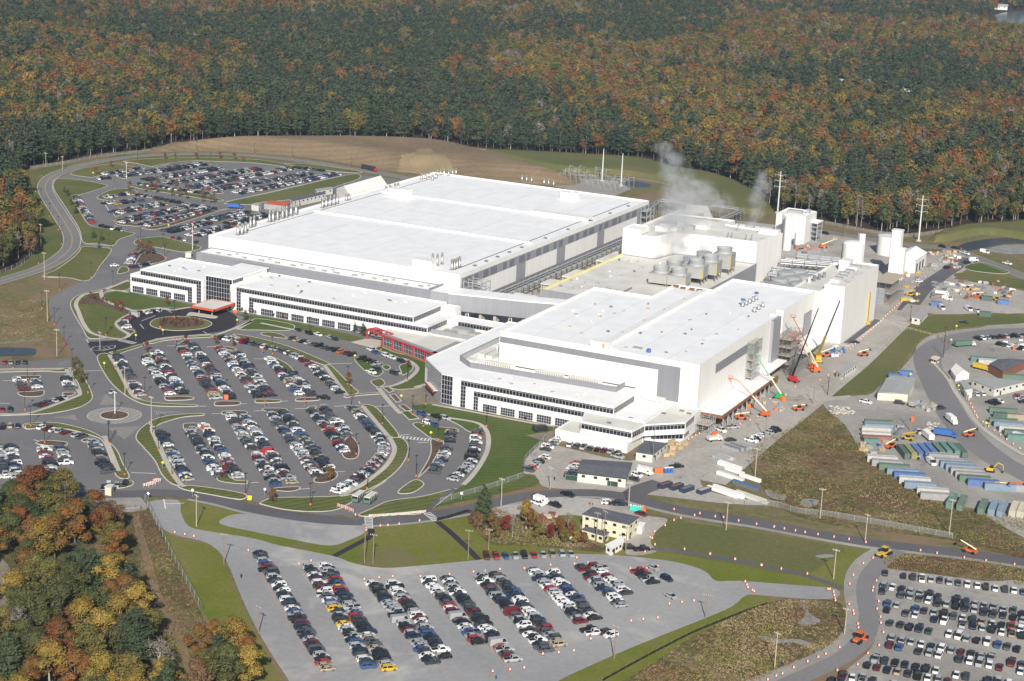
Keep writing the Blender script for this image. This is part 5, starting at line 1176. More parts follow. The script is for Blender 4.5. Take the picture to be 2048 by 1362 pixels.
def pylon(px, h, lab, arms=3):
    p = g(*px); t = local_thing('pylon', lab, 'pylon', (p[0], p[1], 0), 0, 'power line pylons')
    b = MB(); b.cyl(0, 0, 0, h, .6, .25, n=10); lobj('shaft', b.mesh('shaft', ['pylon_grey'], True), t)
    b = MB(); b.cyl(0, 0, 0, .8, 1.8, 1.6, n=12); lobj('footing', b.mesh('footing', ['concrete']), t)
    for k in range(arms):
        z = h-3-k*4
        for s in (-1, 1):
            b = MB(); b.tube((0, 0, z), (s*3.6, s*.6, z+.9), .16, .08, n=5); b.tube((s*3.6, s*.6, z+.9), (s*3.6, s*.6, z-.7), .09, n=4); lobj('arm', b.mesh('arm', ['pylon_grey']), t)
    return t
pylon((1204, 362), 24, 'pale steel pylon without arms rising over the substation', 0); pylon((1242, 372), 24, 'pale steel pylon without arms beside the pond', 0)
pylon((1555, 426), 29, 'pale steel pylon with crossarms between steam and dark pines'); pylon((1837, 482), 30, 'pale steel pylon with crossarms rising over the tank farm')
# ------------------------------------------------------------------ site buildings and trailers
box_px('site_office', 'pale site office with dark ribbed roof and green trim beside the staff parking', 'cabin', zc(*ZG, [(792, 292), (820, 212), (1128, 232), (1092, 328)]), 4.0, 'pale_wall', 'dark_roof', ridge=.9, trim='dark_green', windows=4)
box_px('site_office', 'two-storey beige modular office with dark flat roof by the service road', 'cabin', zc(*ZG, [(824, 552), (890, 508), (1172, 570), (1110, 616)]), 6.2, 'beige_wall', 'dark_roof', windows=3.2)
box_px('trailer', 'small beige trailer in front of the two-storey modular office', 'trailer', zc(*ZG, [(820, 646), (850, 630), (986, 664), (958, 686)]), 3.0, 'beige_wall', 'dark_roof', windows=3)
box_px('travel_trailer', 'white travel trailer parked by the autumn bushes', 'trailer', zc(*ZG, [(968, 742), (1062, 694), (1092, 710), (1002, 762)]), 3.0, 'canvas_white', 'canvas_white', windows=2.5)
box_px('white_trailer', 'small white box trailer beside the modular office', 'trailer', zc(*ZG, [(1160, 628), (1180, 600), (1210, 606), (1190, 636)]), 2.6, 'canvas_white', 'canvas_white', door=False)
box_px('site_trailer', 'pale grey site trailer with dark roof under the office wing', 'trailer', zc(*ZG, [(1155, 166), (1212, 96), (1348, 112), (1258, 182)]), 3.6, 'pale_wall', 'dark_roof', windows=4)
box_px('site_office', 'long grey modular office block beside the equipment yard road', 'cabin', zc(*ZM, [(1115, 386), (1180, 366), (1470, 398), (1262, 446)]), 3.8, 'pale_wall', 'tower_grey', windows=4)
box_px('work_shed', 'open shed with dark striped roof at the yard\'s far side', 'shed', zc(*ZM, [(1228, 284), (1285, 254), (1470, 258), (1316, 332)]), 4.5, 'rusty', 'dark_roof', ridge=.5, door=False)
box_px('site_trailer', 'pale trailer beside the white marquee', 'trailer', zc(*ZM, [(1036, 398), (1062, 386), (1120, 440), (1076, 452)]), 3.2, 'pale_wall', 'tower_grey', windows=4)
box_px('site_trailer', 'small white trailer at the end of the pale one', 'trailer', zc(*ZM, [(1068, 452), (1100, 440), (1118, 462), (1085, 474)]), 3.0, 'canvas_white', 'canvas_white')
box_px('guard_booth', 'cream guard booth at the yard gate', 'booth', zc(*ZM, [(852, 240), (875, 232), (906, 240), (885, 250)]), 3.0, 'beige_wall', 'beige_wall', windows=1.5)
box_px('marquee', 'white square marquee tent beside the yard footway', 'tent', zc(*ZM, [(980, 318), (1040, 304), (1098, 346), (1012, 362)]), 2.8, 'canvas_white', 'canvas_white', ridge=2.2, door=False)
box_px('site_trailer', 'grey trailer beside the curved grass bank', 'trailer', zc(*ZN, [(1058, 1018), (1132, 950), (1188, 960), (1122, 1030)]), 3.6, 'pale_wall', 'tower_grey', windows=4)
box_px('site_trailer', 'pale office trailer below the lifts at the roadside', 'trailer', [(1673, 742), (1706, 722), (1714, 727), (1682, 748)], 3.2, 'pale_wall', 'tower_grey', windows=3)
box_px('gate_house', 'small cream gate house at the edge of the autumn wood', 'booth', zc(*ZJ, [(592, 262), (612, 248), (642, 250), (628, 268)]), 3.4, 'beige_wall', 'pale_wall')
box_px('site_office', 'long pale temporary office block beside the far lot', 'cabin', zc(*ZB, [(1180, 362), (1390, 318), (1400, 332), (1200, 376)]), 4.5, 'pale_wall', 'dark_roof', windows=4)
box_px('site_office', 'small grey cabin behind the long temporary office', 'cabin', zc(*ZB, [(1335, 305), (1440, 290), (1445, 300), (1345, 316)]), 4.0, 'pale_wall', 'tower_grey', windows=5)
box_px('fabric_hall', 'big white fabric storage tent behind the hall', 'tent', zc(*ZB, [(1468, 300), (1690, 240), (1790, 290), (1560, 360)]), 6.0, 'canvas_white', 'canvas_white', ridge=5, door=False)
box_px('orange_shed', 'low shed with bright orange roof beside the far lot', 'shed', zc(*ZB, [(1018, 392), (1060, 376), (1182, 386), (1150, 408)]), 4.0, 'tower_grey', 'orange_red')
box_px('store_cabin', 'grey cabin beside the orange-roofed shed', 'cabin', zc(*ZB, [(940, 398), (960, 390), (1002, 396), (985, 406)]), 4.0, 'pale_wall', 'tower_grey')
box_px('shed', 'pale green utility cabinet shed at the office\'s far end', 'shed', zc(240, 490, 7.877, [(1030, 118), (1070, 100), (1125, 100), (1120, 120)]), 3.0, 'pale_wall', 'pale_wall', door=False)
box_px('storage_shed', 'yellow-trimmed storage tents joined side by side below the bank', 'shed', zc(*ZM, [(505, 470), (560, 385), (742, 398), (700, 480)]), 3.6, 'beige_wall', 'tower_grey', ridge=.4, door=True)
box_px('storage_shed', 'lime-edged shed roof behind the yellow-trimmed sheds', 'shed', zc(*ZM, [(560, 380), (600, 360), (745, 372), (742, 392)]), 3.2, 'dark_green', 'tower_grey', door=False)
HOUSES = []
for i, (x, y, s, lab) in enumerate(((1560, 127, 1.2, 'white house with pale roof half hidden in the far pines'), (1789, 192, 1.0, 'white house beside a brick-roofed one in the forest'), (1816, 188, 1.0, 'pale house among dark pines right of its white neighbour'), (2000, 14, 1.6, 'white house on the far lake shore'), (1965, 10, 1.5, 'pale house in the trees by the lake'), (726, 66, 1.0, 'grey-roofed house lost in the far forest'), (1690, 168, .9, 'small pale house in a forest gap'), (835, 87, 1.0, 'low white house beyond the forest haze'))):
    p = g(x, y, 4); HOUSES.append(p); t = local_thing('house', lab, 'house', (p[0], p[1], 0), rnd.uniform(-.6, .6), 'houses in the forest')
    b = MB(); b.box(-8*s, -5*s, 0, 8*s, 5*s, 6); lobj('wall', b.mesh('wall', ['white_wall']), t)
    b = MB(); b.face([(-8.5*s, -5.5*s, 6), (8.5*s, -5.5*s, 6), (8.5*s, 0, 9.5), (-8.5*s, 0, 9.5)]); b.face([(8.5*s, 5.5*s, 6), (-8.5*s, 5.5*s, 6), (-8.5*s, 0, 9.5), (8.5*s, 0, 9.5)]); b.face([(-8*s, -5*s, 6), (-8*s, 0, 9.3), (-8*s, 5*s, 6)]); b.face([(8*s, -5*s, 6), (8*s, 5*s, 6), (8*s, 0, 9.3)])
    lobj('roof', b.mesh('roof', [['tower_grey', 'brick_red', 'pale_wall'][i % 3]]), t)
    for x_ in (-5*s, 0, 5*s): b = MB(); b.box(x_-.8, -5*s-.08, 3.4, x_+.8, -5*s, 5); lobj('window', b.mesh('window', ['glass']), t)
# ------------------------------------------------------------------ vehicles
def car_parts(kind):
    """body (with roof), glass, one wheel and its four places; length along X, nose toward +X"""
    L, Wd, belt, top, cab = {'sedan': (4.7, 1.80, .92, 1.44, (-1.75, -1.05, .55, 1.35)), 'suv': (4.75, 1.90, 1.05, 1.75, (-2.15, -1.85, .55, 1.30)),
                             'pickup': (5.7, 2.0, 1.08, 1.85, (-.55, -.35, 1.00, 1.60)), 'minivan': (5.1, 1.98, 1.05, 1.78, (-2.35, -2.1, .85, 1.75)), 'hatchback': (4.1, 1.75, .95, 1.50, (-1.85, -1.45, .45, 1.25)), 'van': (5.9, 2.05, 1.25, 2.35, (-2.8, -2.75, 1.7, 2.3))}[kind]
    h = Wd/2; b = MB()
    xs = [-L/2, -L/2+.12, -L/2+.7, -.2, cab[3], L/2-.45, L/2-.06, L/2]
    if kind == 'pickup': tops = [.98, 1.04, 1.06, belt, belt+.02, 1.02, .92, .7]
    elif kind in ('suv', 'minivan', 'van', 'hatchback'): tops = [.85, belt-.05, belt, belt, belt-.02, belt-.14, .78, .6]
    else: tops = [.72, .90, belt, belt, belt-.03, .80, .66, .52]
    hw = [h*.86, h*.96, h, h, h, h*.97, h*.88, h*.80]
    rings = []
    for x, t, w in zip(xs, tops, hw):
        rings.append([(x, -w*.96, .26), (x, -w, .55), (x, -w*.95, t), (x, w*.95, t), (x, w, .55), (x, w*.96, .26)])
    base = len(b.v)
    for r in rings: b.v += r
    for i in range(len(rings)-1):
        for k in range(6):
            a = base+i*6+k; c = base+i*6+(k+1) % 6
            b.f.append((a, c, c+6, a+6)); b.m.append(0)
    b.f.append(tuple(base+k for k in range(6))[::-1]); b.m.append(0); b.f.append(tuple(base+(len(rings)-1)*6+k for k in range(6))); b.m.append(0)
    x0, x1, x2, x3 = cab; w0, w1 = h*.92, h*.76
    if kind == 'van': w1 = h*.9
    # roof cap
    b.face([(x1, -w1, top), (x2, -w1, top), (x2, w1, top), (x1, w1, top)])
    for s in (-1, 1): q = [(x1, s*w1, top), (x2, s*w1, top), (x2+.03, s*(w1+.03), top-.09), (x1-.03, s*(w1+.03), top-.09)]; b.face(q if s > 0 else q[::-1])
    # pillars as thin strips
    for (xa, xb) in ((x0, x1), (x3, x2)) + (((x0*.35, x1*.35),) if kind != 'pickup' else ()):
        for s in (-1, 1):
            d = .09; q = [(xa-d, s*(w0+.012), belt), (xa+d, s*(w0+.012), belt), (xb+d, s*(w1+.02), top), (xb-d, s*(w1+.02), top)]; b.face(q if s < 0 else q[::-1])
    if kind == 'van':   # blank cargo sides
        for s in (-1, 1): q = [(x0, s*(w0+.01), belt), (.9, s*(w0+.01), belt), (.9, s*(w1+.01), top), (x1, s*(w1+.01), top)]; b.face(q if s < 0 else q[::-1])
        b.face([(x0-.01, -w0, belt), (x0-.01, w0, belt), (x1-.01, w1, top), (x1-.01, -w1, top)][::-1])
    bed = None
    if kind == 'pickup':
        bed = MB(); bed.box(-L/2+.16, -h*.8, 1.045, -.75, h*.8, 1.09)
    gl = MB(); lo = belt-.02
    q = [(x0, -w0, lo), (x3, -w0, lo), (x3, w0, lo), (x0, w0, lo)]; r = [(x1, -w1, top-.012), (x2, -w1, top-.012), (x2, w1, top-.012), (x1, w1, top-.012)]
    for i in range(4): j = (i+1) % 4; gl.face([q[i], q[j], r[j], r[i]])
    wh = MB(); n = 10; R_ = .34 if kind not in ('pickup', 'suv', 'van') else .39
    for s in (0, 1):
        pass
    ring0 = [(R_*math.cos(2*math.pi*k/n), -.11, R_*math.sin(2*math.pi*k/n)) for k in range(n)]; ring1 = [(p[0], .11, p[2]) for p in ring0]
    bb = len(wh.v); wh.v += ring0+ring1
    for k in range(n): j = (k+1) % n; wh.f.append((bb+k, bb+n+k, bb+n+j, bb+j)); wh.m.append(0)
    wh.f.append(tuple(bb+k for k in range(n))); wh.m.append(0); wh.f.append(tuple(bb+n+k for k in reversed(range(n)))); wh.m.append(0)
    for s in (-.115, .115): 
        pts = [(R_*.58*math.cos(2*math.pi*k/8), s, R_*.58*math.sin(2*math.pi*k/8)) for k in range(8)]; wh.face(pts if s < 0 else pts[::-1], 1)
    wb = L*.29
    return b, gl, wh, [(sx*wb, sy*(h-.10), R_) for sx in (1, -1) for sy in (1, -1)], bed, (L, Wd)
KINDS = ('sedan', 'suv', 'pickup', 'minivan', 'hatchback', 'van')
CARDEF = {k: car_parts(k) for k in KINDS}
CMESH = {}
for k, (b, gl, wh, pos, bed, dim) in CARDEF.items():
    lt = MB(); L, Wd = dim
    lt.box(L/2-.12, -Wd*.42, .58, L/2+.01, Wd*.42, .70, 0)
    CMESH[k] = (b.mesh(k+'_body', ['car_paint']), gl.mesh('window', ['car_glass']), wh.mesh('wheel', ['rubber', 'rim']), pos, bed.mesh('bed_liner', ['rubber']) if bed else None, lt.mesh('grille', ['galv_dark']))
PALETTE = [('black', (.010, .010, .012), 21), ('charcoal', (.035, .037, .042), 13), ('dark grey', (.075, .08, .088), 11), ('silver', (.36, .37, .38), 20), ('white', (.74, .74, .73), 20), ('dark red', (.12, .012, .016), 5.5), ('red', (.30, .022, .024), 3.2), ('navy', (.014, .022, .050), 6), ('blue', (.035, .075, .20), 3.2), ('tan', (.33, .28, .20), 2.5), ('green', (.03, .06, .04), 1.8), ('yellow', (.60, .38, .03), .55), ('orange', (.45, .12, .03), .2)]
CARS = []      # (x, y, heading, kind, colour name, rgb, lot)
def pick():
    c = rnd.choices(PALETTE, [p[2] for p in PALETTE])[0]
    j = rnd.uniform(.85, 1.15)
    return c[0], tuple(min(.85, v*j) for v in c[1])
def put(x, y, h, lot, kind=None, col=None):
    kind = kind or rnd.choices(KINDS, [42, 34, 11, 5, 12, .6])[0]
    name, rgb = pick()
    if col:
        name = col; rgb = dict((p[0], p[1]) for p in PALETTE)[col]
    CARS.append((x, y, h, kind, name, rgb, lot))
def row(px, lot, pitch=2.58, occ=.96, side=1, world=False, kinds=None, skew=0.0, col=None):
    """cars side by side along a line of photo pixels, each square to the line"""
    w = list(px) if world else [g(x, y, .6) for x, y in px]
    if len(w) > 2: w = catmull(w, False, 6)
    for x, y, h in along(w, pitch, pitch*.4):
        if rnd.random() > occ: continue
        hd = h+math.pi/2*(1 if rnd.random() < (.82 if side > 0 else .18) else -1)+rnd.gauss(0, .022)+skew
        o = rnd.gauss(0, .22)
        put(x+math.cos(hd)*o+rnd.gauss(0, .08), y+math.sin(hd)*o+rnd.gauss(0, .08), hd, lot, kinds, col)
def rows(z_, lst, lot, double=0, **k):
    for p in lst:
        q = zc(*z_, p); row(q, lot, **k)
        if double:
            w = [g(x, y, .6) for x, y in q]; d = (w[-1][0]-w[0][0], w[-1][1]-w[0][1]); L = math.hypot(*d)
            row([(a[0]-d[1]/L*double, a[1]+d[0]/L*double) for a in w], lot, world=True, **k)
GR = 'gravel lot with orange row lines'
rows((480, 1090, 4.876), [[(185, 70), (860, 1210)], [(675, 200), (1265, 1195)], [(832, 190), (1470, 1235)], [(1295, 360), (1890, 1165)], [(1470, 340), (2015, 1105)]], GR, pitch=2.36, occ=.99)
rows(ZK, [[(1330, 580), (1645, 965)], [(1440, 570), (1825, 1055)]], GR, pitch=2.36, occ=.98)
rows(ZL, [[(172, 440), (572, 890)], [(265, 428), (655, 862)], [(482, 405), (775, 718)], [(592, 420), (845, 692)], [(762, 385), (1035, 642)], [(845, 380), (1045, 558)]], GR, pitch=2.36, occ=.98)
rows(ZL, [[(805, 752), (835, 782)], [(905, 765), (945, 790)], [(1100, 408), (1195, 490)]], GR, pitch=2.5, occ=1)
for x, y in ((1190, 405), (1268, 470), (1292, 572)): p = g(*zc(*ZL, [(x, y)])[0]); put(p[0], p[1], math.radians(-25), GR)
row(zc(*ZL, [(190, 330), (735, 312)]), 'line of cars along the grass bank', pitch=3.3, occ=1, side=-1)
SE = 'dirt lot beside the curving road'
rows(ZI, [[(968, 785), (1850, 905)], [(960, 848), (1850, 1028)], [(955, 880), (1850, 1062)], [(980, 945), (1850, 1112)], [(978, 978), (1850, 1146)], [(995, 1048), (1850, 1222)], [(1004, 1130), (1850, 1300)], [(990, 1165), (1850, 1338)], [(912, 1240), (1850, 1420)], [(868, 1275), (1850, 1462)], [(735, 1330), (1700, 1500)], [(680, 1362), (1500, 1530)]], SE, pitch=3.05, occ=.93)
UP = 'upper staff lot'; LO = 'lower staff lot'
rows(ZD, [[(160, 388), (305, 622)], [(330, 400), (480, 622)], [(388, 370), (558, 616)], [(535, 335), (748, 644)], [(606, 318), (842, 644)], [(770, 345), (1003, 632)], [(862, 365), (1078, 628)], [(1062, 402), (1243, 624)], [(1188, 488), (1315, 624)], [(1308, 440), (1485, 610)], [(740, 275), (900, 302), (1050, 338), (1170, 368), (1290, 425)]], UP)
rows(ZD, [[(418, 842), (585, 1135)], [(588, 822), (765, 1100)], [(672, 795), (885, 1115)], [(825, 735), (1105, 1155)], [(905, 735), (1198, 1142)], [(1065, 722), (1350, 1100)], [(1145, 718), (1425, 1072)], [(1315, 708), (1512, 955)], [(1385, 700), (1535, 865)], [(1555, 695), (1640, 790), (1705, 865), (1738, 930), (1722, 985), (1670, 1045), (1600, 1105), (1530, 1155), (1445, 1197)]], LO)
VI = 'visitor parking by the pavilion'
rows(ZD, [[(1185, 282), (1560, 385)], [(1605, 400), (1725, 445)]], VI, pitch=3.6, side=-1)
for x, y, c in ((1232, 243, 'navy'), (1297, 262, 'black'), (1350, 270, 'white'), (1420, 286, 'silver'), (1448, 296, 'navy'), (1668, 362, 'white'), (1690, 375, 'blue'), (1755, 395, 'white'), (1788, 408, 'white'), (1842, 428, 'navy'), (1665, 492, 'white'), (1700, 478, 'charcoal'), (1800, 500, 'charcoal'), (1818, 495, 'silver')):
    p = g(*zc(*ZD, [(x, y)])[0]); put(p[0], p[1], math.radians(-22), VI, None, c)
RG = 'narrow lot beside the big lawn'
rows(ZE, [[(690, 1030), (672, 1110)], [(660, 1140), (640, 1190), (590, 1280), (540, 1330)], [(870, 1025), (862, 1090), (850, 1150), (830, 1225), (780, 1290), (700, 1360)]], RG, pitch=2.9)
for x, y in ((530, 980), (575, 995), (590, 940), (648, 950), (488, 920)): p = g(*zc(*ZE, [(x, y)])[0]); put(p[0], p[1], math.radians(-15), RG)
WL = 'west lot beside the roundabout'
rows(ZC, [[(15, 640), (230, 640)], [(510, 748), (548, 855)], [(150, 772), (192, 858)], [(262, 768), (300, 845)], [(275, 978), (525, 905)], [(-60, 1012), (130, 1003)], [(-60, 1142), (180, 1135)], [(320, 1140), (650, 1222)]], WL, pitch=2.9)
rows(ZJ, [[(-10, 30), (30, 215)], [(55, 30), (105, 215)], [(245, 40), (300, 195)], [(345, 40), (372, 135)], [(525, 5), (612, 178)]], WL)
CI = 'curved bay of the circular drive'
rows(ZC, [[(985, 372), (960, 330), (1010, 292), (1090, 262), (1235, 232)]], CI, pitch=2.6)
FL = 'far lot below the meadow'
rows(ZB, [[(125, 228), (400, 190), (660, 152)], [(290, 250), (760, 176)], [(425, 272), (1000, 180)], [(572, 296), (1195, 178)], [(700, 312), (1320, 210)], [(868, 332), (1490, 212)], [(45, 402), (262, 374)], [(95, 455), (405, 398)], [(125, 512), (552, 420)], [(285, 532), (712, 425)], [(425, 572), (685, 515)], [(700, 498), (935, 445)], [(585, 598), (805, 540)], [(810, 522), (1045, 465)]], FL, pitch=2.6, occ=.95, double=4.9)
rows(ZB, [[(0, 215), (270, 172)], [(-20, 240), (60, 236)], [(240, 272), (440, 300), (660, 332)], [(1200, 168), (1400, 192)], [(320, 190), (540, 160)], [(30, 358), (168, 334)], [(215, 335), (400, 370), (700, 428)]], FL, pitch=2.6, occ=.93)
rows(ZA, [[(588, 552), (725, 765)], [(780, 785), (990, 822)], [(1000, 1080), (1040, 1000)], [(1010, 1106), (1165, 1078)]], FL)
for x, y in ((450, 612), (490, 618), (530, 625), (595, 640)): p = g(*zc(*ZB, [(x, y)])[0]); put(p[0], p[1], 2.0, FL)
ST = 'worksite staff parking below the office wing'
rows(ZG, [[(590, 155), (660, 95)], [(480, 285), (590, 195)], [(730, 120), (1050, 170)], [(740, 320), (775, 240)]], ST, pitch=2.9)
for x, y, h, kd, c in ((545, 495, -.3, 'pickup', 'white'), (648, 505, -.25, 'pickup', 'black'), (730, 440, -.25, 'pickup', 'black'), (975, 490, .6, 'suv', 'white'), (1030, 495, .5, 'pickup', 'black'), (1060, 500, .5, 'pickup', 'navy'), (1185, 560, -.2, 'sedan', 'dark red'), (1405, 265, .8, 'pickup', 'black'), (1160, 320, -.3, 'suv', 'white'), (1140, 345, -.2, 'sedan', 'charcoal'), (1190, 780, .7, 'pickup', 'black'), (1110, 770, .6, 'suv', 'black'), (545, 460, -.3, 'suv', 'charcoal'), (1680, 40, -.5, 'pickup', 'white'), (1755, 22, .75, 'pickup', 'silver'), (1742, 100, .8, 'sedan', 'charcoal'), (1040, 205, -.2, 'pickup', 'silver')):
    p = g(*zc(*ZG, [(x, y)])[0]); put(p[0], p[1], h, 'worksite yard', kd, c)
rows(ZG, [[(1860, 100), (1930, 60)], [(1970, 50), (2040, 20)]], 'roadside row below the scrub slope', pitch=2.9)
YD = 'equipment yard'
rows(ZM, [[(1140, 120), (1470, 95)], [(1280, 150), (1470, 190)], [(1130, 480), (1200, 480)], [(1410, 490), (1470, 540)], [(1230, 540), (1300, 525)]], YD, pitch=2.9)
for x, y, h, kd, c in ((425, 540, -.2, 'pickup', 'white'), (645, 545, .2, 'suv', 'charcoal'), (905, 580, .9, 'pickup', 'charcoal'), (765, 735, -1.0, 'pickup', 'white'), (850, 935, -.9, 'van', 'white'), (1420, 770, -.4, 'van', 'white'), (355, 150, .7, 'sedan', 'navy'), (1065, 20, .2, 'sedan', 'black')):
    p = g(*zc(*ZM, [(x, y)])[0]); put(p[0], p[1], h, YD, kd, c)
for x, y, h, kd, c in ((1640, 505, -.3, 'van', 'white'), (1490, 515, -.5, 'suv', 'white'), (1550, 570, .6, 'van', 'white'), (1820, 595, -.4, 'pickup', 'white'), (1500, 590, .7, 'suv', 'black'), (1295, 955, -1.0, 'van', 'white'), (1510, 965, -.9, 'van', 'white'), (1575, 975, -.9, 'pickup', 'white'), (1340, 880, -.2, 'van', 'white'), (1110, 740, .8, 'suv', 'white'), (1340, 630, .8, 'suv', 'black'), (365, 355, -.2, 'suv', 'navy'), (1300, 460, -.2, 'suv', 'black'), (1400, 470, -.2, 'sedan', 'black')):
    p = g(*zc(*ZN, [(x, y)])[0]); put(p[0], p[1], h, 'north works road', kd, c)
for px, h, kd, c, lot in (((225, 786), 1.9, 'sedan', 'silver', 'road above the roundabout'), ((229, 533), 1.0, 'sedan', 'white', 'road past the west office'), ((647, 798), .2, 'pickup', 'black', 'cross aisle between the staff lots'), ((217, 974), -1.0, 'suv', 'white', 'small lot at the wood edge'), ((234, 973), -1.0, 'sedan', 'silver', 'small lot at the wood edge'), ((250, 971), -1.1, 'suv', 'black', 'small lot at the wood edge'), ((207, 978), -1.0, 'sedan', 'black', 'small lot at the wood edge')):
    p = g(*px); put(p[0], p[1], h, lot, kd, c)
CARS.sort(key=lambda c: (c[0]-CAMX)**2+(c[1]-CAMY)**2)
def visible(x, y):
    u, v = topix(x, y, 1); return -30 < u < 2078 and -20 < v < 1390
CARS = [c for c in CARS if visible(c[0], c[1])]
KNAME = {'sedan': 'sedan', 'suv': 'suv', 'pickup': 'pickup_truck', 'minivan': 'minivan', 'hatchback': 'hatchback', 'van': 'cargo_van'}
KWORD = {'sedan': 'sedan', 'suv': 'SUV', 'pickup': 'pickup truck', 'minivan': 'minivan', 'hatchback': 'hatchback', 'van': 'cargo van'}
KCAT = {'sedan': 'car', 'hatchback': 'car', 'suv': 'suv', 'pickup': 'pickup', 'minivan': 'minivan', 'van': 'van'}
CAP = {'car': 290, 'suv': 290, 'pickup': 200, 'minivan': 80, 'van': 60}
seen = {k: 0 for k in CAP}; FAR = []
lone = {}
for c in CARS:
    key = (c[3], c[4], c[6]); lone[key] = lone.get(key, 0)+1
GZ = 0.075
for (x, y, h, kind, cname, rgb, lot) in CARS:
    cat = KCAT[kind]
    if seen[cat] >= CAP[cat]: FAR.append((x, y, h, kind, rgb)); continue
    seen[cat] += 1
    bm, gm, wm, pos, bedm, lm = CMESH[kind]
    o = bpy.data.objects.new(KNAME[kind], bm); COL.objects.link(o); o.location = (x, y, GZ); o.rotation_euler = (0, 0, h); o.scale = (1.05,)*3; o.color = (*rgb, 1)
    pre = {'line': 'in the', 'road': 'on the', 'cros': 'driving in the', 'nort': 'on the', 'curv': 'in the', 'visi': 'in the'}.get(lot[:4], 'in the')
    lab = f'{cname} {KWORD[kind]} parked {pre} {lot}' if not lot.startswith(('road', 'cross')) else f'{cname} {KWORD[kind]} driving on the {lot}'
    tag(o, lab, cat, f'{cname} {KWORD[kind]}s, {lot}')
    q = lobj('window', gm, o)
    for p in pos: w_ = lobj('wheel', wm, o); w_.location = p
    if bedm: lobj('bed', bedm, o)
    lobj('grille', lm, o)
def farcars():
    vs = []; fs = []; ms = []; tint = []
    for (x, y, h, kind, rgb) in FAR:
        b, gl, wh, pos, bed, dim = CARDEF[kind]; c, s = math.cos(h), math.sin(h)
        parts = [(b, 0, (0, 0, 0)), (gl, 1, (0, 0, 0))]+([(bed, 2, (0, 0, 0))] if bed else [])+[(wh, 2, p) for p in pos]
        for m, mi, o in parts:
            n = len(vs)
            for v in m.v:
                px_, py_ = v[0]+o[0], v[1]+o[1]; vs.append((x+1.05*(c*px_-s*py_), y+1.05*(s*px_+c*py_), GZ+1.05*(v[2]+o[2])))
            for f in m.f: fs.append(tuple(n+i for i in f)); ms.append(mi); tint.append(rgb)
    me = bpy.data.meshes.new('parked_cars'); me.from_pydata(vs, [], fs)
    for m in ('car_paint_far', 'car_glass', 'rubber'): me.materials.append(MATS[m])
    me.polygons.foreach_set('material_index', ms)
    at = me.attributes.new('tint', 'FLOAT_COLOR', 'FACE'); at.data.foreach_set('color', [v for t in tint for v in (*t, 1.0)])
    me.update(); o = obj('parked_cars', me)
    tag(o, 'mass of small distant parked cars filling the far and upper lots', 'cars', kind='stuff')
farcars()
print('cars', len(CARS), 'individual', seen, 'far', len(FAR))
# orange row lines on the gravel
b = MB()
for z_, p in (((480, 1090, 4.876), [(100, 90), (800, 1330)]), ((480, 1090, 4.876), [(840, 380), (1440, 1330)]), ((480, 1090, 4.876), [(1600, 600), (2100, 1330)]), (ZK, [(1400, 620), (1850, 1176)]), (ZL, [(215, 450), (345, 1000)]), (ZL, [(540, 430), (640, 900)]), (ZL, [(1230, 490), (1300, 560)]), (ZL, [(230, 850), (345, 990)])):
    strip(b, [g(*q) for q in zc(*z_, p)], -.10, .10, 0.066)
b.build('row_line', 'paint_orange')['kind'] = 'structure'
# ------------------------------------------------------------------ trees
def leaf_tri(V, Fc, c, nrm, size, R):
    """one small leaf-spray quad facing roughly nrm"""
    n = Vector((nrm[0]+R.gauss(0, .36), nrm[1]+R.gauss(0, .36), nrm[2]+R.gauss(0, .36)))
    if n.length < 1e-3: n = Vector((0, 0, 1))
    n.normalize(); a = n.orthogonal().normalized(); w = n.cross(a); t = R.uniform(0, 6.28)
    u = a*math.cos(t)+w*math.sin(t); v = n.cross(u); s = size*R.uniform(.6, 1.35); k = len(V)
    V.append(c+u*s*.6); V.append(c+v*s*.5+u*s*.05); V.append(c-u*s*.55); V.append(c-v*s*.45)
    Fc.append((k, k+1, k+2, k+3))
def crown_decid(seed, n, r=4.4, h=9.0, z0=5.0, leaf=.55, fill=1.0):
    R = random.Random(seed); V = []; Fc = []; cl = []
    for i in range(R.randint(13, 19)):
        a = R.uniform(0, 6.28); t = R.random()**.8; zz = z0+h*t
        rr = r*(math.sin(math.pi*(.12+.80*t))**.75)*R.uniform(.25, .85)
        cl.append((Vector((rr*math.cos(a), rr*math.sin(a), zz)), r*R.uniform(.26, .50)))
    cl.append((Vector((0, 0, z0+h*.85)), r*.45))
    ws = [c[1]**2 for c in cl]
    for i in range(n):
        c, cr = R.choices(cl, ws)[0]
        d = Vector((R.gauss(0, 1), R.gauss(0, 1), R.gauss(0, 1)+.25)).normalized()
        p = c+d*cr*(R.random()**.35)*fill
        leaf_tri(V, Fc, p, d+Vector((0, 0, .35)), leaf, R)
    return V, Fc
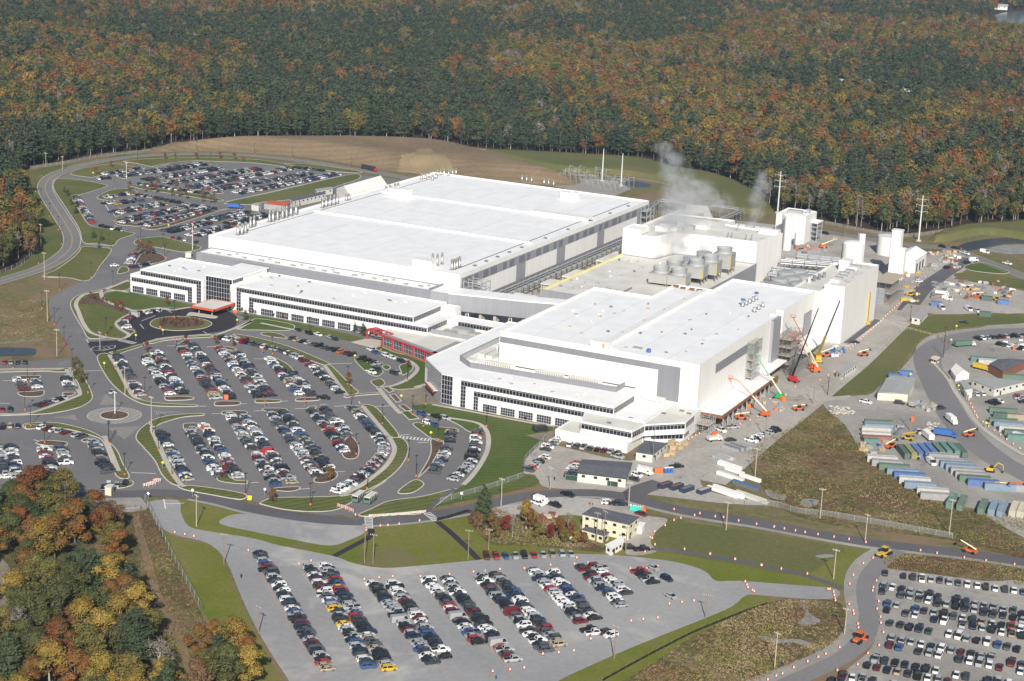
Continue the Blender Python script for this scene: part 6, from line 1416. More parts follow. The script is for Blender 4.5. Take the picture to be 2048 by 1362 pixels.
def crown_pine(seed, n, r=3.3, h=17, z0=3.5, leaf=.6):
    """white pine: uneven tiers of drooping boughs, broad below and ragged rather than a clean cone"""
    R = random.Random(seed); V = []; Fc = []; whorls = []
    z = z0; lean = (R.gauss(0, .03), R.gauss(0, .03))
    while z < z0+h:
        t = (z-z0)/h
        rad = r*(1-t**1.7)**.8*R.uniform(.6, 1.15)*(.75+.5*min(1, t*4)*.5)+.3
        k = R.randint(4, 6); a0 = R.uniform(0, 6.28)
        for i in range(k):
            a = a0+6.28*i/k+R.uniform(-.4, .4); whorls.append((z+R.uniform(-.3, .3), a, rad*R.uniform(.5, 1.15), t))
        z += R.uniform(.9, 1.6)
    ws = [w[2]**1.35 for w in whorls]
    for i in range(n):
        z, a, L, t = R.choices(whorls, ws)[0]; s = R.random()**.6; sp = .24*L*(.4+s)
        p = Vector((math.cos(a)*L*s-math.sin(a)*R.gauss(0, sp)+lean[0]*z, math.sin(a)*L*s+math.cos(a)*R.gauss(0, sp)+lean[1]*z, z+L*s*(.14-.20*s)+R.gauss(0, .22)))
        leaf_tri(V, Fc, p, Vector((math.cos(a)*.45, math.sin(a)*.45, .9)), leaf, R)
    return V, Fc
def limbs(seed, h, r0, spread, n=7, start=.35, twigs=0):
    R = random.Random(seed); b = MB(); b.tube((0, 0, -.1), (R.gauss(0, .15), R.gauss(0, .15), h*.55), r0, r0*.62, n=6); top = b.v[-1]
    b.tube((0, 0, h*.54), (R.gauss(0, .3), R.gauss(0, .3), h*.95), r0*.62, r0*.12, n=5)
    for i in range(n):
        z = h*(start+(.9-start)*R.random()); a = R.uniform(0, 6.28); L = spread*R.uniform(.5, 1)*(1.15-z/h)
        e = (math.cos(a)*L, math.sin(a)*L, z+L*R.uniform(.45, .95)); b.tube((0, 0, z), e, r0*.38, r0*.08, n=4, caps=False)
        for k in range(twigs):
            t = R.uniform(.35, 1); q = Vector((e[0]*t, e[1]*t, z+(e[2]-z)*t)); d = Vector((R.gauss(0, 1), R.gauss(0, 1), R.uniform(.2, 1.4))).normalized()*R.uniform(.6, 1.8)
            b.tube(q, q+d, r0*.14, r0*.03, n=3, caps=False)
    return b
def mesh_from(name, V, Fc, mat):
    me = bpy.data.meshes.new(name); me.from_pydata([tuple(v) for v in V], [], Fc); me.materials.append(MATS[mat]); me.update(); return me
def merged(name, V, Fc, mat, tr, bark):
    n = len(V); me = bpy.data.meshes.new(name)
    me.from_pydata([tuple(v) for v in V]+tr.v, [], list(Fc)+[tuple(n+i for i in f) for f in tr.f])
    me.materials.append(MATS[mat]); me.materials.append(MATS[bark]); me.polygons.foreach_set('material_index', [0]*len(Fc)+[1]*len(tr.f)); me.update(); return me
DECID = ['leaf_rust', 'leaf_gold', 'leaf_olive', 'leaf_brown', 'leaf_dark', 'leaf_bare', 'leaf_crimson']
# ---- far forest: prototypes in a collection of their own, instanced on scattered points
FC = bpy.data.collections.new('forest_prototypes')
PROTO = []
def proto(kind, me):
    o = bpy.data.objects.new('p%02d' % len(PROTO), me); FC.objects.link(o); PROTO.append(kind)
for i in range(4):
    V, Fc = crown_pine(100+i, 700, r=4.9, h=12+i, z0=5, leaf=1.15); proto('pine', merged('pine', V, Fc, 'leaf_pine', limbs(i, 20, .26, .5, 2), 'bark'))
for i, (m, k) in enumerate((('leaf_rust', 2), ('leaf_gold', 2), ('leaf_olive', 2), ('leaf_brown', 2), ('leaf_dark', 1))):
    for j in range(k):
        V, Fc = crown_decid(200+i*5+j, 950, r=6.1, h=8.8, z0=6.0, leaf=1.05); proto(m, merged('tree', V, Fc, m, limbs(50+i+j, 15, .20, 3.0, 5), 'bark_pale' if j else 'bark'))
for j in range(2):
    V, Fc = crown_decid(300+j, 240, r=4.4, h=9, z0=6, leaf=.8); proto('leaf_bare', merged('tree', V, Fc, 'leaf_bare', limbs(70+j, 16, .19, 3.4, 9, twigs=3), 'bark_pale'))
IDX = {}
for i, k in enumerate(PROTO): IDX.setdefault(k, []).append(i)
def inpoly(x, y, poly):
    c = False; j = len(poly)-1
    for i in range(len(poly)):
        if (poly[i][1] > y) != (poly[j][1] > y) and x < (poly[j][0]-poly[i][0])*(y-poly[i][1])/(poly[j][1]-poly[i][1])+poly[i][0]: c = not c
        j = i
    return c
FOREST = [g(x, y) for x, y in EDGE]+[g(x, y) for x, y in [(2190, -45), (1500, -60), (600, -60), (-150, -45)]]
LAKE = gpoly([(1965, 46), (1985, 28), (2040, 18), (2200, 16), (2280, 54), (2100, 76), (2005, 72)])
def mixture(x, y, R):
    """which kind of tree grows here: broad patches of pine, oak and maple"""
    a = noise.noise((x*.0045, y*.0030, 1.7))+.55*noise.noise((x*.017, y*.013, 5.1))
    c = noise.noise((x*.0060, y*.0042, 9.3))+.4*noise.noise((x*.03, y*.02, 2.2))
    pine = max(.08, min(.88, .46+a*1.9))
    if R.random() < pine: return 'pine' if R.random() < .9 else 'leaf_dark'
    e = noise.noise((x*.008, y*.005, 14.0))
    w = {'leaf_rust': .22+max(0, c)*.8, 'leaf_gold': .09+max(0, -c)*.25+max(0, e)*.25+max(0, y-1500)*.0002, 'leaf_olive': .34+max(0, -c)*.3, 'leaf_brown': .17+max(0, c)*.3, 'leaf_bare': .13+max(0, -e)*.3, 'leaf_dark': .20}
    return R.choices(list(w), list(w.values()))[0]
def scatter():
    R = random.Random(5); pts = []
    xs = [p[0] for p in FOREST]; ys = [p[1] for p in FOREST]
    y = min(ys)
    while y < max(ys):
        d = math.hypot(y-CAMY, 0); s = 7.4+max(0, (y-200))*0.0012; x = min(xs)
        while x < max(xs):
            X = x+R.uniform(-.5, .5)*s; Y = y+R.uniform(-.5, .5)*s; x += s
            if not inpoly(X, Y, FOREST): continue
            u, v = topix(X, Y)
            if u < -60 or u > 2110 or v < -45: continue
            if inpoly(X, Y, LAKE): continue
            if any(abs(X-h[0]) < 16 and -75 < Y-h[1] < 16 for h in HOUSES): continue
            if R.random() < .05: continue
            pts.append((X, Y, mixture(X, Y, R), R.uniform(.70, 1.42)*(1+max(0, y-400)*.00010)*(1+.18*noise.noise((X*.012, Y*.012, 8))), v))
        y += s*.92
    return pts
ALL = scatter()
# the trees that show largest stand in front: the forest edge becomes single trees
def edge_dist(X, Y):
    best = 1e9
    for a, c in zip(EDGEW, EDGEW[1:]):
        dx, dy = c[0]-a[0], c[1]-a[1]; t = max(0, min(1, ((X-a[0])*dx+(Y-a[1])*dy)/(dx*dx+dy*dy))); best = min(best, math.hypot(X-a[0]-t*dx, Y-a[1]-t*dy))
    return best
EDGEW = [g(x, y) for x, y in EDGE]
cand = sorted([(edge_dist(p[0], p[1])+max(0, (300-p[4]))*.04, i) for i, p in enumerate(ALL) if p[4] > 262 and -10 < topix(p[0], p[1])[0] < 2058])
single = set(i for d, i in cand[:215])
# ---- mid-detail single trees
MID = {}
def midset(k):
    if k not in MID:
        MID[k] = []
        for j in range(3):
            sd_ = hash_(k)+j*7
            if k == 'pine': V, Fc = crown_pine(sd_, 1100, r=4.2, h=14+j, z0=4.5, leaf=.85); tr = limbs(sd_, 20, .26, .6, 3)
            elif k == 'leaf_bare': V, Fc = crown_decid(sd_, 260, r=3.6, h=9, z0=6, leaf=.5); tr = limbs(sd_, 16, .20, 3.6, 11, twigs=4)
            else: V, Fc = crown_decid(sd_, 1200, r=5.0, h=9, z0=5.5, leaf=.75); tr = limbs(sd_, 14.5, .22, 3.2, 7)
            MID[k].append((mesh_from('crown', V, Fc, k if k != 'pine' else 'leaf_pine'), tr.mesh('trunk', ['bark_pale' if k in ('leaf_bare', 'leaf_gold') or j == 1 else 'bark'])))
    return MID[k]
def hash_(s): return sum(ord(c)*(i+3) for i, c in enumerate(s))
TN = {'pine': ('pine_tree', 'dark green pine', 'pine'), 'leaf_rust': ('oak_tree', 'rust-orange oak', 'tree'), 'leaf_gold': ('birch_tree', 'golden yellow birch', 'tree'), 'leaf_olive': ('maple_tree', 'olive green maple', 'tree'), 'leaf_brown': ('oak_tree', 'brown-leaved oak', 'tree'), 'leaf_dark': ('oak_tree', 'dark green oak', 'tree'), 'leaf_bare': ('bare_tree', 'bare grey-branched tree', 'tree'), 'leaf_crimson': ('maple_tree', 'crimson maple', 'tree')}
def place_tree(X, Y, kind, s, where, R, pool=None, wide=1.0):
    nm, wd, cat = TN[kind]; cm, tm = R.choice((pool or midset)(kind))
    t = bpy.data.objects.new(nm, None); COL.objects.link(t); t.location = (X, Y, 0); t.rotation_euler = (0, 0, R.uniform(0, 6.28)); t.scale = (s*wide*R.uniform(.92, 1.1), s*wide*R.uniform(.92, 1.1), s)
    tag(t, f'{wd} {where}', cat, f'{wd} trees {where}')
    c = lobj('crown', cm, t); lobj('trunk', tm, t)
    return t
R = random.Random(21)
for i in sorted(single):
    X, Y, k, s, v = ALL[i]; u = topix(X, Y)[0]
    where = 'at the forest edge beyond the curving perimeter road' if u < 330 else 'at the forest edge behind the grassy hill' if u < 1050 else 'at the forest edge behind the green meadow' if u < 1500 else 'at the forest edge behind the tank farm'
    place_tree(X, Y, k, s, where, R)
def forest():
    P = [p for i, p in enumerate(ALL) if i not in single]
    me = bpy.data.meshes.new('forest'); me.from_pydata([(p[0], p[1], 0.0) for p in P], [], [])
    a = me.attributes.new('idx', 'INT', 'POINT'); a.data.foreach_set('value', [random.choice(IDX[p[2]]) for p in P])
    a = me.attributes.new('size', 'FLOAT', 'POINT'); a.data.foreach_set('value', [p[3]*(1.0 if p[2] == 'pine' else .97) for p in P])
    a = me.attributes.new('turn', 'FLOAT', 'POINT'); a.data.foreach_set('value', [random.uniform(0, 6.28) for p in P])
    o = obj('forest', me); tag(o, 'wide autumn forest of pines, oaks and maples reaching to the horizon', 'forest', kind='stuff')
    ng = bpy.data.node_groups.new('forest_scatter', 'GeometryNodeTree')
    ng.interface.new_socket('Geometry', in_out='INPUT', socket_type='NodeSocketGeometry'); ng.interface.new_socket('Geometry', in_out='OUTPUT', socket_type='NodeSocketGeometry')
    gi = ng.nodes.new('NodeGroupInput'); go = ng.nodes.new('NodeGroupOutput'); ip = ng.nodes.new('GeometryNodeInstanceOnPoints'); ci = ng.nodes.new('GeometryNodeCollectionInfo')
    ci.inputs['Collection'].default_value = FC; ci.inputs['Separate Children'].default_value = True; ci.inputs['Reset Children'].default_value = True
    def na(n, t):
        q = ng.nodes.new('GeometryNodeInputNamedAttribute'); q.data_type = t; q.inputs[0].default_value = n; return q.outputs[0]
    ip.inputs['Pick Instance'].default_value = True
    cx = ng.nodes.new('ShaderNodeCombineXYZ'); cs = ng.nodes.new('ShaderNodeCombineXYZ'); e2r = ng.nodes.new('FunctionNodeEulerToRotation')
    sz = na('size', 'FLOAT')
    for k in range(3): ng.links.new(sz, cs.inputs[k])
    ng.links.new(na('turn', 'FLOAT'), cx.inputs[2]); ng.links.new(cx.outputs[0], e2r.inputs[0])
    ng.links.new(gi.outputs[0], ip.inputs['Points']); ng.links.new(ci.outputs[0], ip.inputs['Instance']); ng.links.new(na('idx', 'INT'), ip.inputs['Instance Index'])
    ng.links.new(e2r.outputs[0], ip.inputs['Rotation']); ng.links.new(cs.outputs[0], ip.inputs['Scale']); ng.links.new(ip.outputs[0], go.inputs[0])
    md = o.modifiers.new('scatter', 'NODES'); md.node_group = ng
    print('forest', len(P), 'single', len(single))
forest()
# ---- near wood, high detail
NEAR = {}
def nearset(k):
    if k not in NEAR:
        NEAR[k] = []
        for j in range(2 if k in ('leaf_crimson', 'leaf_dark') else 3):
            sd_ = hash_(k)+500+j*11
            if k == 'pine': V, Fc = crown_pine(sd_, 5600, r=4.3, h=14+j, z0=2.5, leaf=.42); tr = limbs(sd_, 18, .28, .8, 5)
            elif k == 'leaf_bare': V, Fc = crown_decid(sd_, 900, r=3.6, h=8.5, z0=4.5, leaf=.28); tr = limbs(sd_, 14, .22, 4.0, 15, twigs=6)
            else: V, Fc = crown_decid(sd_, 5400, r=4.5, h=9.5, z0=3.6, leaf=.40); tr = limbs(sd_, 13, .24, 3.6, 11, twigs=2)
            NEAR[k].append((mesh_from('crown', V, Fc, k if k != 'pine' else 'leaf_pine'), tr.mesh('trunk', ['bark_pale' if k in ('leaf_bare', 'leaf_gold') else 'bark'])))
    return NEAR[k]
def wood():
    R = random.Random(31); done = []
    region = [(-45, 1010), (80, 1000), (195, 1003), (212, 1040), (228, 1085), (240, 1140), (262, 1190), (275, 1250), (300, 1320), (330, 1420), (360, 1500), (-60, 1500)]
    track = zc(*ZJ, [(-60, 690), (40, 700), (85, 800), (95, 900), (85, 1010), (40, 1130), (-60, 1150)])
    rp = [g(*p) for p in region]; tp = [g(*p) for p in track]
    fixed = [(70, 1020, 'leaf_rust', 1.15), (130, 1012, 'leaf_olive', 1.0), (40, 1060, 'leaf_olive', .95), (100, 1068, 'leaf_olive', 1.1), (78, 1085, 'pine', .9), (150, 1098, 'leaf_rust', 1.2), (60, 1120, 'leaf_rust', 1.05), (110, 1120, 'leaf_rust', 1.1), (20, 1110, 'leaf_dark', 1.0), (185, 1042, 'leaf_rust', .8), (205, 1080, 'leaf_gold', .75), (235, 1130, 'leaf_rust', .85),
             (160, 1175, 'pine', 1.0), (60, 1180, 'leaf_rust', .95), (95, 1205, 'leaf_olive', 1.05), (130, 1240, 'leaf_dark', 1.05), (150, 1205, 'leaf_dark', .95), (225, 1200, 'leaf_gold', 1.1), (250, 1230, 'leaf_rust', .95), (110, 1262, 'leaf_dark', 1.1), (60, 1270, 'leaf_dark', 1.1), (40, 1300, 'leaf_bare', 1.0), (195, 1250, 'leaf_olive', .9), (240, 1280, 'leaf_gold', 1.0),
             (165, 1300, 'leaf_gold', 1.1), (210, 1310, 'leaf_gold', 1.05), (275, 1330, 'pine', 1.1), (180, 1345, 'leaf_olive', 1.0), (120, 1330, 'leaf_rust', 1.0), (70, 1350, 'leaf_dark', 1.0), (20, 1370, 'pine', 1.0), (100, 1385, 'leaf_gold', 1.1), (150, 1395, 'leaf_rust', 1.0), (210, 1400, 'leaf_gold', 1.0), (260, 1395, 'leaf_olive', .95), (320, 1362, 'leaf_bare', 1.0), (330, 1400, 'leaf_gold', .9), (300, 1290, 'leaf_olive', .8),
             (400, 1320, 'leaf_rust', .75), (415, 1370, 'leaf_olive', .8), (470, 1330, 'leaf_gold', 1.05), (455, 1385, 'leaf_dark', 1.0), (500, 1380, 'leaf_gold', .95), (490, 1345, 'leaf_rust', .8), (430, 1290, 'leaf_rust', .6), (440, 1345, 'pine', .7), (395, 1390, 'leaf_brown', .8)]
    for x, y, k, s in fixed:
        X, Y = g(x, y); done.append((X, Y))
        place_tree(X, Y, k, s, 'in the strip beside the gravel lot corner' if x > 380 else 'in the near wood beside the fenced track', R, nearset, 1.32)
    n = 0
    for q in range(6000):
        u, v = R.uniform(-60, 350), R.uniform(1000, 1490); X, Y = g(u, v)
        if not inpoly(X, Y, rp) or inpoly(X, Y, tp) or any(math.hypot(X-a, Y-c) < 4.3 for a, c in done): continue
        done.append((X, Y)); k = R.choices(['leaf_rust', 'leaf_gold', 'leaf_olive', 'pine', 'leaf_dark', 'leaf_brown', 'leaf_bare'], [.16, .22, .28, .12, .16, .03, .03])[0]
        place_tree(X, Y, k, R.uniform(.65, 1.05), 'in the near wood beside the fenced track', R, nearset, 1.3); n += 1
        if n > 60: break
    # clump by the modular office
    for x, y, k, s in ((968, 1050, 'pine', .92), (955, 1058, 'leaf_brown', .5), (985, 1062, 'leaf_rust', .45), (1052, 1058, 'leaf_gold', .78), (1060, 1062, 'leaf_rust', .6), (1012, 1065, 'leaf_crimson', .45), (1025, 1075, 'leaf_bare', .55), (1118, 1078, 'leaf_rust', .55), (1136, 1074, 'leaf_bare', .7), (1142, 1080, 'leaf_rust', .5), (1100, 1080, 'leaf_crimson', .42), (1150, 1090, 'leaf_gold', .38), (1075, 1078, 'leaf_olive', .45), (992, 1078, 'leaf_olive', .4), (1130, 1088, 'leaf_olive', .42), (945, 1050, 'leaf_brown', .4), (1166, 1092, 'leaf_rust', .35)):
        X, Y = g(x, y); place_tree(X, Y, k, s, 'in the roadside clump by the beige modular office', R, nearset)
wood()
# shrubs: single young trees along the lots and planted bushes
def small_trees():
    R = random.Random(77)
    SM = {}
    for k in ('leaf_crimson', 'leaf_brown', 'leaf_rust', 'leaf_shrub', 'pine'):
        SM[k] = []
        for j in range(2):
            if k == 'pine': V, Fc = crown_pine(hash_(k)+900+j, 420, r=1.3, h=4.2, z0=.3, leaf=.38)
            else: V, Fc = crown_decid(hash_(k)+900+j, 420, r=1.5, h=3.2, z0=1.2, leaf=.30)
            SM[k].append((mesh_from('crown', V, Fc, k if k != 'pine' else 'leaf_pine'), limbs(hash_(k)+j, 3.6, .09, 1.2, 5).mesh('trunk', ['bark'])))
    def put_small(x, y, k, s, lab, grp, nm='young_tree', cat='tree'):
        X, Y = g(x, y); cm, tm = R.choice(SM[k]); t = bpy.data.objects.new(nm, None); COL.objects.link(t); t.location = (X, Y, .1); t.rotation_euler = (0, 0, R.uniform(0, 6.28)); t.scale = (s,)*3
        tag(t, lab, cat, grp); lobj('crown', cm, t); lobj('trunk', tm, t)
    for x, y in ((260, 382), (290, 385), (302, 383), (312, 387), (345, 393), (360, 395), (373, 399), (407, 405), (421, 407), (428, 406), (317, 375), (352, 382), (374, 384), (405, 398)): put_small(x, y, 'leaf_brown', R.uniform(1.1, 1.6), 'dark brown young tree in the strip between the far lots', 'young trees between the far lots')
    for x, y in ((283, 508), (290, 510), (298, 508), (303, 511), (276, 512)): put_small(x, y, 'leaf_brown', R.uniform(1.2, 1.7), 'dark bare bush in the island beside the west office', 'bushes in the west office island')
    for x, y in ((393, 319), (486, 325), (468, 320), (222, 335), (330, 319), (192, 350), (350, 317), (440, 318)): put_small(x, y, 'leaf_rust', R.uniform(.8, 1.3), 'small reddish tree on the lawn by the perimeter road', 'small trees by the perimeter road')
    for x, y, k in ((371, 690, 'leaf_crimson'), (293, 705, 'leaf_crimson'), (697, 772, 'leaf_rust'), (544, 1008, 'leaf_rust'), (466, 694, 'leaf_crimson'), (431, 692, 'leaf_rust'), (241, 624, 'leaf_crimson'), (335, 612, 'leaf_rust'), (448, 958, 'leaf_crimson'), (660, 965, 'leaf_rust'), (818, 738, 'leaf_crimson')): put_small(x, y, k, R.uniform(.9, 1.5), 'small red-leaved tree in a lot island', 'red trees in the lot islands')
    for x, y in zc(*ZA, [(500, 520), (530, 550), (560, 620), (600, 640), (590, 690), (650, 700), (770, 960), (730, 880), (790, 900)]): put_small(x, y, 'pine', R.uniform(.8, 1.2), 'small young pine on the lawn inside the road bend', 'young pines inside the road bend', 'young_pine', 'pine')
    for q in range(34):
        t = q/33; x, y = 484+t*230, 622+t*38; put_small(x+R.uniform(-2, 2), y+R.uniform(0, 3), R.choice(['leaf_shrub', 'leaf_shrub', 'leaf_crimson']), R.uniform(.35, .6), 'low clipped shrub under the west office windows', 'shrubs under the west office windows', 'shrub', 'shrub')
    for q in range(60):
        a = R.uniform(0, 6.28); r_ = R.random()**.5; x, y = 362+42*r_*math.cos(a), 647+8*r_*math.sin(a); put_small(x, y, R.choice(['leaf_crimson', 'leaf_shrub', 'leaf_brown']), R.uniform(.25, .5), 'low shrub planted in the circular drive island', 'shrubs in the circular drive island', 'shrub', 'shrub')
    for q in range(34):
        t = R.random(); x, y = zc(*ZC, [(690+t*260+R.uniform(-15, 15), 120+t*95+R.uniform(-15, 20))])[0]; put_small(x, y, R.choice(['leaf_crimson', 'leaf_brown', 'leaf_shrub']), R.uniform(.3, .55), 'low shrub in the mulch bed beside the drive', 'shrubs in the mulch bed', 'shrub', 'shrub')
    for q in range(26):
        x, y = zc(*ZC, [(R.uniform(560, 660), R.uniform(650, 880))])[0]
        if abs((y-727)*.42-(x-145)) < 12: put_small(x, y, 'leaf_shrub', R.uniform(.5, .9), 'yellowing bush on the bank by the west lot path', 'bushes by the west lot path', 'shrub', 'shrub')
    for x, y in ((492, 640), (702, 655), (710, 664), (725, 668), (730, 672)): put_small(x, y, 'pine', 1.2, 'dark conifer shrub against the pavilion end', 'conifer shrubs by the pavilion', 'shrub', 'shrub')
small_trees()
def scrub_cover():
    """weeds and low brush on the rough banks: one mass nobody could count"""
    R = random.Random(3); V = []; Fc = []
    regs = [([(1190, 1412), (1300, 1330), (1385, 1274), (1515, 1214), (1580, 1200), (1668, 1204), (1688, 1240), (1675, 1284), (1605, 1318), (1528, 1355), (1460, 1410)], 9000), ([(1520, 880), (1560, 868), (1610, 835), (1660, 815), (1700, 860), (1740, 915), (1800, 965), (1870, 1005), (1950, 1022), (2080, 1040), (2080, 1118), (1900, 1076), (1700, 1050), (1600, 1030), (1540, 990), (1500, 915)], 11000),
            ([(215, 1012), (280, 1010), (325, 1080), (395, 1222), (465, 1330), (500, 1400), (330, 1400), (280, 1260), (240, 1100)], 6500), ([(936, 1040), (960, 1012), (990, 1014), (1040, 1036), (1125, 1036), (1160, 1060), (1205, 1098), (1120, 1095), (1030, 1090), (985, 1085), (950, 1060)], 3500), ([(1770, 1112), (1900, 1110), (2080, 1138), (2080, 1176), (1850, 1146), (1765, 1140)], 1800), ([(20, 600), (90, 600), (100, 640), (118, 680), (20, 682), (-20, 680), (-20, 640)], 2200)]
    for px, n in regs:
        poly = [g(*p) for p in px]; xs = [p[0] for p in poly]; ys = [p[1] for p in poly]; k = 0
        while k < n:
            X, Y = R.uniform(min(xs), max(xs)), R.uniform(min(ys), max(ys))
            if not inpoly(X, Y, poly): n -= .3; k += .3; continue
            d = noise.noise((X*.06, Y*.06, 4)); k += 1
            if d < -.12 and R.random() < .7: continue
            hh = max(.15, .35+d*.9)
            for q in range(3): leaf_tri(V, Fc, Vector((X+R.gauss(0, .35), Y+R.gauss(0, .35), R.uniform(.05, hh))), Vector((0, -.3, .8)), .42, R)
    o = obj('brush', mesh_from('brush', V, Fc, 'leaf_scrub')); tag(o, 'brown weeds and low brush covering the rough banks', 'brush', kind='stuff')
m, nt_, b_ = newmat('leaf_scrub'); b_.inputs['Roughness'].default_value = .9; b_.inputs['Specular IOR Level'].default_value = .1
nt_.links.new(mixc(nt_, 1.0, ramp(nt_, noisefac(nt_, .022, 6, .62), [(.32, (.100, .060, .038)), (.45, (.200, .130, .070)), (.52, (.170, .158, .055)), (.60, (.270, .200, .110)), (.7, (.125, .078, .048))]), ramp(nt_, noisefac(nt_, 1.2, 3, .6), [(.3, (.6, .6, .6)), (.7, (1.3, 1.3, 1.3))]), 'MULTIPLY'), b_.inputs['Base Color'])
scrub_cover()
plain('dumpster_blue', (.03, .045, .085), .6, var=.2)
# ------------------------------------------------------------------ worksite machines, containers, poles, fences, cones
def local_mesh_thing(name, label, cat, loc, rz, parts, group=None, color=None):
    t = local_thing(name, label, cat, loc, rz, group)
    for pn, mb, mats in parts:
        o = lobj(pn, mb.mesh(pn, mats if isinstance(mats, list) else [mats]), t)
        if color: o.color = color
    return t
# ---- shipping containers
def container_parts(L):
    body = MB(); body.box(-L/2, -1.22, .12, L/2, 1.22, 2.55)
    rib = MB(); k = -L/2+.35
    while k < L/2-.2:
        for s in (-1, 1): rib.box(k, s*1.22, .25, k+.22, s*1.27, 2.4)
        rib.box(k, -1.1, 2.55, k+.22, 1.1, 2.59); k += .62
    fr = MB()
    for x in (-L/2, L/2-.16):
        for y in (-1.26, 1.10): fr.box(x, y, 0, x+.16, y+.16, 2.6)
        fr.box(x, -1.26, 2.48, x+.16, 1.26, 2.64); fr.box(x, -1.26, 0, x+.16, 1.26, .16)
    for y in (-1.28, 1.14): fr.box(-L/2, y, 2.5, L/2, y+.14, 2.64); fr.box(-L/2, y, 0, L/2, y+.14, .18)
    dr = MB(); dr.box(L/2, -1.1, .2, L/2+.05, -.02, 2.45); dr.box(L/2, .02, .2, L/2+.05, 1.1, 2.45)
    bars = MB()
    for y in (-.8, -.35, .35, .8): bars.tube((L/2+.09, y, .25), (L/2+.09, y, 2.4), .035, n=4)
    return [('body', body.mesh('body', ['tinted'])), ('corrugation', rib.mesh('corrugation', ['tinted'])), ('frame', fr.mesh('frame', ['tinted'])), ('door', dr.mesh('door', ['tinted'])), ('lock_bar', bars.mesh('lock_bar', ['galv']))]
CONT = {12.2: container_parts(12.2), 6.1: container_parts(6.1)}
CCOL = {'grey': (.36, .36, .37), 'white': (.58, .57, .54), 'green': (.10, .18, .12), 'blue': (.06, .16, .42), 'slate blue': (.20, .29, .40), 'teal green': (.09, .22, .19), 'olive': (.24, .24, .10), 'dark green': (.045, .10, .075), 'cream': (.60, .55, .42), 'rust red': (.30, .10, .07), 'tan': (.38, .32, .24)}
def container(px, a0, a1, col, where, L=12.2, z=2.6):
    x, y = g(px[0], px[1], z); p, q = g(*a0), g(*a1); h = math.atan2(q[1]-p[1], q[0]-p[0])
    t = local_thing('shipping_container', f'{col} shipping container {where}', 'container', (x, y, 0.05), h, f'{col} containers {where}')
    for n_, m_ in CONT[L]:
        o = lobj(n_, m_, t); o.color = (*[v*.72+.05 for v in CCOL[col]], 1)
def clist(z_, lst, d0, d1, where, L=12.2):
    a = zc(*z_, [d0, d1])
    for x, y, c in lst: container(zc(*z_, [(x, y)])[0], a[0], a[1], c, where, L)
clist(ZM, [(535, 882, 'white'), (565, 908, 'grey'), (612, 935, 'green'), (665, 965, 'slate blue'), (712, 990, 'blue'), (745, 1020, 'white'), (780, 1052, 'slate blue'), (862, 1092, 'white'), (885, 1122, 'grey')], (430, 870), (640, 884), 'in the row above the scrub slope')
clist(ZM, [(930, 868, 'grey'), (975, 900, 'grey'), (1010, 918, 'slate blue'), (1045, 938, 'slate blue'), (1078, 962, 'grey'), (1108, 986, 'grey'), (1135, 1010, 'green'), (1190, 1036, 'blue'), (1300, 1062, 'slate blue'), (1395, 1066, 'grey')], (810, 862), (1020, 876), 'in the middle row facing the white van')
clist(ZM, [(672, 836, 'dark green'), (716, 834, 'olive'), (762, 832, 'blue'), (806, 828, 'blue'), (850, 824, 'blue'), (898, 820, 'green'), (945, 818, 'teal green'), (995, 818, 'teal green'), (1042, 828, 'dark green')], (640, 800), (700, 872), 'in the block beside the yard road')
clist(ZM, [(512, 650, 'green'), (510, 672, 'slate blue'), (494, 696, 'white'), (494, 726, 'white'), (500, 752, 'rust red')], (400, 690), (600, 700), 'in the stack row beside the stone pile')
clist(ZM, [(462, 768, 'teal green')], (400, 690), (600, 700), 'in front of the stack row', 6.1)
clist(ZM, [(985, 1152, 'teal green'), (1052, 1166, 'green'), (1188, 1190, 'green'), (1255, 1198, 'slate blue'), (1310, 1206, 'slate blue'), (1390, 1206, 'cream'), (1440, 1212, 'cream')], (1040, 1130), (1000, 1210), 'at the yard\'s low corner by the fence')
clist(ZM, [(1320, 572, 'green'), (1345, 604, 'dark green'), (1435, 612, 'tan'), (1320, 640, 'green'), (1350, 662, 'slate blue'), (1385, 690, 'white'), (1420, 715, 'green'), (1440, 745, 'teal green'), (1190, 240, 'teal green'), (1240, 258, 'white'), (1400, 355, 'green')], (1220, 635), (1430, 650), 'beyond the yard footway')
clist(ZM, [(640, 370, 'blue'), (690, 330, 'blue'), (620, 350, 'blue')], (600, 360), (760, 378), 'behind the storage sheds', 6.1)
clist(ZN, [(1255, 895, 'blue'), (1660, 850, 'dark green'), (1790, 880, 'blue'), (1645, 975, 'dark green')], (1200, 890), (1310, 900), 'in the far laydown yard', 6.1)
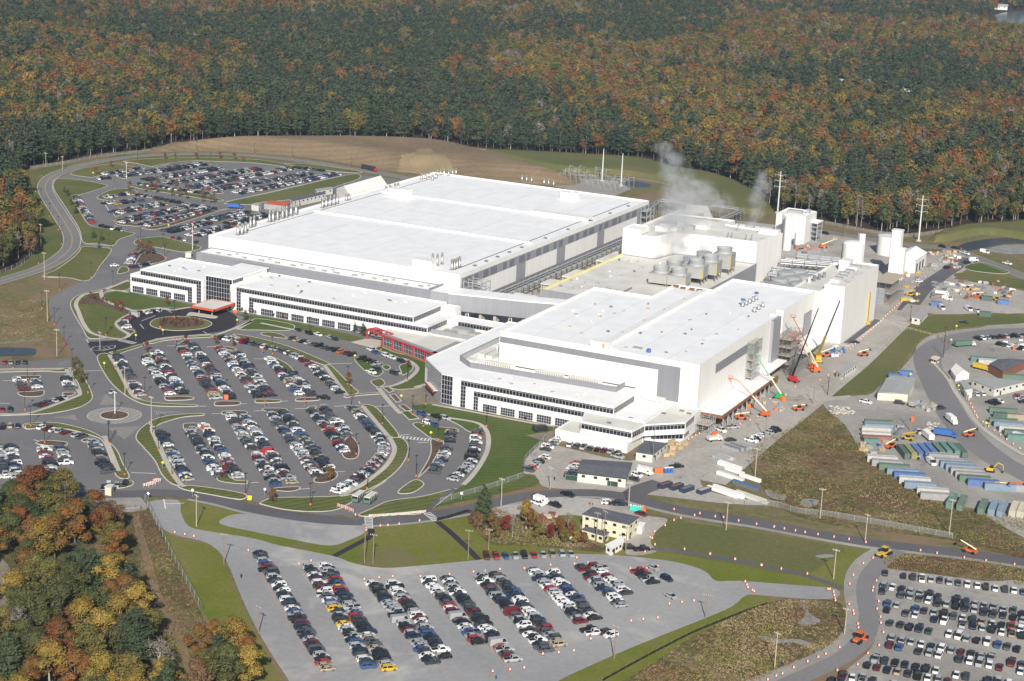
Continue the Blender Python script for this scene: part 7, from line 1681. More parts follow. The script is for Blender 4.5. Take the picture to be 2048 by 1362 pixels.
# ---- boom lifts and cranes
def boom_lift(label, base, tip, tipz, col, mat, chas='lift_orange', ratio=.55, jib=None, z0=1.6, r=.34, upper='cream_boom', basket=True, size=1.0, name='boom_lift', cat='lift'):
    bx, by = g(*base); tx, ty = g(*tip, tipz); h = math.atan2(ty-by, tx-bx)
    t = thing(name, label, cat, (bx, by, 0)); s = size
    c, sn = math.cos(h), math.sin(h)
    P = lambda x, y: (bx+c*x-sn*y, by+sn*x+c*y)
    b = MB(); b.prism([P(-2.2*s, -1.15*s), P(2.2*s, -1.15*s), P(2.2*s, 1.15*s), P(-2.2*s, 1.15*s)], .5*s, 1.15*s); b.build('chassis', chas, t)
    for x in (-1.6*s, 1.6*s):
        for y in (-1.25*s, 1.25*s):
            q = P(x, y-.22); q2 = P(x, y+.22); b = MB(); b.tube((*q, .52*s), (*q2, .52*s), .52*s, n=12); b.build('wheel', 'rubber', t)
    b = MB(); b.prism([P(-2.6*s, -1.0*s), P(.8*s, -1.0*s), P(.8*s, 1.0*s), P(-2.6*s, 1.0*s)], 1.2*s, 2.5*s); b.build('turret', chas, t)
    A = Vector((*P(-1.2*s, 0), 2.4*s)); B = Vector((tx, ty, tipz)) if jib is None else Vector((*g(*jib[0], jib[1]), jib[1]))
    Mx = A.lerp(B, ratio)
    b = MB(); b.tube(A, Mx, r*1.15*s, r*.95*s, n=4); b.build('lower_boom', upper, t)
    b = MB(); b.tube(A.lerp(B, ratio-.03), B, r*.8*s, r*.55*s, n=4); b.build('upper_boom', mat, t)
    E_ = Vector((tx, ty, tipz))
    if jib is not None: b = MB(); b.tube(B, E_, r*.55*s, r*.4*s, n=4); b.build('jib', mat, t)
    if basket:
        b = MB(); x, y, z = E_
        b.box(x-1.1, y-.6, z-.2, x+1.1, y+.6, z-.1)
        for dx in (-1.1, 1.1):
            for dy in (-.6, .6): b.box(x+dx-.06, y+dy-.06, z-.2, x+dx+.06, y+dy+.06, z+1)
        b.box(x-1.1, y-.63, z+.9, x+1.1, y-.57, z+1); b.box(x-1.1, y+.57, z+.9, x+1.1, y+.63, z+1); b.box(x-1.13, y-.6, z+.9, x-1.07, y+.6, z+1)
        b.build('basket', mat, t)
    return t
boom_lift('green boom lift with long green arm against the hall\'s side wall', (1556, 797), (1504, 697), 21, 'green', 'lift_green', 'lift_green', .42)
boom_lift('orange boom lift with bent jib over the low side roof', (1528, 832), (1461, 756), 13, 'orange', 'lift_orange', ratio=.5, jib=((1477, 761), 13.4))
boom_lift('orange boom lift with the tallest arm beside the scaffold', (1630, 744), (1586, 634), 27, 'orange', 'lift_orange', ratio=.42)
boom_lift('orange boom lift with shorter arm next to the tallest one', (1624, 738), (1588, 673), 17, 'orange', 'lift_orange', ratio=.45)
boom_lift('red crane with long black lattice boom in front of the scaffold', (1588, 764), (1637, 616), 38, 'black', 'black_boom', 'hazard_red', .3, upper='black_boom', basket=False, size=1.1, r=.42, name='crane', cat='crane')
boom_lift('yellow crane with dark grey telescopic boom below the east block', (1636, 724), (1680, 601), 40, 'grey', 'grey_boom', 'yellow_steel', .38, upper='yellow_steel', basket=False, size=1.3, r=.5, name='crane', cat='crane')
boom_lift('orange boom lift with cream boom lying low beyond the pipe bridge', zc(*ZN, [(345, 465)])[0], zc(*ZN, [(440, 395)])[0], 5, 'orange', 'cream_boom', ratio=.6)
boom_lift('black crane with angled boom behind the white fabric tent', (758, 372), (755, 345), 14, 'black', 'black_boom', 'hazard_red', .5, upper='black_boom', basket=False, name='crane', cat='crane')
def telehandler(px, h, label, mat='lift_orange', boom='cream_boom', up=.18):
    x, y = g(*px); t = local_thing('telehandler', label, 'telehandler', (x, y, .06), h)
    parts = []
    b = MB(); b.box(-2.6, -1.0, .6, 2.4, 1.0, 1.35); parts.append(('chassis', b, mat))
    b = MB(); b.box(-.7, -1.0, 1.35, .9, -.1, 2.5); parts.append(('cab', b, 'glass'))
    b = MB(); b.box(-.75, -1.05, 2.5, .95, -.05, 2.65); parts.append(('cab_roof', b, mat))
    b = MB(); b.tube((-2.5, .45, 2.0), (3.8, .45, 2.0+6.3*up), .32, .24, n=4); parts.append(('boom', b, boom))
    b = MB(); b.box(3.7, -.8, 1.9+6.3*up-.6, 3.9, 1.4, 1.9+6.3*up+.5); b.box(3.9, -.5, 1.9+6.3*up-.6, 5.0, -.3, 1.9+6.3*up-.5); b.box(3.9, .9, 1.9+6.3*up-.6, 5.0, 1.1, 1.9+6.3*up-.5); parts.append(('fork', b, 'dark_metal'))
    for sx in (-1.7, 1.7):
        for sy in (-1.1, 1.1): b = MB(); b.tube((sx, sy-.22, .62), (sx, sy+.22, .62), .62, n=12); parts.append(('wheel', b, 'rubber'))
    for n_, m_, mt in parts: lobj(n_, m_.mesh(n_, [mt]), t)
    return t
telehandler(zc(*ZI, [(1435, 680)])[0], 2.9, 'orange telehandler with raised cream boom on the service road', up=.30)
telehandler(zc(*ZI, [(1585, 340)])[0], -.2, 'orange telehandler with cream boom beside the blue container'); telehandler(zc(*ZI, [(1672, 340)])[0], -.15, 'all-orange telehandler behind the cream-boomed one', boom='lift_orange')
telehandler(zc(*ZM, [(1095, 755)])[0], .9, 'red-orange telehandler parked on the yard road'); telehandler(zc(*ZM, [(700, 778)])[0], -.1, 'yellow telehandler with boom up beside the container block', 'yellow_steel', 'yellow_steel', .35)
telehandler(zc(*ZM, [(585, 830)])[0], 1.2, 'orange telehandler among the lumber stacks'); telehandler(zc(*ZI, [(1140, 178)])[0], .2, 'small yellow loader between container rows', 'yellow_steel', 'dark_metal', .05)
telehandler(zc(1360, 540, 3.783, [(460, 1130)])[0], .5, 'red telehandler on the dirt beside the side roof'); telehandler(zc(1360, 540, 3.783, [(895, 1062)])[0], .8, 'orange forklift on the haul road', up=.05); telehandler(zc(1360, 540, 3.783, [(1105, 655)])[0], .6, 'orange telehandler beside the stacked blue pallets', up=.4)
telehandler(zc(1360, 540, 3.783, [(1385, 650)])[0], .9, 'red telehandler by the roadside below the grass bank'); telehandler(zc(*ZN, [(1580, 860)])[0], .2, 'orange excavator-loader in the far laydown yard'); telehandler(zc(*ZN, [(1740, 890)])[0], -.4, 'yellow loader in the far laydown yard', 'yellow_steel', 'yellow_steel', .3)
telehandler(zc(*ZN, [(1040, 850)])[0], .8, 'yellow loader beside the process tanks', 'yellow_steel', 'yellow_steel', .2); telehandler(zc(*ZN, [(1500, 800)])[0], .3, 'small orange loader among the pipe stacks')
def digger(px, h, label):
    x, y = g(*px); t = local_thing('excavator', label, 'excavator', (x, y, .06), h)
    for n_, f, mt in (('track', lambda b: (b.box(-1.6, -1.3, 0, 1.6, -.75, .75), b.box(-1.6, .75, 0, 1.6, 1.3, .75)), 'rubber'), ('house', lambda b: b.box(-1.7, -1.2, .8, 1.0, 1.2, 1.9), 'yellow_steel'), ('cab', lambda b: b.box(-.3, -1.1, 1.9, 1.0, -.1, 2.9), 'glass'), ('boom', lambda b: (b.tube((.8, .3, 1.6), (2.6, .3, 4.0), .28, .24, n=4), b.tube((2.6, .3, 4.0), (4.6, .3, 3.2), .24, .18, n=4)), 'yellow_steel'), ('stick', lambda b: b.tube((4.6, .3, 3.3), (4.9, .3, 1.0), .18, n=4), 'yellow_steel'), ('bucket', lambda b: b.box(4.4, -.3, .2, 5.1, .9, 1.0), 'dark_metal')):
        b = MB(); f(b); lobj(n_, b.mesh(n_, [mt]), t)
digger(zc(*ZM, [(1235, 985)])[0], 0.2, 'yellow excavator digging beside the middle container row')
def grader(px, h, label, mat='yellow_steel'):
    x, y = g(*px); t = local_thing('road_grader', label, 'grader', (x, y, .09), h)
    for n_, f, mt in (('frame', lambda b: b.box(-3.5, -.8, .9, 3.6, .8, 1.6), mat), ('cab', lambda b: b.box(-1.2, -.9, 1.6, .6, .9, 3.1), 'glass'), ('cab_roof', lambda b: b.box(-1.3, -1, 3.1, .7, 1, 3.3), mat), ('blade', lambda b: b.box(1.0, -1.9, .2, 1.3, 1.9, .9), mat)):
        b = MB(); f(b); lobj(n_, b.mesh(n_, [mt]), t)
    for sx in (-2.8, -1.4, 2.9):
        for sy in (-1.1, 1.1): b = MB(); b.tube((sx, sy-.25, .65), (sx, sy+.25, .65), .65, n=12); lobj('wheel', b.mesh('wheel', ['rubber']), t)
grader(zc(*ZI, [(978, 695)])[0], -1.9, 'yellow road grader at the road junction'); grader(zc(*ZI, [(850, 1150)])[0], 1.4, 'orange road roller on the curving gravel road', 'lift_orange')
# ---- trucks, buses, dump bins
def truck(px, h, label, box='canvas_white', cab='canvas_white', L=6.5, H=3.2, name='box_truck', cat='truck', group=None):
    x, y = g(*px); t = local_thing(name, label, cat, (x, y, .07), h, group)
    b = MB(); b.box(-L/2-.6, -1.2, .9, L/2-.8, 1.2, H); lobj('box', b.mesh('box', [box]), t)
    b = MB(); b.box(L/2-.6, -1.1, .6, L/2+1.4, 1.1, 1.5); b.box(L/2-.6, -1.1, 1.5, L/2+.7, 1.1, 2.4); lobj('cab', b.mesh('cab', [cab]), t)
    b = MB(); b.face([(L/2+.72, -1.0, 1.55), (L/2+.72, 1.0, 1.55), (L/2+.6, .95, 2.35), (L/2+.6, -.95, 2.35)]); b.box(L/2-.3, -1.12, 1.6, L/2+.4, 1.12, 2.2); lobj('window', b.mesh('window', ['car_glass']), t)
    b = MB(); b.box(-L/2-.5, -.5, .5, L/2+1.2, .5, .9); lobj('chassis', b.mesh('chassis', ['dark_metal']), t)
    for sx in (-L/2+.6, L/2+.5):
        for sy in (-1.0, 1.0): b = MB(); b.tube((sx, sy-.16, .45), (sx, sy+.16, .45), .45, n=10); lobj('wheel', b.mesh('wheel', ['rubber']), t)
    return t
truck(zc(*ZM, [(980, 665)])[0], -.95, 'white box truck driving on the yard road'); truck(zc(*ZM, [(825, 770)])[0], 2.2, 'white cargo trailer truck beside the yard pickup', L=8); truck(zc(*ZM, [(935, 755)])[0], .1, 'blue box truck trailer beside the rubble pile', 'blue_plastic', 'blue_plastic', L=8)
truck(zc(*ZG, [(1635, 100)])[0], .9, 'pale flatbed service truck on the haul road', 'pale_wall', 'canvas_white', 4.5, 2.2); truck(zc(*ZM, [(745, 560)])[0], 1.3, 'blue and grey concrete truck beside the pump', 'tower_grey', 'blue_plastic', 6, 3); truck(zc(*ZM, [(1062, 172)])[0], .8, 'long green bus parked at the yard gate', 'bus_green', 'canvas_white', 10, 3.0, 'bus', 'bus')
truck(zc(*ZM, [(1180, 325)])[0], -.3, 'yellow school-style bus beside the striped shed', 'yellow_steel', 'yellow_steel', 8, 2.9, 'bus', 'bus'); truck(zc(*ZB, [(1670, 188)])[0], -.25, 'truck with dark trailer and red cab on the perimeter road', 'dark_metal', 'hazard_red', 13, 3.4, 'semi_truck'); truck(zc(*ZB, [(838, 425)])[0], .3, 'blue bus parked beside the far lot', 'blue_plastic', 'blue_plastic', 8, 3, 'bus', 'bus')
truck(zc(*ZG, [(1205, 305)])[0], -.2, 'orange-striped white utility truck behind the green-trimmed office', 'canvas_white', 'canvas_white', 4.5, 2.6); truck(zc(*ZG, [(560, 485)])[0], -.2, 'white rental box truck with orange stripe in the gravel yard', 'canvas_white', 'canvas_white', 4, 2.8); truck(zc(*ZE, [(1290, 1030)])[0], .9, 'dark shuttle van under the office wing', 'dark_metal', 'dark_metal', 4.5, 2.6, 'shuttle_van', 'van'); truck(zc(*ZN, [(170, 475)])[0], .75, 'silver tanker trailer beside the silos', 'stainless', 'canvas_white', 8, 2.8, 'tanker')
truck(zc(*ZN, [(1290, 840)])[0], .2, 'white truck with crates in the far laydown yard', 'canvas_white', 'canvas_white', 6, 2.2)
_a, _c = g(700, 1008), g(727, 988); SHH = math.atan2(_c[1]-_a[1], _c[0]-_a[0])
def shuttle(px, label):
    x, y = g(*px); t = local_thing('shuttle_bus', label, 'bus', (x, y, .07), SHH, 'green shuttle buses'); L = 6.6
    for n_, f, mt in (('body', lambda b: b.box(-L/2, -1.2, .5, L/2, 1.2, 1.7), 'bus_green'), ('window', lambda b: b.box(-L/2+.05, -1.17, 1.7, L/2-.05, 1.17, 2.6), 'car_glass'), ('roof', lambda b: b.box(-L/2, -1.22, 2.6, L/2, 1.22, 2.95), 'pale_wall'), ('pillar', lambda b: [b.box(-L/2+k*1.4-.1, s*1.2-.03, 1.7, -L/2+k*1.4+.1, s*1.2+.03, 2.6) for k in range(6) for s in (-1, 1)], 'pale_wall')):
        b = MB(); f(b); lobj(n_, b.mesh(n_, [mt]), t)
    for sx in (-2.2, 2.2):
        for sy in (-1.05, 1.05): b = MB(); b.tube((sx, sy-.16, .48), (sx, sy+.16, .48), .48, n=10); lobj('wheel', b.mesh('wheel', ['rubber']), t)
shuttle((717, 1001), 'green shuttle bus with pale roof waiting by the barricades'); shuttle((741, 1004), 'green shuttle bus with pale roof pulled up behind the first')
for i, (x, y, m, c) in enumerate(((1335, 385, 'rusty', 'rust-filled'), (1405, 395, 'rusty', 'rust-rimmed'), (1470, 410, 'galv_dark', 'grey-lidded'), (1575, 420, 'wood_pale', 'wood-filled'))):
    p = g(*zc(*ZG, [(x, y)])[0]); t = local_thing('dumpster', f'dark blue roll-off dumpster, {c}, in the row beside the haul road', 'dumpster', (p[0], p[1], .06), math.radians(72), 'roll-off dumpsters')
    b = MB(); L = 6.2
    for a in ((-L/2, -1.2, L/2, -1.08), (-L/2, 1.08, L/2, 1.2), (-L/2, -1.2, -L/2+.12, 1.2), (L/2-.12, -1.2, L/2, 1.2)): b.box(a[0], a[1], .15, a[2], a[3], 1.7)
    b.box(-L/2, -1.2, .1, L/2, 1.2, .25); lobj('tub', b.mesh('tub', ['dumpster_blue']), t)
    b = MB(); b.box(-L/2+.2, -1.0, .2, L/2-.2, 1.0, 1.35+.1*i); lobj('load', b.mesh('load', [m]), t)
# ---- portable toilets
def toilet_row(z_, a, c, n, mat, col, where):
    p, q = (g(*v) for v in zc(*z_, [a, c])); h = math.atan2(q[1]-p[1], q[0]-p[0])
    for k in range(n):
        f = k/max(1, n-1); t = local_thing('portable_toilet', f'{col} portable toilet {where}', 'toilet', (p[0]+(q[0]-p[0])*f, p[1]+(q[1]-p[1])*f, .06), h, f'{col} portable toilets {where}')
        b = MB(); b.box(-.56, -.58, .08, .56, .58, 2.1); lobj('cabin', b.mesh('cabin', [mat]), t)
        b = MB(); b.prism([(-.6, -.62), (.6, -.62), (.6, .62), (-.6, .62)], 2.1, 2.25); lobj('roof', b.mesh('roof', ['canvas_white' if col != 'orange' else mat]), t)
        b = MB(); b.box(-.4, -.62, .15, .4, -.58, 2.0); lobj('door', b.mesh('door', [mat]), t)
toilet_row(ZG, (1125, 530), (1195, 540), 6, 'teal_plastic', 'teal', 'beside the service road'); toilet_row(ZG, (1205, 545), (1205, 545), 1, 'orange_plastic', 'orange', 'at the end of the teal ones')
toilet_row(ZG, (1175, 282), (1245, 298), 6, 'teal_plastic', 'teal', 'behind the green-trimmed office'); toilet_row(ZG, (1275, 300), (1310, 298), 3, 'orange_plastic', 'orange', 'between the teal and blue rows'); toilet_row(ZG, (1335, 298), (1375, 295), 3, 'blue_plastic', 'blue', 'beside the black pickup'); toilet_row(ZG, (1635, 75), (1650, 72), 2, 'orange_plastic', 'orange', 'under the office wing end'); toilet_row(ZM, (733, 660), (733, 660), 1, 'orange_plastic', 'orange', 'below the concrete truck'); toilet_row(ZM, (1388, 195), (1388, 195), 1, 'orange_plastic', 'orange', 'in the yard car rows')
# ---- traffic drums
b = MB(); b.cyl(0, 0, 0, .1, .42, n=10, mi=1); DR = b.mesh('base', ['rubber', 'rubber'])
b = MB(); b.cyl(0, 0, .08, .36, .34, .32, n=10, top=False); b.cyl(0, 0, .36, .58, .32, .30, n=10, mi=1, top=False); b.cyl(0, 0, .58, .76, .30, .28, n=10, top=False); b.cyl(0, 0, .76, .96, .28, .26, n=10, mi=1, top=False); b.cyl(0, 0, .96, 1.15, .26, .24, n=10); DB = b.mesh('traffic_drum', ['orange_plastic', 'lamp_white'])
def drums(px, where, step=None):
    pts = [g(*p) for p in px]
    if step: pts = [(a[0], a[1]) for a in along(catmull(pts, False, 6) if len(pts) > 2 else pts, step)]
    for x, y in pts:
        o = bpy.data.objects.new('traffic_drum', DB); COL.objects.link(o); o.location = (x, y, .08); o.scale = (.92,)*3; tag(o, f'orange and white striped traffic drum {where}', 'traffic drum', f'traffic drums {where}')
        lobj('base', DR, o)
w_ = 'along the shoulder of the service road'
drums(zc(*ZG, [(1390, 530), (1517, 568), (1550, 556), (1645, 575), (1697, 580), (1790, 602), (1902, 622), (2010, 640)])+zc(*ZI, [(205, 515), (300, 532), (395, 546), (448, 558), (507, 568), (558, 577), (627, 588), (712, 602), (792, 614), (882, 630), (1172, 674), (1260, 688), (1405, 712), (1520, 728), (1672, 748)]), w_)
drums(zc(*ZI, [(920, 714), (868, 742), (815, 805), (795, 852), (793, 960), (815, 995), (818, 1012), (840, 1065), (842, 1085), (825, 1140), (810, 1155), (742, 1190), (668, 1225), (628, 1242), (572, 1265), (498, 1298), (438, 1330), (405, 1342), (360, 1362)]), 'along the curving gravel road')
drums(zc(*ZI, [(240, 840), (250, 858), (255, 870), (278, 885), (288, 892), (690, 880), (710, 895), (714, 912), (718, 930), (720, 940), (680, 880)]), 'closing the gravel lot exit'); drums(zc(*ZI, [(52, 692), (185, 720), (325, 752), (432, 772), (570, 798), (938, 835), (922, 870), (918, 888), (950, 945), (942, 985), (960, 1028), (962, 1060), (975, 1110), (952, 1180), (892, 1222), (838, 1282), (730, 1312)]), 'at the row ends of the dirt lot')
drums(zc(*ZL, [(250, 1010), (350, 1000), (434, 990), (543, 908), (636, 900), (724, 890), (823, 820), (902, 806), (978, 796), (1059, 715), (1130, 705), (1215, 697), (1283, 615), (1357, 605), (1427, 597)]), 'at the lower row ends of the gravel lot')
drums(zc(*ZK, [(283, 420), (580, 498), (650, 480), (962, 588), (1048, 578), (1128, 572), (1290, 572), (1375, 575), (1460, 560), (1600, 545), (1670, 540), (1755, 530), (1898, 525)])+zc(*ZL, [(434, 405), (588, 388), (728, 380), (808, 375), (1055, 408), (1150, 408), (1215, 395), (742, 345)]), 'at the upper row ends of the gravel lot')
drums(zc(*ZK, [(1055, 275), (1100, 272), (1165, 265), (1285, 245), (972, 290), (972, 300), (910, 210), (1305, 195), (1017, 222)]), 'beside the footpath crossings'); drums(zc(*ZJ, [(988, 528), (1045, 540), (1096, 550)]), 'on the gravel lot entrance curve'); drums(zc(*ZG, [(1335, 630), (1270, 668), (1242, 705), (1255, 710), (1272, 750), (1242, 775), (1455, 778), (1615, 808), (1770, 840), (1935, 878), (1210, 795), (1390, 598), (1432, 585)]), 'along the narrow path below the bank')
drums([(1700, 700), (1812, 596)], 'lining the haul road past the east block', 5.5); drums([(1340, 905), (1378, 880), (1402, 868)], 'lining the dirt below the office wing', 3.2); drums(zc(*ZM, [(1035, 405), (1150, 640)]), 'beside the yard footway', 6); drums(zc(*ZM, [(1150, 640), (1290, 745), (1440, 850)]), 'on the yard footway bend', 6)
drums([(1480, 850), (1500, 842), (1515, 835), (1540, 800), (1590, 776), (1640, 762), (1656, 752), (1668, 745)], 'scattered beside the boom lifts'); drums([(1830, 575), (1850, 555), (1870, 540), (1890, 525), (1900, 510), (1880, 515), (1860, 528), (1845, 540), (1838, 560)], 'clustered beside the north works road')
# ---- light poles, utility poles
b = MB(); b.cyl(0, 0, 0, .75, .32, n=8); LP0 = b.mesh('footing', ['orange_plastic']); b = MB(); b.cyl(0, 0, .7, 8.4, .14, .09, n=6); LP1 = b.mesh('shaft', ['dark_metal']); b = MB(); b.box(-.15, -.5, 8.3, .15, .5, 8.5); b.box(-.4, -.75, 8.35, .4, -.3, 8.55); b.box(-.4, .3, 8.35, .4, .75, 8.55); LP2 = b.mesh('lamp_head', ['dark_metal'])
def lights(px, where):
    for x, y in px:
        X, Y = g(x, y); o = local_thing('lamp_post', f'dark lamp post with orange footing {where}', 'lamp post', (X, Y, .1), rnd.uniform(-.3, .3), f'lamp posts {where}'); lobj('footing', LP0, o); lobj('shaft', LP1, o); lobj('lamp_head', LP2, o)
lights(zc(*ZD, [(420, 225), (95, 270), (500, 165), (1300, 260), (150, 470), (325, 630), (810, 645), (1080, 380), (1545, 690), (405, 950), (485, 1100), (110, 900), (205, 1095), (920, 1215), (1305, 1275), (1575, 975), (1525, 560), (1730, 795), (1640, 1180), (1930, 1105), (1885, 1010), (1120, 1110)]), 'around the staff lots')
lights(zc(*ZC, [(328, 225), (425, 350), (500, 500), (465, 80), (825, 430), (1245, 370), (1358, 290), (103, 690), (195, 1015), (215, 800), (240, 1140), (348, 1270), (848, 1275), (685, 880), (563, 680)]), 'around the west lots and drive')
lights(zc(*ZA, [(325, 400), (278, 520), (322, 605), (388, 715), (455, 820), (478, 930), (300, 1080), (710, 1190), (850, 960), (1095, 905), (1270, 960), (780, 580), (895, 490), (755, 275), (1070, 300), (1365, 330), (1350, 400), (1715, 400), (1640, 310), (1530, 210), (1980, 230), (1655, 520), (1075, 980), (1280, 1030), (880, 1260)]), 'beside the far lots and perimeter road')
lights([(585, 318), (703, 338), (952, 330), (1050, 345), (865, 330)], 'on the hill road'); lights(zc(*ZE, [(500, 1000), (390, 690), (210, 480), (425, 920), (515, 850), (930, 1000), (600, 1090)]), 'near the pavilion and glass corner'); lights(zc(*ZN, [(1240, 420), (500, 390), (1040, 1060), (1315, 1230)]), 'along the north works road')
def upole(px, h, lab, arm=True, mat='wood_pole'):
    x, y = g(*px); t = local_thing('utility_pole', lab, 'utility pole', (x, y, 0), rnd.uniform(-.4, .4), 'utility poles')
    b = MB(); b.cyl(0, 0, 0, h, .19, .13, n=7); lobj('shaft', b.mesh('shaft', [mat]), t)
    if arm: b = MB(); b.box(-1.3, -.08, h-.7, 1.3, .08, h-.5); lobj('crossarm', b.mesh('crossarm', [mat]), t)
    b = MB()
    for k in (-1.1, -.4, .4, 1.1): b.cyl(k, 0, h-.5, h-.25, .08, n=6)
    lobj('insulator', b.mesh('insulator', ['lamp_white']), t)
for px, h, lab, m in (((89, 559), 15, 'pale utility pole beside the perimeter road curve', 'wood_pale'), ((82, 495), 14, 'pale utility pole against the dark pines', 'wood_pale'), ((70, 435), 10, 'short utility pole on the verge below the first trees', 'wood_pale'), ((56, 392), 9, 'short utility pole at the forest corner', 'wood_pale'), ((95, 643), 16, 'tall pale pole standing in the brown meadow', 'wood_pale'), ((114, 712), 13, 'pale pole with crossarm above the pond', 'wood_pale'), ((303, 868), 16, 'pole with white arm between roundabout and lower lot', 'wood_pale'), ((250, 790), 13, 'thin pale pole on the strip left of the upper lot', 'wood_pale'), ((230, 828), 10, 'white pole standing in the roundabout island', 'lamp_white'), ((200, 700), 9, 'steel pole at the drive entrance', 'galv'),
                    ((393, 1053), 12, 'wooden pole in the green wedge by the service road', 'wood_pale'), ((448, 1128), 11, 'wooden flood-light pole at the gravel lot entrance', 'wood_pole'), ((517, 1266), 9, 'dark wooden lamp pole at the gravel lot edge by the oaks', 'wood_pole'), ((729, 1126), 14, 'taller wooden pole of the pair on the green', 'wood_pole'), ((746, 1128), 11, 'shorter wooden pole of the pair on the green', 'wood_pole'), ((936, 1119), 11, 'wooden pole beside the dark footpath', 'wood_pole'), ((977, 1100), 8, 'thin pole in front of the autumn clump', 'wood_pole'), ((1192, 1088), 12, 'wooden pole beside the small beige trailer', 'wood_pole'), ((1207, 1090), 13, 'wooden pole between beige and white trailers', 'wood_pole'), ((1251, 1106), 10, 'wooden pole at the white travel trailer', 'wood_pole'), ((1411, 1236), 8.4, 'dark wooden lamp pole on the gravel lot edge', 'wood_pole'), ((1228, 1318), 11, 'wooden lamp pole beside the silver cars of the gravel lot', 'wood_pole'),
                    ((1510, 953), 12, 'pale pole on the scrub slope by the white stacks', 'wood_pale'), ((1640, 1037), 12, 'pale pole beside the chain fence', 'wood_pale'), ((1730, 1085), 11, 'pole with crossarm at the junction', 'wood_pale'), ((1898, 1070), 14, 'leaning-cable pole below the yard corner', 'wood_pale'), ((1452, 1060), 11, 'pole on the bank beside the service road', 'wood_pale'), ((1667, 1158), 11, 'pole on the green tongue beside the curving road', 'wood_pale'), ((1549, 1337), 12, 'pole beside the white rubble tongue', 'wood_pale'), ((1689, 1268), 9, 'pole at the inside of the road curve', 'wood_pale'), ((1257, 1014), 10, 'pole at the service road bend', 'wood_pale'), ((1100, 978), 9, 'pole at the staff parking entrance', 'galv'), ((1002, 1012), 11, 'pole beside the service road near the pine', 'wood_pale'), ((1305, 925), 16, 'tall pole beside the grey site trailer', 'galv_dark'), ((1530, 880), 14, 'pole at the haul road parked cars', 'wood_pole'), ((1626, 808), 9, 'dark pole at the haul road corner', 'wood_pole'), ((1820, 862), 10, 'dark pole beside the concrete truck', 'wood_pole'), ((1886, 715), 12, 'dark lamp pole at the yard gate', 'dark_metal'), ((125, 340), 10, 'double pole at the forest edge', 'wood_pale'), ((92, 333), 10, 'pole beside the perimeter road at the forest', 'wood_pale'), ((253, 358), 12, 'white flag pole between the far lots', 'lamp_white'), ((385, 500), 16, 'white mast at the west office corner', 'lamp_white'), ((1655, 790), 9, 'site lamp mast by the road trailer', 'dark_metal')):
    upole(px, h, lab, mat=m)
# ---- fences
def fence(px, label, h=2.2, step=6.0, mesh='chain_link', post='galv'):
    w = ribbon_pts(px, len(px) > 2); t = thing('fence', label, 'fence', (w[0][0], w[0][1], 0)); P_ = along(w, step)
    b = MB()
    for p, q in zip(w, w[1:]): b.face([(*p, .05), (*q, .05), (*q, h), (*p, h)])
    b.build('mesh_panel', mesh, t)
    b = MB()
    for p, q in zip(w, w[1:]): b.tube((*p, h), (*q, h), .06, n=4)
    b.build('top_rail', post, t)
    pm = None
    for x, y, hd in P_:
        if pm is None: b = MB(); b.cyl(0, 0, 0, h+.15, .08, n=5); pm = b.mesh('post', [post])
        o = lobj('post', pm, t); o.location = (x-w[0][0], y-w[0][1], 0)
fence([(290, 1003), (318, 1060), (350, 1125), (380, 1180), (405, 1225)], 'chain-link fence between dirt track and green verge', 2.6)
fence([(880, 1008), (930, 992), (980, 978), (1046, 955)], 'chain-link fence across the big lawn to the staff parking'); fence([(1048, 950), (1050, 922), (1080, 892), (1092, 878)], 'chain-link fence along the parked pickups')
fence(zc(*ZI, [(240, 425), (400, 435), (520, 470), (700, 490), (900, 525), (1100, 560), (1345, 605)]), 'chain-link fence below the scrub slope'); fence(zc(*ZG, [(715, 340), (800, 350), (1040, 385)]), 'green-screened fence in front of the site office', 2.0, mesh='dark_green')
fence([(0, 548), (45, 528), (70, 500), (80, 470)], 'fence at the left forest foot'); fence([(60, 338), (130, 328), (200, 314), (300, 304), (350, 290)], 'fence along the forest edge by the perimeter road'); fence([(960, 304), (1080, 311), (1200, 316), (1290, 324), (1350, 340), (1420, 356), (1480, 374), (1520, 398)], 'fence along the meadow below the forest'); fence([(1650, 448), (1720, 462), (1800, 474), (1860, 470), (1930, 458), (2060, 450)], 'fence at the forest foot behind the tank farm')
fence(zc(*ZN, [(915, 1095), (1050, 1120), (1200, 1160), (1320, 1185)]), 'yellow-topped guard fence below the grass bank', 1.0, 3, post='yellow_steel'); fence(zc(*ZJ, [(668, 405), (785, 402), (788, 380)]), 'pipe gate fence of the small lot at the wood', 1.4, 2.5)
sf = [g(*p) for p in zc(*ZL, [(890, 1062), (1100, 945), (1300, 840), (1420, 780), (1600, 705), (1740, 650), (1860, 610)])]; sf = catmull(sf, False, 5)
t = thing('silt_fence', 'long black silt fence between green verge and scrub', 'fence', (sf[0][0], sf[0][1], 0)); b = MB()
for p, q in zip(sf, sf[1:]): b.wallbox(p, q, 0, .75, -.05, .05)
b.build('fabric', 'rubber', t)
for x, y, h in along(sf, 4): b = MB(); b.box(x-.06, y-.06, 0, x+.06, y+.06, 1.3); b.build('stake', 'wood_pole', t)
sf = [g(*p) for p in zc(*ZK, [(1385, 240), (1450, 225), (1560, 190), (1590, 195)])]
t = thing('silt_fence', 'short black silt fence along the service road bend', 'fence', (sf[0][0], sf[0][1], 0)); b = MB()
for p, q in zip(sf, sf[1:]): b.wallbox(p, q, 0, 1.2, -.06, .06)
b.build('fabric', 'rubber', t)
for x, y, h in along(sf, 4): b = MB(); b.box(x-.06, y-.06, 0, x+.06, y+.06, 1.4); b.build('stake', 'wood_pole', t)
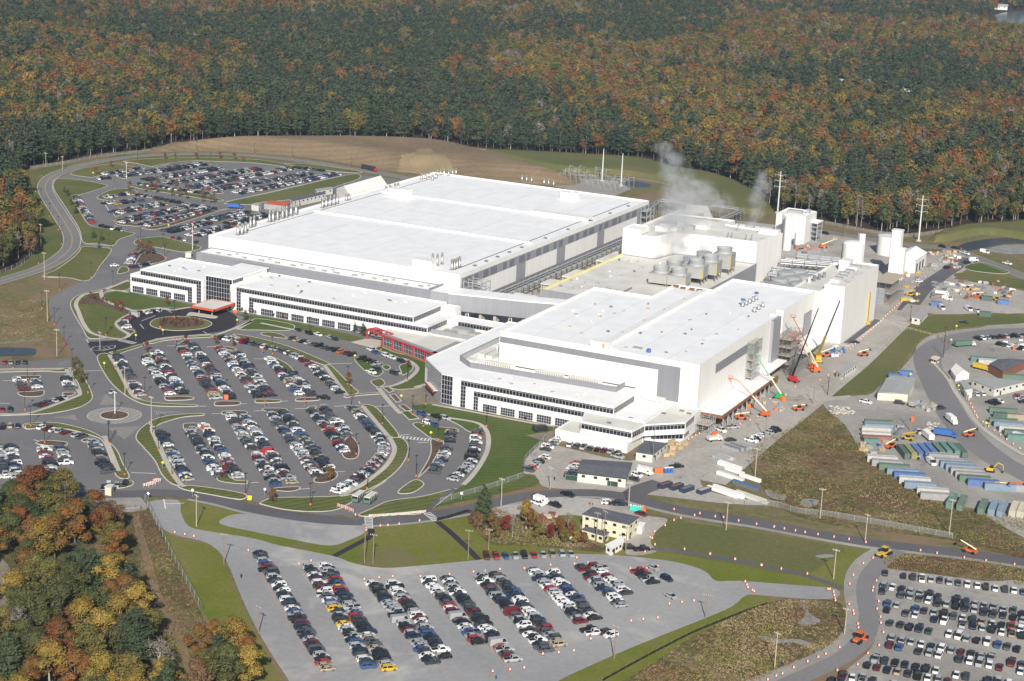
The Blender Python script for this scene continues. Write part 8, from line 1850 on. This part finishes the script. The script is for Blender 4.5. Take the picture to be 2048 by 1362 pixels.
# concrete barriers, barricades, signs
def barrier_line(px, where, mat='concrete', step=3.1, L=3.0, h=.85):
    w = ribbon_pts(px, len(px) > 2); mb = MB()
    prof = [(-.3, 0), (-.12, .35), (-.08, h), (.08, h), (.12, .35), (.3, 0)]
    for s in range(5):
        (y0, z0), (y1, z1) = prof[s], prof[s+1]; mb.face([(-L/2, y0, z0), (-L/2, y1, z1), (L/2, y1, z1), (L/2, y0, z0)])
    mb.face([(-L/2, y, z) for y, z in prof][::-1]); mb.face([(L/2, y, z) for y, z in prof]); me = mb.mesh('concrete_barrier', [mat]); slot = MB(); slot.box(-.6, -.31, .02, .6, .31, .12); sm = slot.mesh('lifting_slot', ['dark_metal'])
    for x, y, h_ in along(w, step):
        o = obj('concrete_barrier', me); o.location = (x, y, .1); o.rotation_euler = (0, 0, h_); tag(o, f'concrete barrier block {where}', 'barrier', f'concrete barriers {where}'); lobj('lifting_slot', sm, o)
barrier_line(zc(*ZK, [(1010, 215), (1160, 205), (1310, 190)]), 'along the shuttle stop edge'); barrier_line(zc(*ZM, [(880, 280), (980, 395)]), 'along the yard gate lane')
def barricade(px, h, where):
    x, y = g(*px); t = local_thing('barricade', f'orange and white striped barricade {where}', 'barricade', (x, y, .07), h, f'barricades {where}')
    b = MB()
    for z in (.5, .95, 1.35):
        for k in range(6): b.box(-1.2+k*.4, -.04, z, -.8+k*.4, .04, z+.24, k % 2)
    lobj('rail', b.mesh('rail', ['orange_plastic', 'lamp_white']), t)
    for s in (-1, 1): b = MB(); b.box(s*1.0-.06, -.5, 0, s*1.0+.06, .5, .1); b.box(s*1.0-.05, -.05, .1, s*1.0+.05, .05, 1.6); lobj('stand', b.mesh('stand', ['galv']), t)
for x, y in ((815, 165), (840, 172), (862, 180), (885, 190)): barricade(zc(*ZK, [(x, y)])[0], -.25, 'closing the shuttle stop')
for x, y in ((825, 268), (845, 262), (862, 258), (880, 245), (890, 240)): barricade(zc(*ZJ, [(x, y)])[0], .6, 'at the wood gate')
def sign(px, lab, mat, shape='diamond', h=2.6, s=.62):
    x, y = g(*px); t = local_thing('road_sign', lab, 'sign', (x, y, .1), math.radians(25)); b = MB(); b.box(-.05, -.05, 0, .05, .05, h); lobj('post', b.mesh('post', ['galv']), t)
    b = MB(); q = [(0, -.07, h-s), (s, -.07, h), (0, -.07, h+s), (-s, -.07, h)] if shape == 'diamond' else [(-s*.7, -.07, h-s*.9), (s*.7, -.07, h-s*.9), (s*.7, -.07, h+s*.7), (-s*.7, -.07, h+s*.7)]
    b.face(q); b.face([(p[0], -.05, p[2]) for p in q][::-1]); lobj('plate', b.mesh('plate', [mat]), t)
for (x, y), lab in zip(zc(*ZC, [(1058, 470), (1268, 430), (812, 690), (1846, 350)]), ('yellow-green crossing sign at the drive\'s left crossing', 'yellow-green crossing sign right of the drive crossing', 'yellow-green sign above the roundabout path', 'yellow-green sign at the right end of the circular drive')): sign((x, y), lab, 'sign_yellow', s=.62)
for (x, y), lab in zip([zc(*ZD, [p])[0] for p in ((1568, 420), (1842, 660), (570, 1145), (430, 1060))]+[zc(*ZE, [(550, 1080)])[0], zc(*ZA, [(725, 400)])[0], zc(*ZA, [(1312, 812)])[0]]+[zc(*ZM, [p])[0] for p in ((1012, 70), (978, 160), (1025, 460), (715, 385), (1205, 705))], ('yellow-green sign in the pavilion lot triangle', 'yellow-green sign on the planted walkway', 'yellow-green sign at the lower lot corner path', 'yellow-green sign beside the lower lot path', 'yellow-green sign at the long striped crossing', 'yellow-green sign at the far lot entrance', 'yellow-green sign at the far lot exit', 'yellow sign on the yard road bend', 'yellow sign at the yard gate cones', 'yellow sign beside the pale trailers', 'yellow sign behind the storage sheds', 'lime sign among the yard footway drums')): sign((x, y), lab, 'sign_yellow', s=.62)
for (x, y), lab in zip(zc(*ZD, [(1020, 385), (740, 320), (505, 318), (1035, 695), (1272, 685), (345, 1245), (607, 1225), (1035, 1220)])+zc(*ZG, [(748, 745), (70, 465)]), ('red stop sign at the fifth aisle of the upper lot', 'red stop sign at the fourth aisle of the upper lot', 'red stop sign at the third aisle of the upper lot', 'red stop sign at the third aisle of the lower lot', 'red stop sign at the fourth aisle of the lower lot', 'white diamond sign at the gravel lot entrance', 'white diamond sign on the service road verge', 'white sign at the lower lot exit', 'white notice board at the autumn clump', 'white notice on the lawn fence')): sign((x, y), lab, 'hazard_red' if lab.startswith('red') else 'lamp_white', 'square' if 'stop' in lab or 'notice' in lab else 'diamond')
for (x, y), lab in zip(zc(*ZD, [(808, 655), (945, 1250)])+zc(*ZC, [(1760, 930), (1830, 262)]), ('orange banner board at the upper lot row end', 'yellow folding board at the lower lot exit', 'orange banner at the fourth row of the upper lot', 'orange and yellow banner beside the circular drive')): sign((x, y), lab, 'orange_plastic' if 'orange' in lab else 'sign_yellow', 'square', 1.3, 1.1)
# ---- scaffolds
def scaffold(x0, y0, x1, y1, h, lab, step=2.4, lift=2.0, mat='galv_dark', planks=True):
    t = thing('scaffold', lab, 'scaffold', ((x0+x1)/2, (y0+y1)/2, 0)); nx = max(1, round((x1-x0)/step)); ny = max(1, round((y1-y0)/step)); nz = int(h/lift)
    for i in range(nx+1):
        for j in range(ny+1):
            if 0 < i < nx and 0 < j < ny: continue
            x = x0+(x1-x0)*i/nx; y = y0+(y1-y0)*j/ny; b = MB(); b.cyl(x, y, 0, h, .10, n=4); b.build('standard', mat, t)
    for k in range(1, nz+1):
        z = k*lift; b = MB()
        for j in range(ny+1): y = y0+(y1-y0)*j/ny; b.tube((x0, y, z), (x1, y, z), .08, n=4)
        for i in range(nx+1): x = x0+(x1-x0)*i/nx; b.tube((x, y0, z), (x, y1, z), .08, n=4)
        for j in range(ny): b.tube((x1, y0+(y1-y0)*j/ny, z-lift), (x1, y0+(y1-y0)*(j+1)/ny, z), .06, n=3)
        b.tube((x0, y0, z-lift), (x1, y0, z), .06, n=3); b.build('ledger', mat, t)
        if planks and k % 2 == 0: b = MB(); b.box(x0, y0, z+.05, x1, y1, z+.12); b.build('deck', 'wood_pale', t)
scaffold(150.6, 97.5, 157, 116, 18, 'dense grey scaffold in the unfinished bay of the second hall'); scaffold(157.5, 92, 161, 118, 6, 'low scaffold field in front of the unfinished bay', planks=False)
scaffold(150.6, 53, 153.4, 64, 24, 'tall slim scaffold with wrapped top on the hall\'s side wall', mat='galv'); scaffold(152.6, -13, 158, -5, 7, 'small scaffold at the office wing end', mat='galv'); scaffold(150.3, 262, 161, 290, 12, 'pipe scaffold beside the pump house', 3.5, 3)
wr = thing('sheeting', 'pale translucent sheeting wrapped round the slim scaffold top', 'sheeting', (152, 58, 19)); b = MB(); b.wallbox((153.6, 53), (153.6, 64), 19, 25, 0, .1); b.build('side_sheet', 'chain_link', wr); b = MB(); b.wallbox((150.4, 52.8), (153.6, 52.8), 19, 25, 0, .1); b.build('end_sheet', 'chain_link', wr)
# ---- stacks of material
def pile(px, h, lab, name, cat, dims, mats, n=1, group=None, z=0.07):
    x, y = g(*px); t = local_thing(name, lab, cat, (x, y, z), h, group); R_ = random.Random(int(px[0]*7+px[1]))
    for k in range(n):
        L, W_, H_ = dims; b = MB(); ox, oy = R_.uniform(-L*.1, L*.1), (k-(n-1)/2)*W_*1.08
        b.box(-L/2+ox, oy-W_/2, .1, L/2+ox, oy+W_/2, .1+H_*R_.uniform(.8, 1.1)); lobj('bundle', b.mesh('bundle', [mats[k % len(mats)]]), t)
        b = MB()
        for s in (-L*.3, L*.3): b.box(s-.12+ox, oy-W_/2-.02, 0, s+.12+ox, oy+W_/2+.02, .12)
        lobj('skid', b.mesh('skid', ['lumber']), t)
for x, y, L, n, lab, ms in ((1730, 262, 11, 2, 'white wrapped duct bundles farthest along the scrub slope', ['canvas_white']), (1775, 298, 9, 1, 'single white wrapped duct bundle on the slope foot', ['canvas_white']), (1745, 330, 12, 2, 'white wrapped bundles in the middle of the laydown row', ['canvas_white', 'pale_wall']), (1865, 340, 10, 1, 'long white bundle beside the blue racks', ['canvas_white']), (1715, 425, 14, 3, 'largest stack of white wrapped bundles near the road', ['canvas_white']), (1870, 458, 14, 2, 'cream beam stack beside the largest white bundles', ['pale_wall', 'beige_wall']), (1825, 385, 12, 2, 'blue and grey steel racks behind the white bundles', ['galv_dark', 'blue_plastic']),
                              (1760, 150, 8, 4, 'grey steel bundles beside the haul road', ['galv', 'galv_dark']), (1810, 140, 8, 3, 'galvanised pipe bundles along the slope', ['galv']), (1700, 210, 7, 4, 'grey pallets of fittings beside the haul road', ['galv', 'tower_grey', 'pale_wall'])):
    pile(zc(*ZG, [(x, y)])[0], math.radians(-18), lab, 'material_stack', 'stack', (L, 1.3, 1.3), ms, n)
for i, (x, y) in enumerate(((1375, 110), (1405, 125), (1380, 150), (1420, 150), (1455, 125), (1365, 130), (1340, 195), (1385, 185))): pile(zc(*ZG, [(x, y)])[0], rnd.uniform(0, 1.5), 'brown wooden crate stack under the office wing', 'crate_stack', 'crates', (2.4, 1.2, 1.4), ['lumber', 'wood_pale'], 2, 'crate stacks under the office wing')
R2 = random.Random(8)
def clutter(z_, box, n, lab, grp, mats, name='pallet_stack', cat='pallets', smin=1, smax=3):
    for k in range(n):
        x = R2.uniform(box[0], box[2]); y = R2.uniform(box[1], box[3]); m = R2.choice(mats); pile(zc(*z_, [(x, y)])[0], R2.uniform(0, 3), lab, name, cat, (R2.uniform(smin, smax), R2.uniform(.8, 1.4), R2.uniform(.6, 1.6)), [m], R2.randint(1, 2), grp)
clutter((1360, 540, 3.783), (1130, 590, 1270, 660), 16, 'blue and white wrapped pallet stack beside the haul road', 'wrapped pallets beside the haul road', ['blue_plastic', 'canvas_white', 'galv'])
clutter(ZN, (1180, 480, 1460, 640), 46, 'orange and grey equipment crate in the north works area', 'equipment crates in the north works area', ['orange_plastic', 'galv', 'canvas_white', 'lumber', 'galv_dark', 'tower_grey', 'wood_pale', 'rusty'])
clutter(ZN, (1210, 730, 1900, 880), 60, 'crate or pipe bundle in the far laydown yard', 'bundles in the far laydown yard', ['orange_plastic', 'galv', 'canvas_white', 'lumber', 'tower_grey', 'galv_dark', 'rusty', 'galv'], smax=5)
clutter(ZN, (840, 660, 1110, 900), 40, 'small skid of process equipment beside the east block', 'process skids beside the east block', ['galv', 'canvas_white', 'yellow_steel', 'tower_grey', 'orange_plastic', 'stainless'])
clutter((1360, 540, 3.783), (420, 950, 800, 1120), 22, 'loose building material on the dirt beside the side roof', 'loose material beside the side roof', ['lumber', 'orange_plastic', 'galv', 'rusty', 'wood_pale'], smax=2)
clutter(ZM, (400, 790, 560, 870), 18, 'lumber and blue-wrapped stack below the red container', 'lumber stacks in the yard', ['lumber', 'blue_plastic', 'galv', 'wood_pale']); clutter(ZM, (620, 690, 660, 760), 8, 'grey machine part beside the container row', 'machine parts in the yard', ['galv', 'galv_dark'])
clutter(ZM, (780, 540, 880, 600), 10, 'wooden form beside the concrete truck', 'forms in the yard', ['lumber', 'wood_pale', 'galv']); clutter((1180, 380, 6.19), (640, 400, 1200, 470), 10, 'grey roof equipment crate', 'roof crates', ['galv']) if False else None
clutter((1540, 400, 10.478), (480, 980, 1200, 1120), 26, 'orange or grey pump skid in the tank yard', 'pump skids in the tank yard', ['orange_plastic', 'galv', 'stainless', 'lift_orange', 'galv_dark'])
clutter(ZG, (540, 560, 650, 610), 8, 'rusty beam bundle beside the autumn clump', 'beam bundles in the gravel yard', ['rusty', 'wood_pale'], smin=3, smax=6); clutter(ZM, (1290, 130, 1450, 200), 6, 'grey crate beside the yard cars', 'crates beside the yard cars', ['galv', 'canvas_white'])
def stones(z_, box, n, lab, grp):
    b = MB(); b.sphere((0, 0, .3), .6, 6, 4, sz=.7); me = b.mesh('boulder', ['concrete'])
    for v in me.vertices: v.co *= 1+.25*noise.noise(v.co*2.1)
    cap = MB(); cap.sphere((0, 0, .62), .3, 5, 3, sz=.5); cm = cap.mesh('top_facet', ['rubble'])
    for k in range(n):
        x, y = g(*zc(*z_, [(R2.uniform(box[0], box[2]), R2.uniform(box[1], box[3]))])[0]); o = obj('boulder', me); o.location = (x, y, 0); o.rotation_euler = (0, 0, R2.uniform(0, 6)); s = R2.uniform(.8, 2.0); o.scale = (s, s*R2.uniform(.7, 1.3), s*.8); tag(o, lab, 'boulder', grp); lobj('facet', cm, o)
stones(ZM, (195, 565, 350, 615), 44, 'pale grey boulder in the stone heap above the scrub', 'boulders in the stone heap'); stones(ZM, (820, 670, 900, 720), 26, 'grey rubble block beside the yard fence', 'rubble beside the yard fence')
flat('rubble_bank', gpoly(zc(*ZI, [(540, 400), (580, 392), (632, 402), (620, 425), (570, 440), (538, 425)])), 0.06, 'rubble'); flat('rubble_bank', gpoly(zc(*ZI, [(320, 1135), (345, 1122), (420, 1140), (520, 1140), (600, 1165), (650, 1195), (620, 1202), (560, 1172), (480, 1158), (400, 1162)])), 0.06, 'rubble'); flat('rubble_bank', gpoly(zc(*ZI, [(530, 940), (560, 940), (580, 1000), (640, 1040), (600, 1062), (520, 1055), (560, 1010)])), 0.062, 'rubble'); flat('rubble_bank', gpoly(zc(*ZI, [(345, 345), (400, 360), (460, 380), (440, 400), (370, 385)])), 0.064, 'rubble'); flat('rubble_bank', gpoly(zc(*ZI, [(615, 695), (690, 688), (715, 700), (640, 708)])), 0.05, 'rubble')
# ---- people
def person(px, lab, shirt, h=0.0, legs='dark_metal', hat=None):
    x, y = g(*px); t = local_thing('person', lab, 'person', (x, y, .08), h)
    me = bpy.data.meshes.new('body'); vs = [(0, 0, .95), (0, 0, 1.2), (0, 0, 1.45), (0, .01, 1.55), (0, .02, 1.68), (.2, 0, 1.43), (.26, .03, 1.15), (.25, .12, .92), (-.2, 0, 1.43), (-.26, .0, 1.15), (-.25, .06, .90), (.1, 0, .90), (.11, .05, .5), (.11, 0, .06), (.11, .14, .03), (-.1, 0, .90), (-.11, -.04, .5), (-.11, -.06, .06), (-.11, .08, .03)]
    ed = [(0, 1), (1, 2), (2, 3), (3, 4), (2, 5), (5, 6), (6, 7), (2, 8), (8, 9), (9, 10), (0, 11), (11, 12), (12, 13), (13, 14), (0, 15), (15, 16), (16, 17), (17, 18)]
    rad = [.16, .16, .17, .065, .115, .075, .055, .04, .075, .055, .04, .095, .07, .05, .045, .095, .07, .05, .045]
    me.from_pydata(vs, ed, []); me.materials.append(MATS[shirt]); o = lobj('body', me, t); md = o.modifiers.new('skin', 'SKIN')
    for v, r in zip(me.skin_vertices[0].data if me.skin_vertices else [], rad): v.radius = (r, r)
    o.modifiers.new('smooth', 'SUBSURF').levels = 1
    b = MB(); b.sphere((0, .02, 1.70), .125, 8, 6, sz=1.15); lobj('head', b.mesh('head', ['skin'], True), t)
    b = MB(); b.cyl(0, .02, 1.74, 1.84, .135, .09, n=8); lobj('hard_hat' if hat else 'hair', b.mesh('hat', [hat or 'dark_metal']), t)
    b = MB(); b.cyl(.105, .01, .08, .92, .07, .105, n=7); b.cyl(-.105, -.02, .08, .92, .07, .105, n=7); b.box(-.19, -.12, .86, .19, .13, 1.0); lobj('trousers', b.mesh('trousers', [legs]), t)
for px, lab, sh_, h in ((zc(*ZG, [(665, 92)])[0], 'person in dark clothes standing at the office wing corner', 'dark_metal', 0), (zc(*ZG, [(678, 96)])[0], 'person in dark clothes next to the one at the wing corner', 'dark_metal', .5), (zc(*ZG, [(868, 498)])[0], 'worker in orange vest standing in the gravel yard', 'orange_plastic', 1), (zc(*ZG, [(885, 500)])[0], 'worker in tan jacket beside the orange vest', 'lumber', 2), (zc(*ZG, [(648, 345)])[0], 'person in dark jacket at the staff parking entrance', 'dark_metal', 0), (zc(*ZL, [(270, 1050)])[0], 'person in blue jacket walking below the gravel lot rows', 'blue_plastic', 1), (zc(*ZJ, [(1362, 782)])[0], 'person in dark coat walking on the gravel by the first row', 'dark_metal', 0), (zc(*ZM, [(1032, 470)])[0], 'worker in yellow vest beside the yard sign', 'sign_yellow', 0), (zc(*ZI, [(948, 1283)])[0] if False else zc(*ZI, [(440, 1282)])[0], 'person in blue jacket standing at the scrub edge', 'blue_plastic', 0), (zc(*ZE, [(1193, 955)])[0], 'person in dark clothes on the path below the east office', 'dark_metal', 0), (zc(*ZM, [(1222, 690)])[0], 'worker in lime vest among the footway drums', 'sign_yellow', 0)):
    person(px, lab, sh_, h)
# ------------------------------------------------------------------ steam and haze
def puffmat():
    m, nt, bs = newmat('steam'); nt.nodes.remove(bs); v = N(nt, 'ShaderNodeVolumePrincipled'); v.inputs['Color'].default_value = (.93, .94, .96, 1); v.inputs['Anisotropy'].default_value = .2
    tc = N(nt, 'ShaderNodeTexCoord'); ln = N(nt, 'ShaderNodeVectorMath', operation='LENGTH'); nt.links.new(tc.outputs['Object'], ln.inputs[0])
    fo = N(nt, 'ShaderNodeMapRange', interpolation_type='SMOOTHSTEP'); fo.inputs[1].default_value = 1.0; fo.inputs[2].default_value = .15; nt.links.new(ln.outputs['Value'], fo.inputs[0])
    f = noisefac(nt, .085, 5, .66, dist=1.5); mr = N(nt, 'ShaderNodeMapRange'); mr.inputs[1].default_value = .44; mr.inputs[2].default_value = .72; mr.inputs[4].default_value = .22
    mu = N(nt, 'ShaderNodeMath', operation='MULTIPLY'); nt.links.new(f, mr.inputs[0]); nt.links.new(mr.outputs[0], mu.inputs[0]); nt.links.new(fo.outputs[0], mu.inputs[1])
    nt.links.new(mu.outputs[0], v.inputs['Density']); nt.links.new(v.outputs[0], nt.nodes['Material Output'].inputs['Volume'])
    b = MB(); b.sphere((0, 0, 0), 1.0, 16, 10); return b.mesh('puff', ['steam'])
PUFF = puffmat()
def steam(label, pts):
    """vapour as soft-edged puffs, each a closed volume that thins toward its rim"""
    t = None
    for x, y, z, r, k in pts:
        o = bpy.data.objects.new('steam_plume' if t is None else 'puff', PUFF); COL.objects.link(o)
        if t is None: t = o; tag(o, label, 'steam', kind='stuff'); o.location = (x, y, z); o.scale = (r, r, r*k)
        else: o.parent = t; o.matrix_parent_inverse = Matrix.LocRotScale(t.location, None, t.scale).inverted(); o.location = (x, y, z); o.scale = (r, r, r*k)
steam('thin white steam rising from the cooling towers', [(60, 205, 23, 11, .8), (64, 222, 25, 10, .8), (50, 222, 29, 13, .8), (42, 240, 34, 15, .8), (34, 262, 38, 17, .75), (26, 285, 44, 16, .75), (16, 300, 50, 14, .7), (6, 316, 56, 11, .7), (-4, 326, 61, 8, .7), (40, 300, 36, 16, .6), (24, 320, 40, 13, .6)])
steam('wisp of steam drifting above the grey plant house', [(52, 340, 18, 5, 1), (52, 346, 24, 7, 1), (50, 352, 31, 8, 1), (50, 358, 38, 8, 1), (48, 364, 44, 6, 1)])
steam('small drift of vapour over the pump yard', [(112, 296, 10, 8, .7), (104, 300, 14, 9, .7), (116, 286, 16, 7, .8)])
def haze():
    m, nt, bs = newmat('haze'); nt.nodes.remove(bs); v = N(nt, 'ShaderNodeVolumePrincipled'); v.inputs['Color'].default_value = (.62, .78, 1.0, 1); v.inputs['Density'].default_value = HAZE; v.inputs['Anisotropy'].default_value = .35
    nt.links.new(v.outputs[0], nt.nodes['Material Output'].inputs['Volume'])
    b = MB(); b.box(-5200, -1400, -1.0, 5200, 5200, 245); o = b.build('haze', 'haze'); tag(o, 'thin blue autumn haze over the whole site', 'haze', kind='stuff')
HAZE = 0.00006
haze()
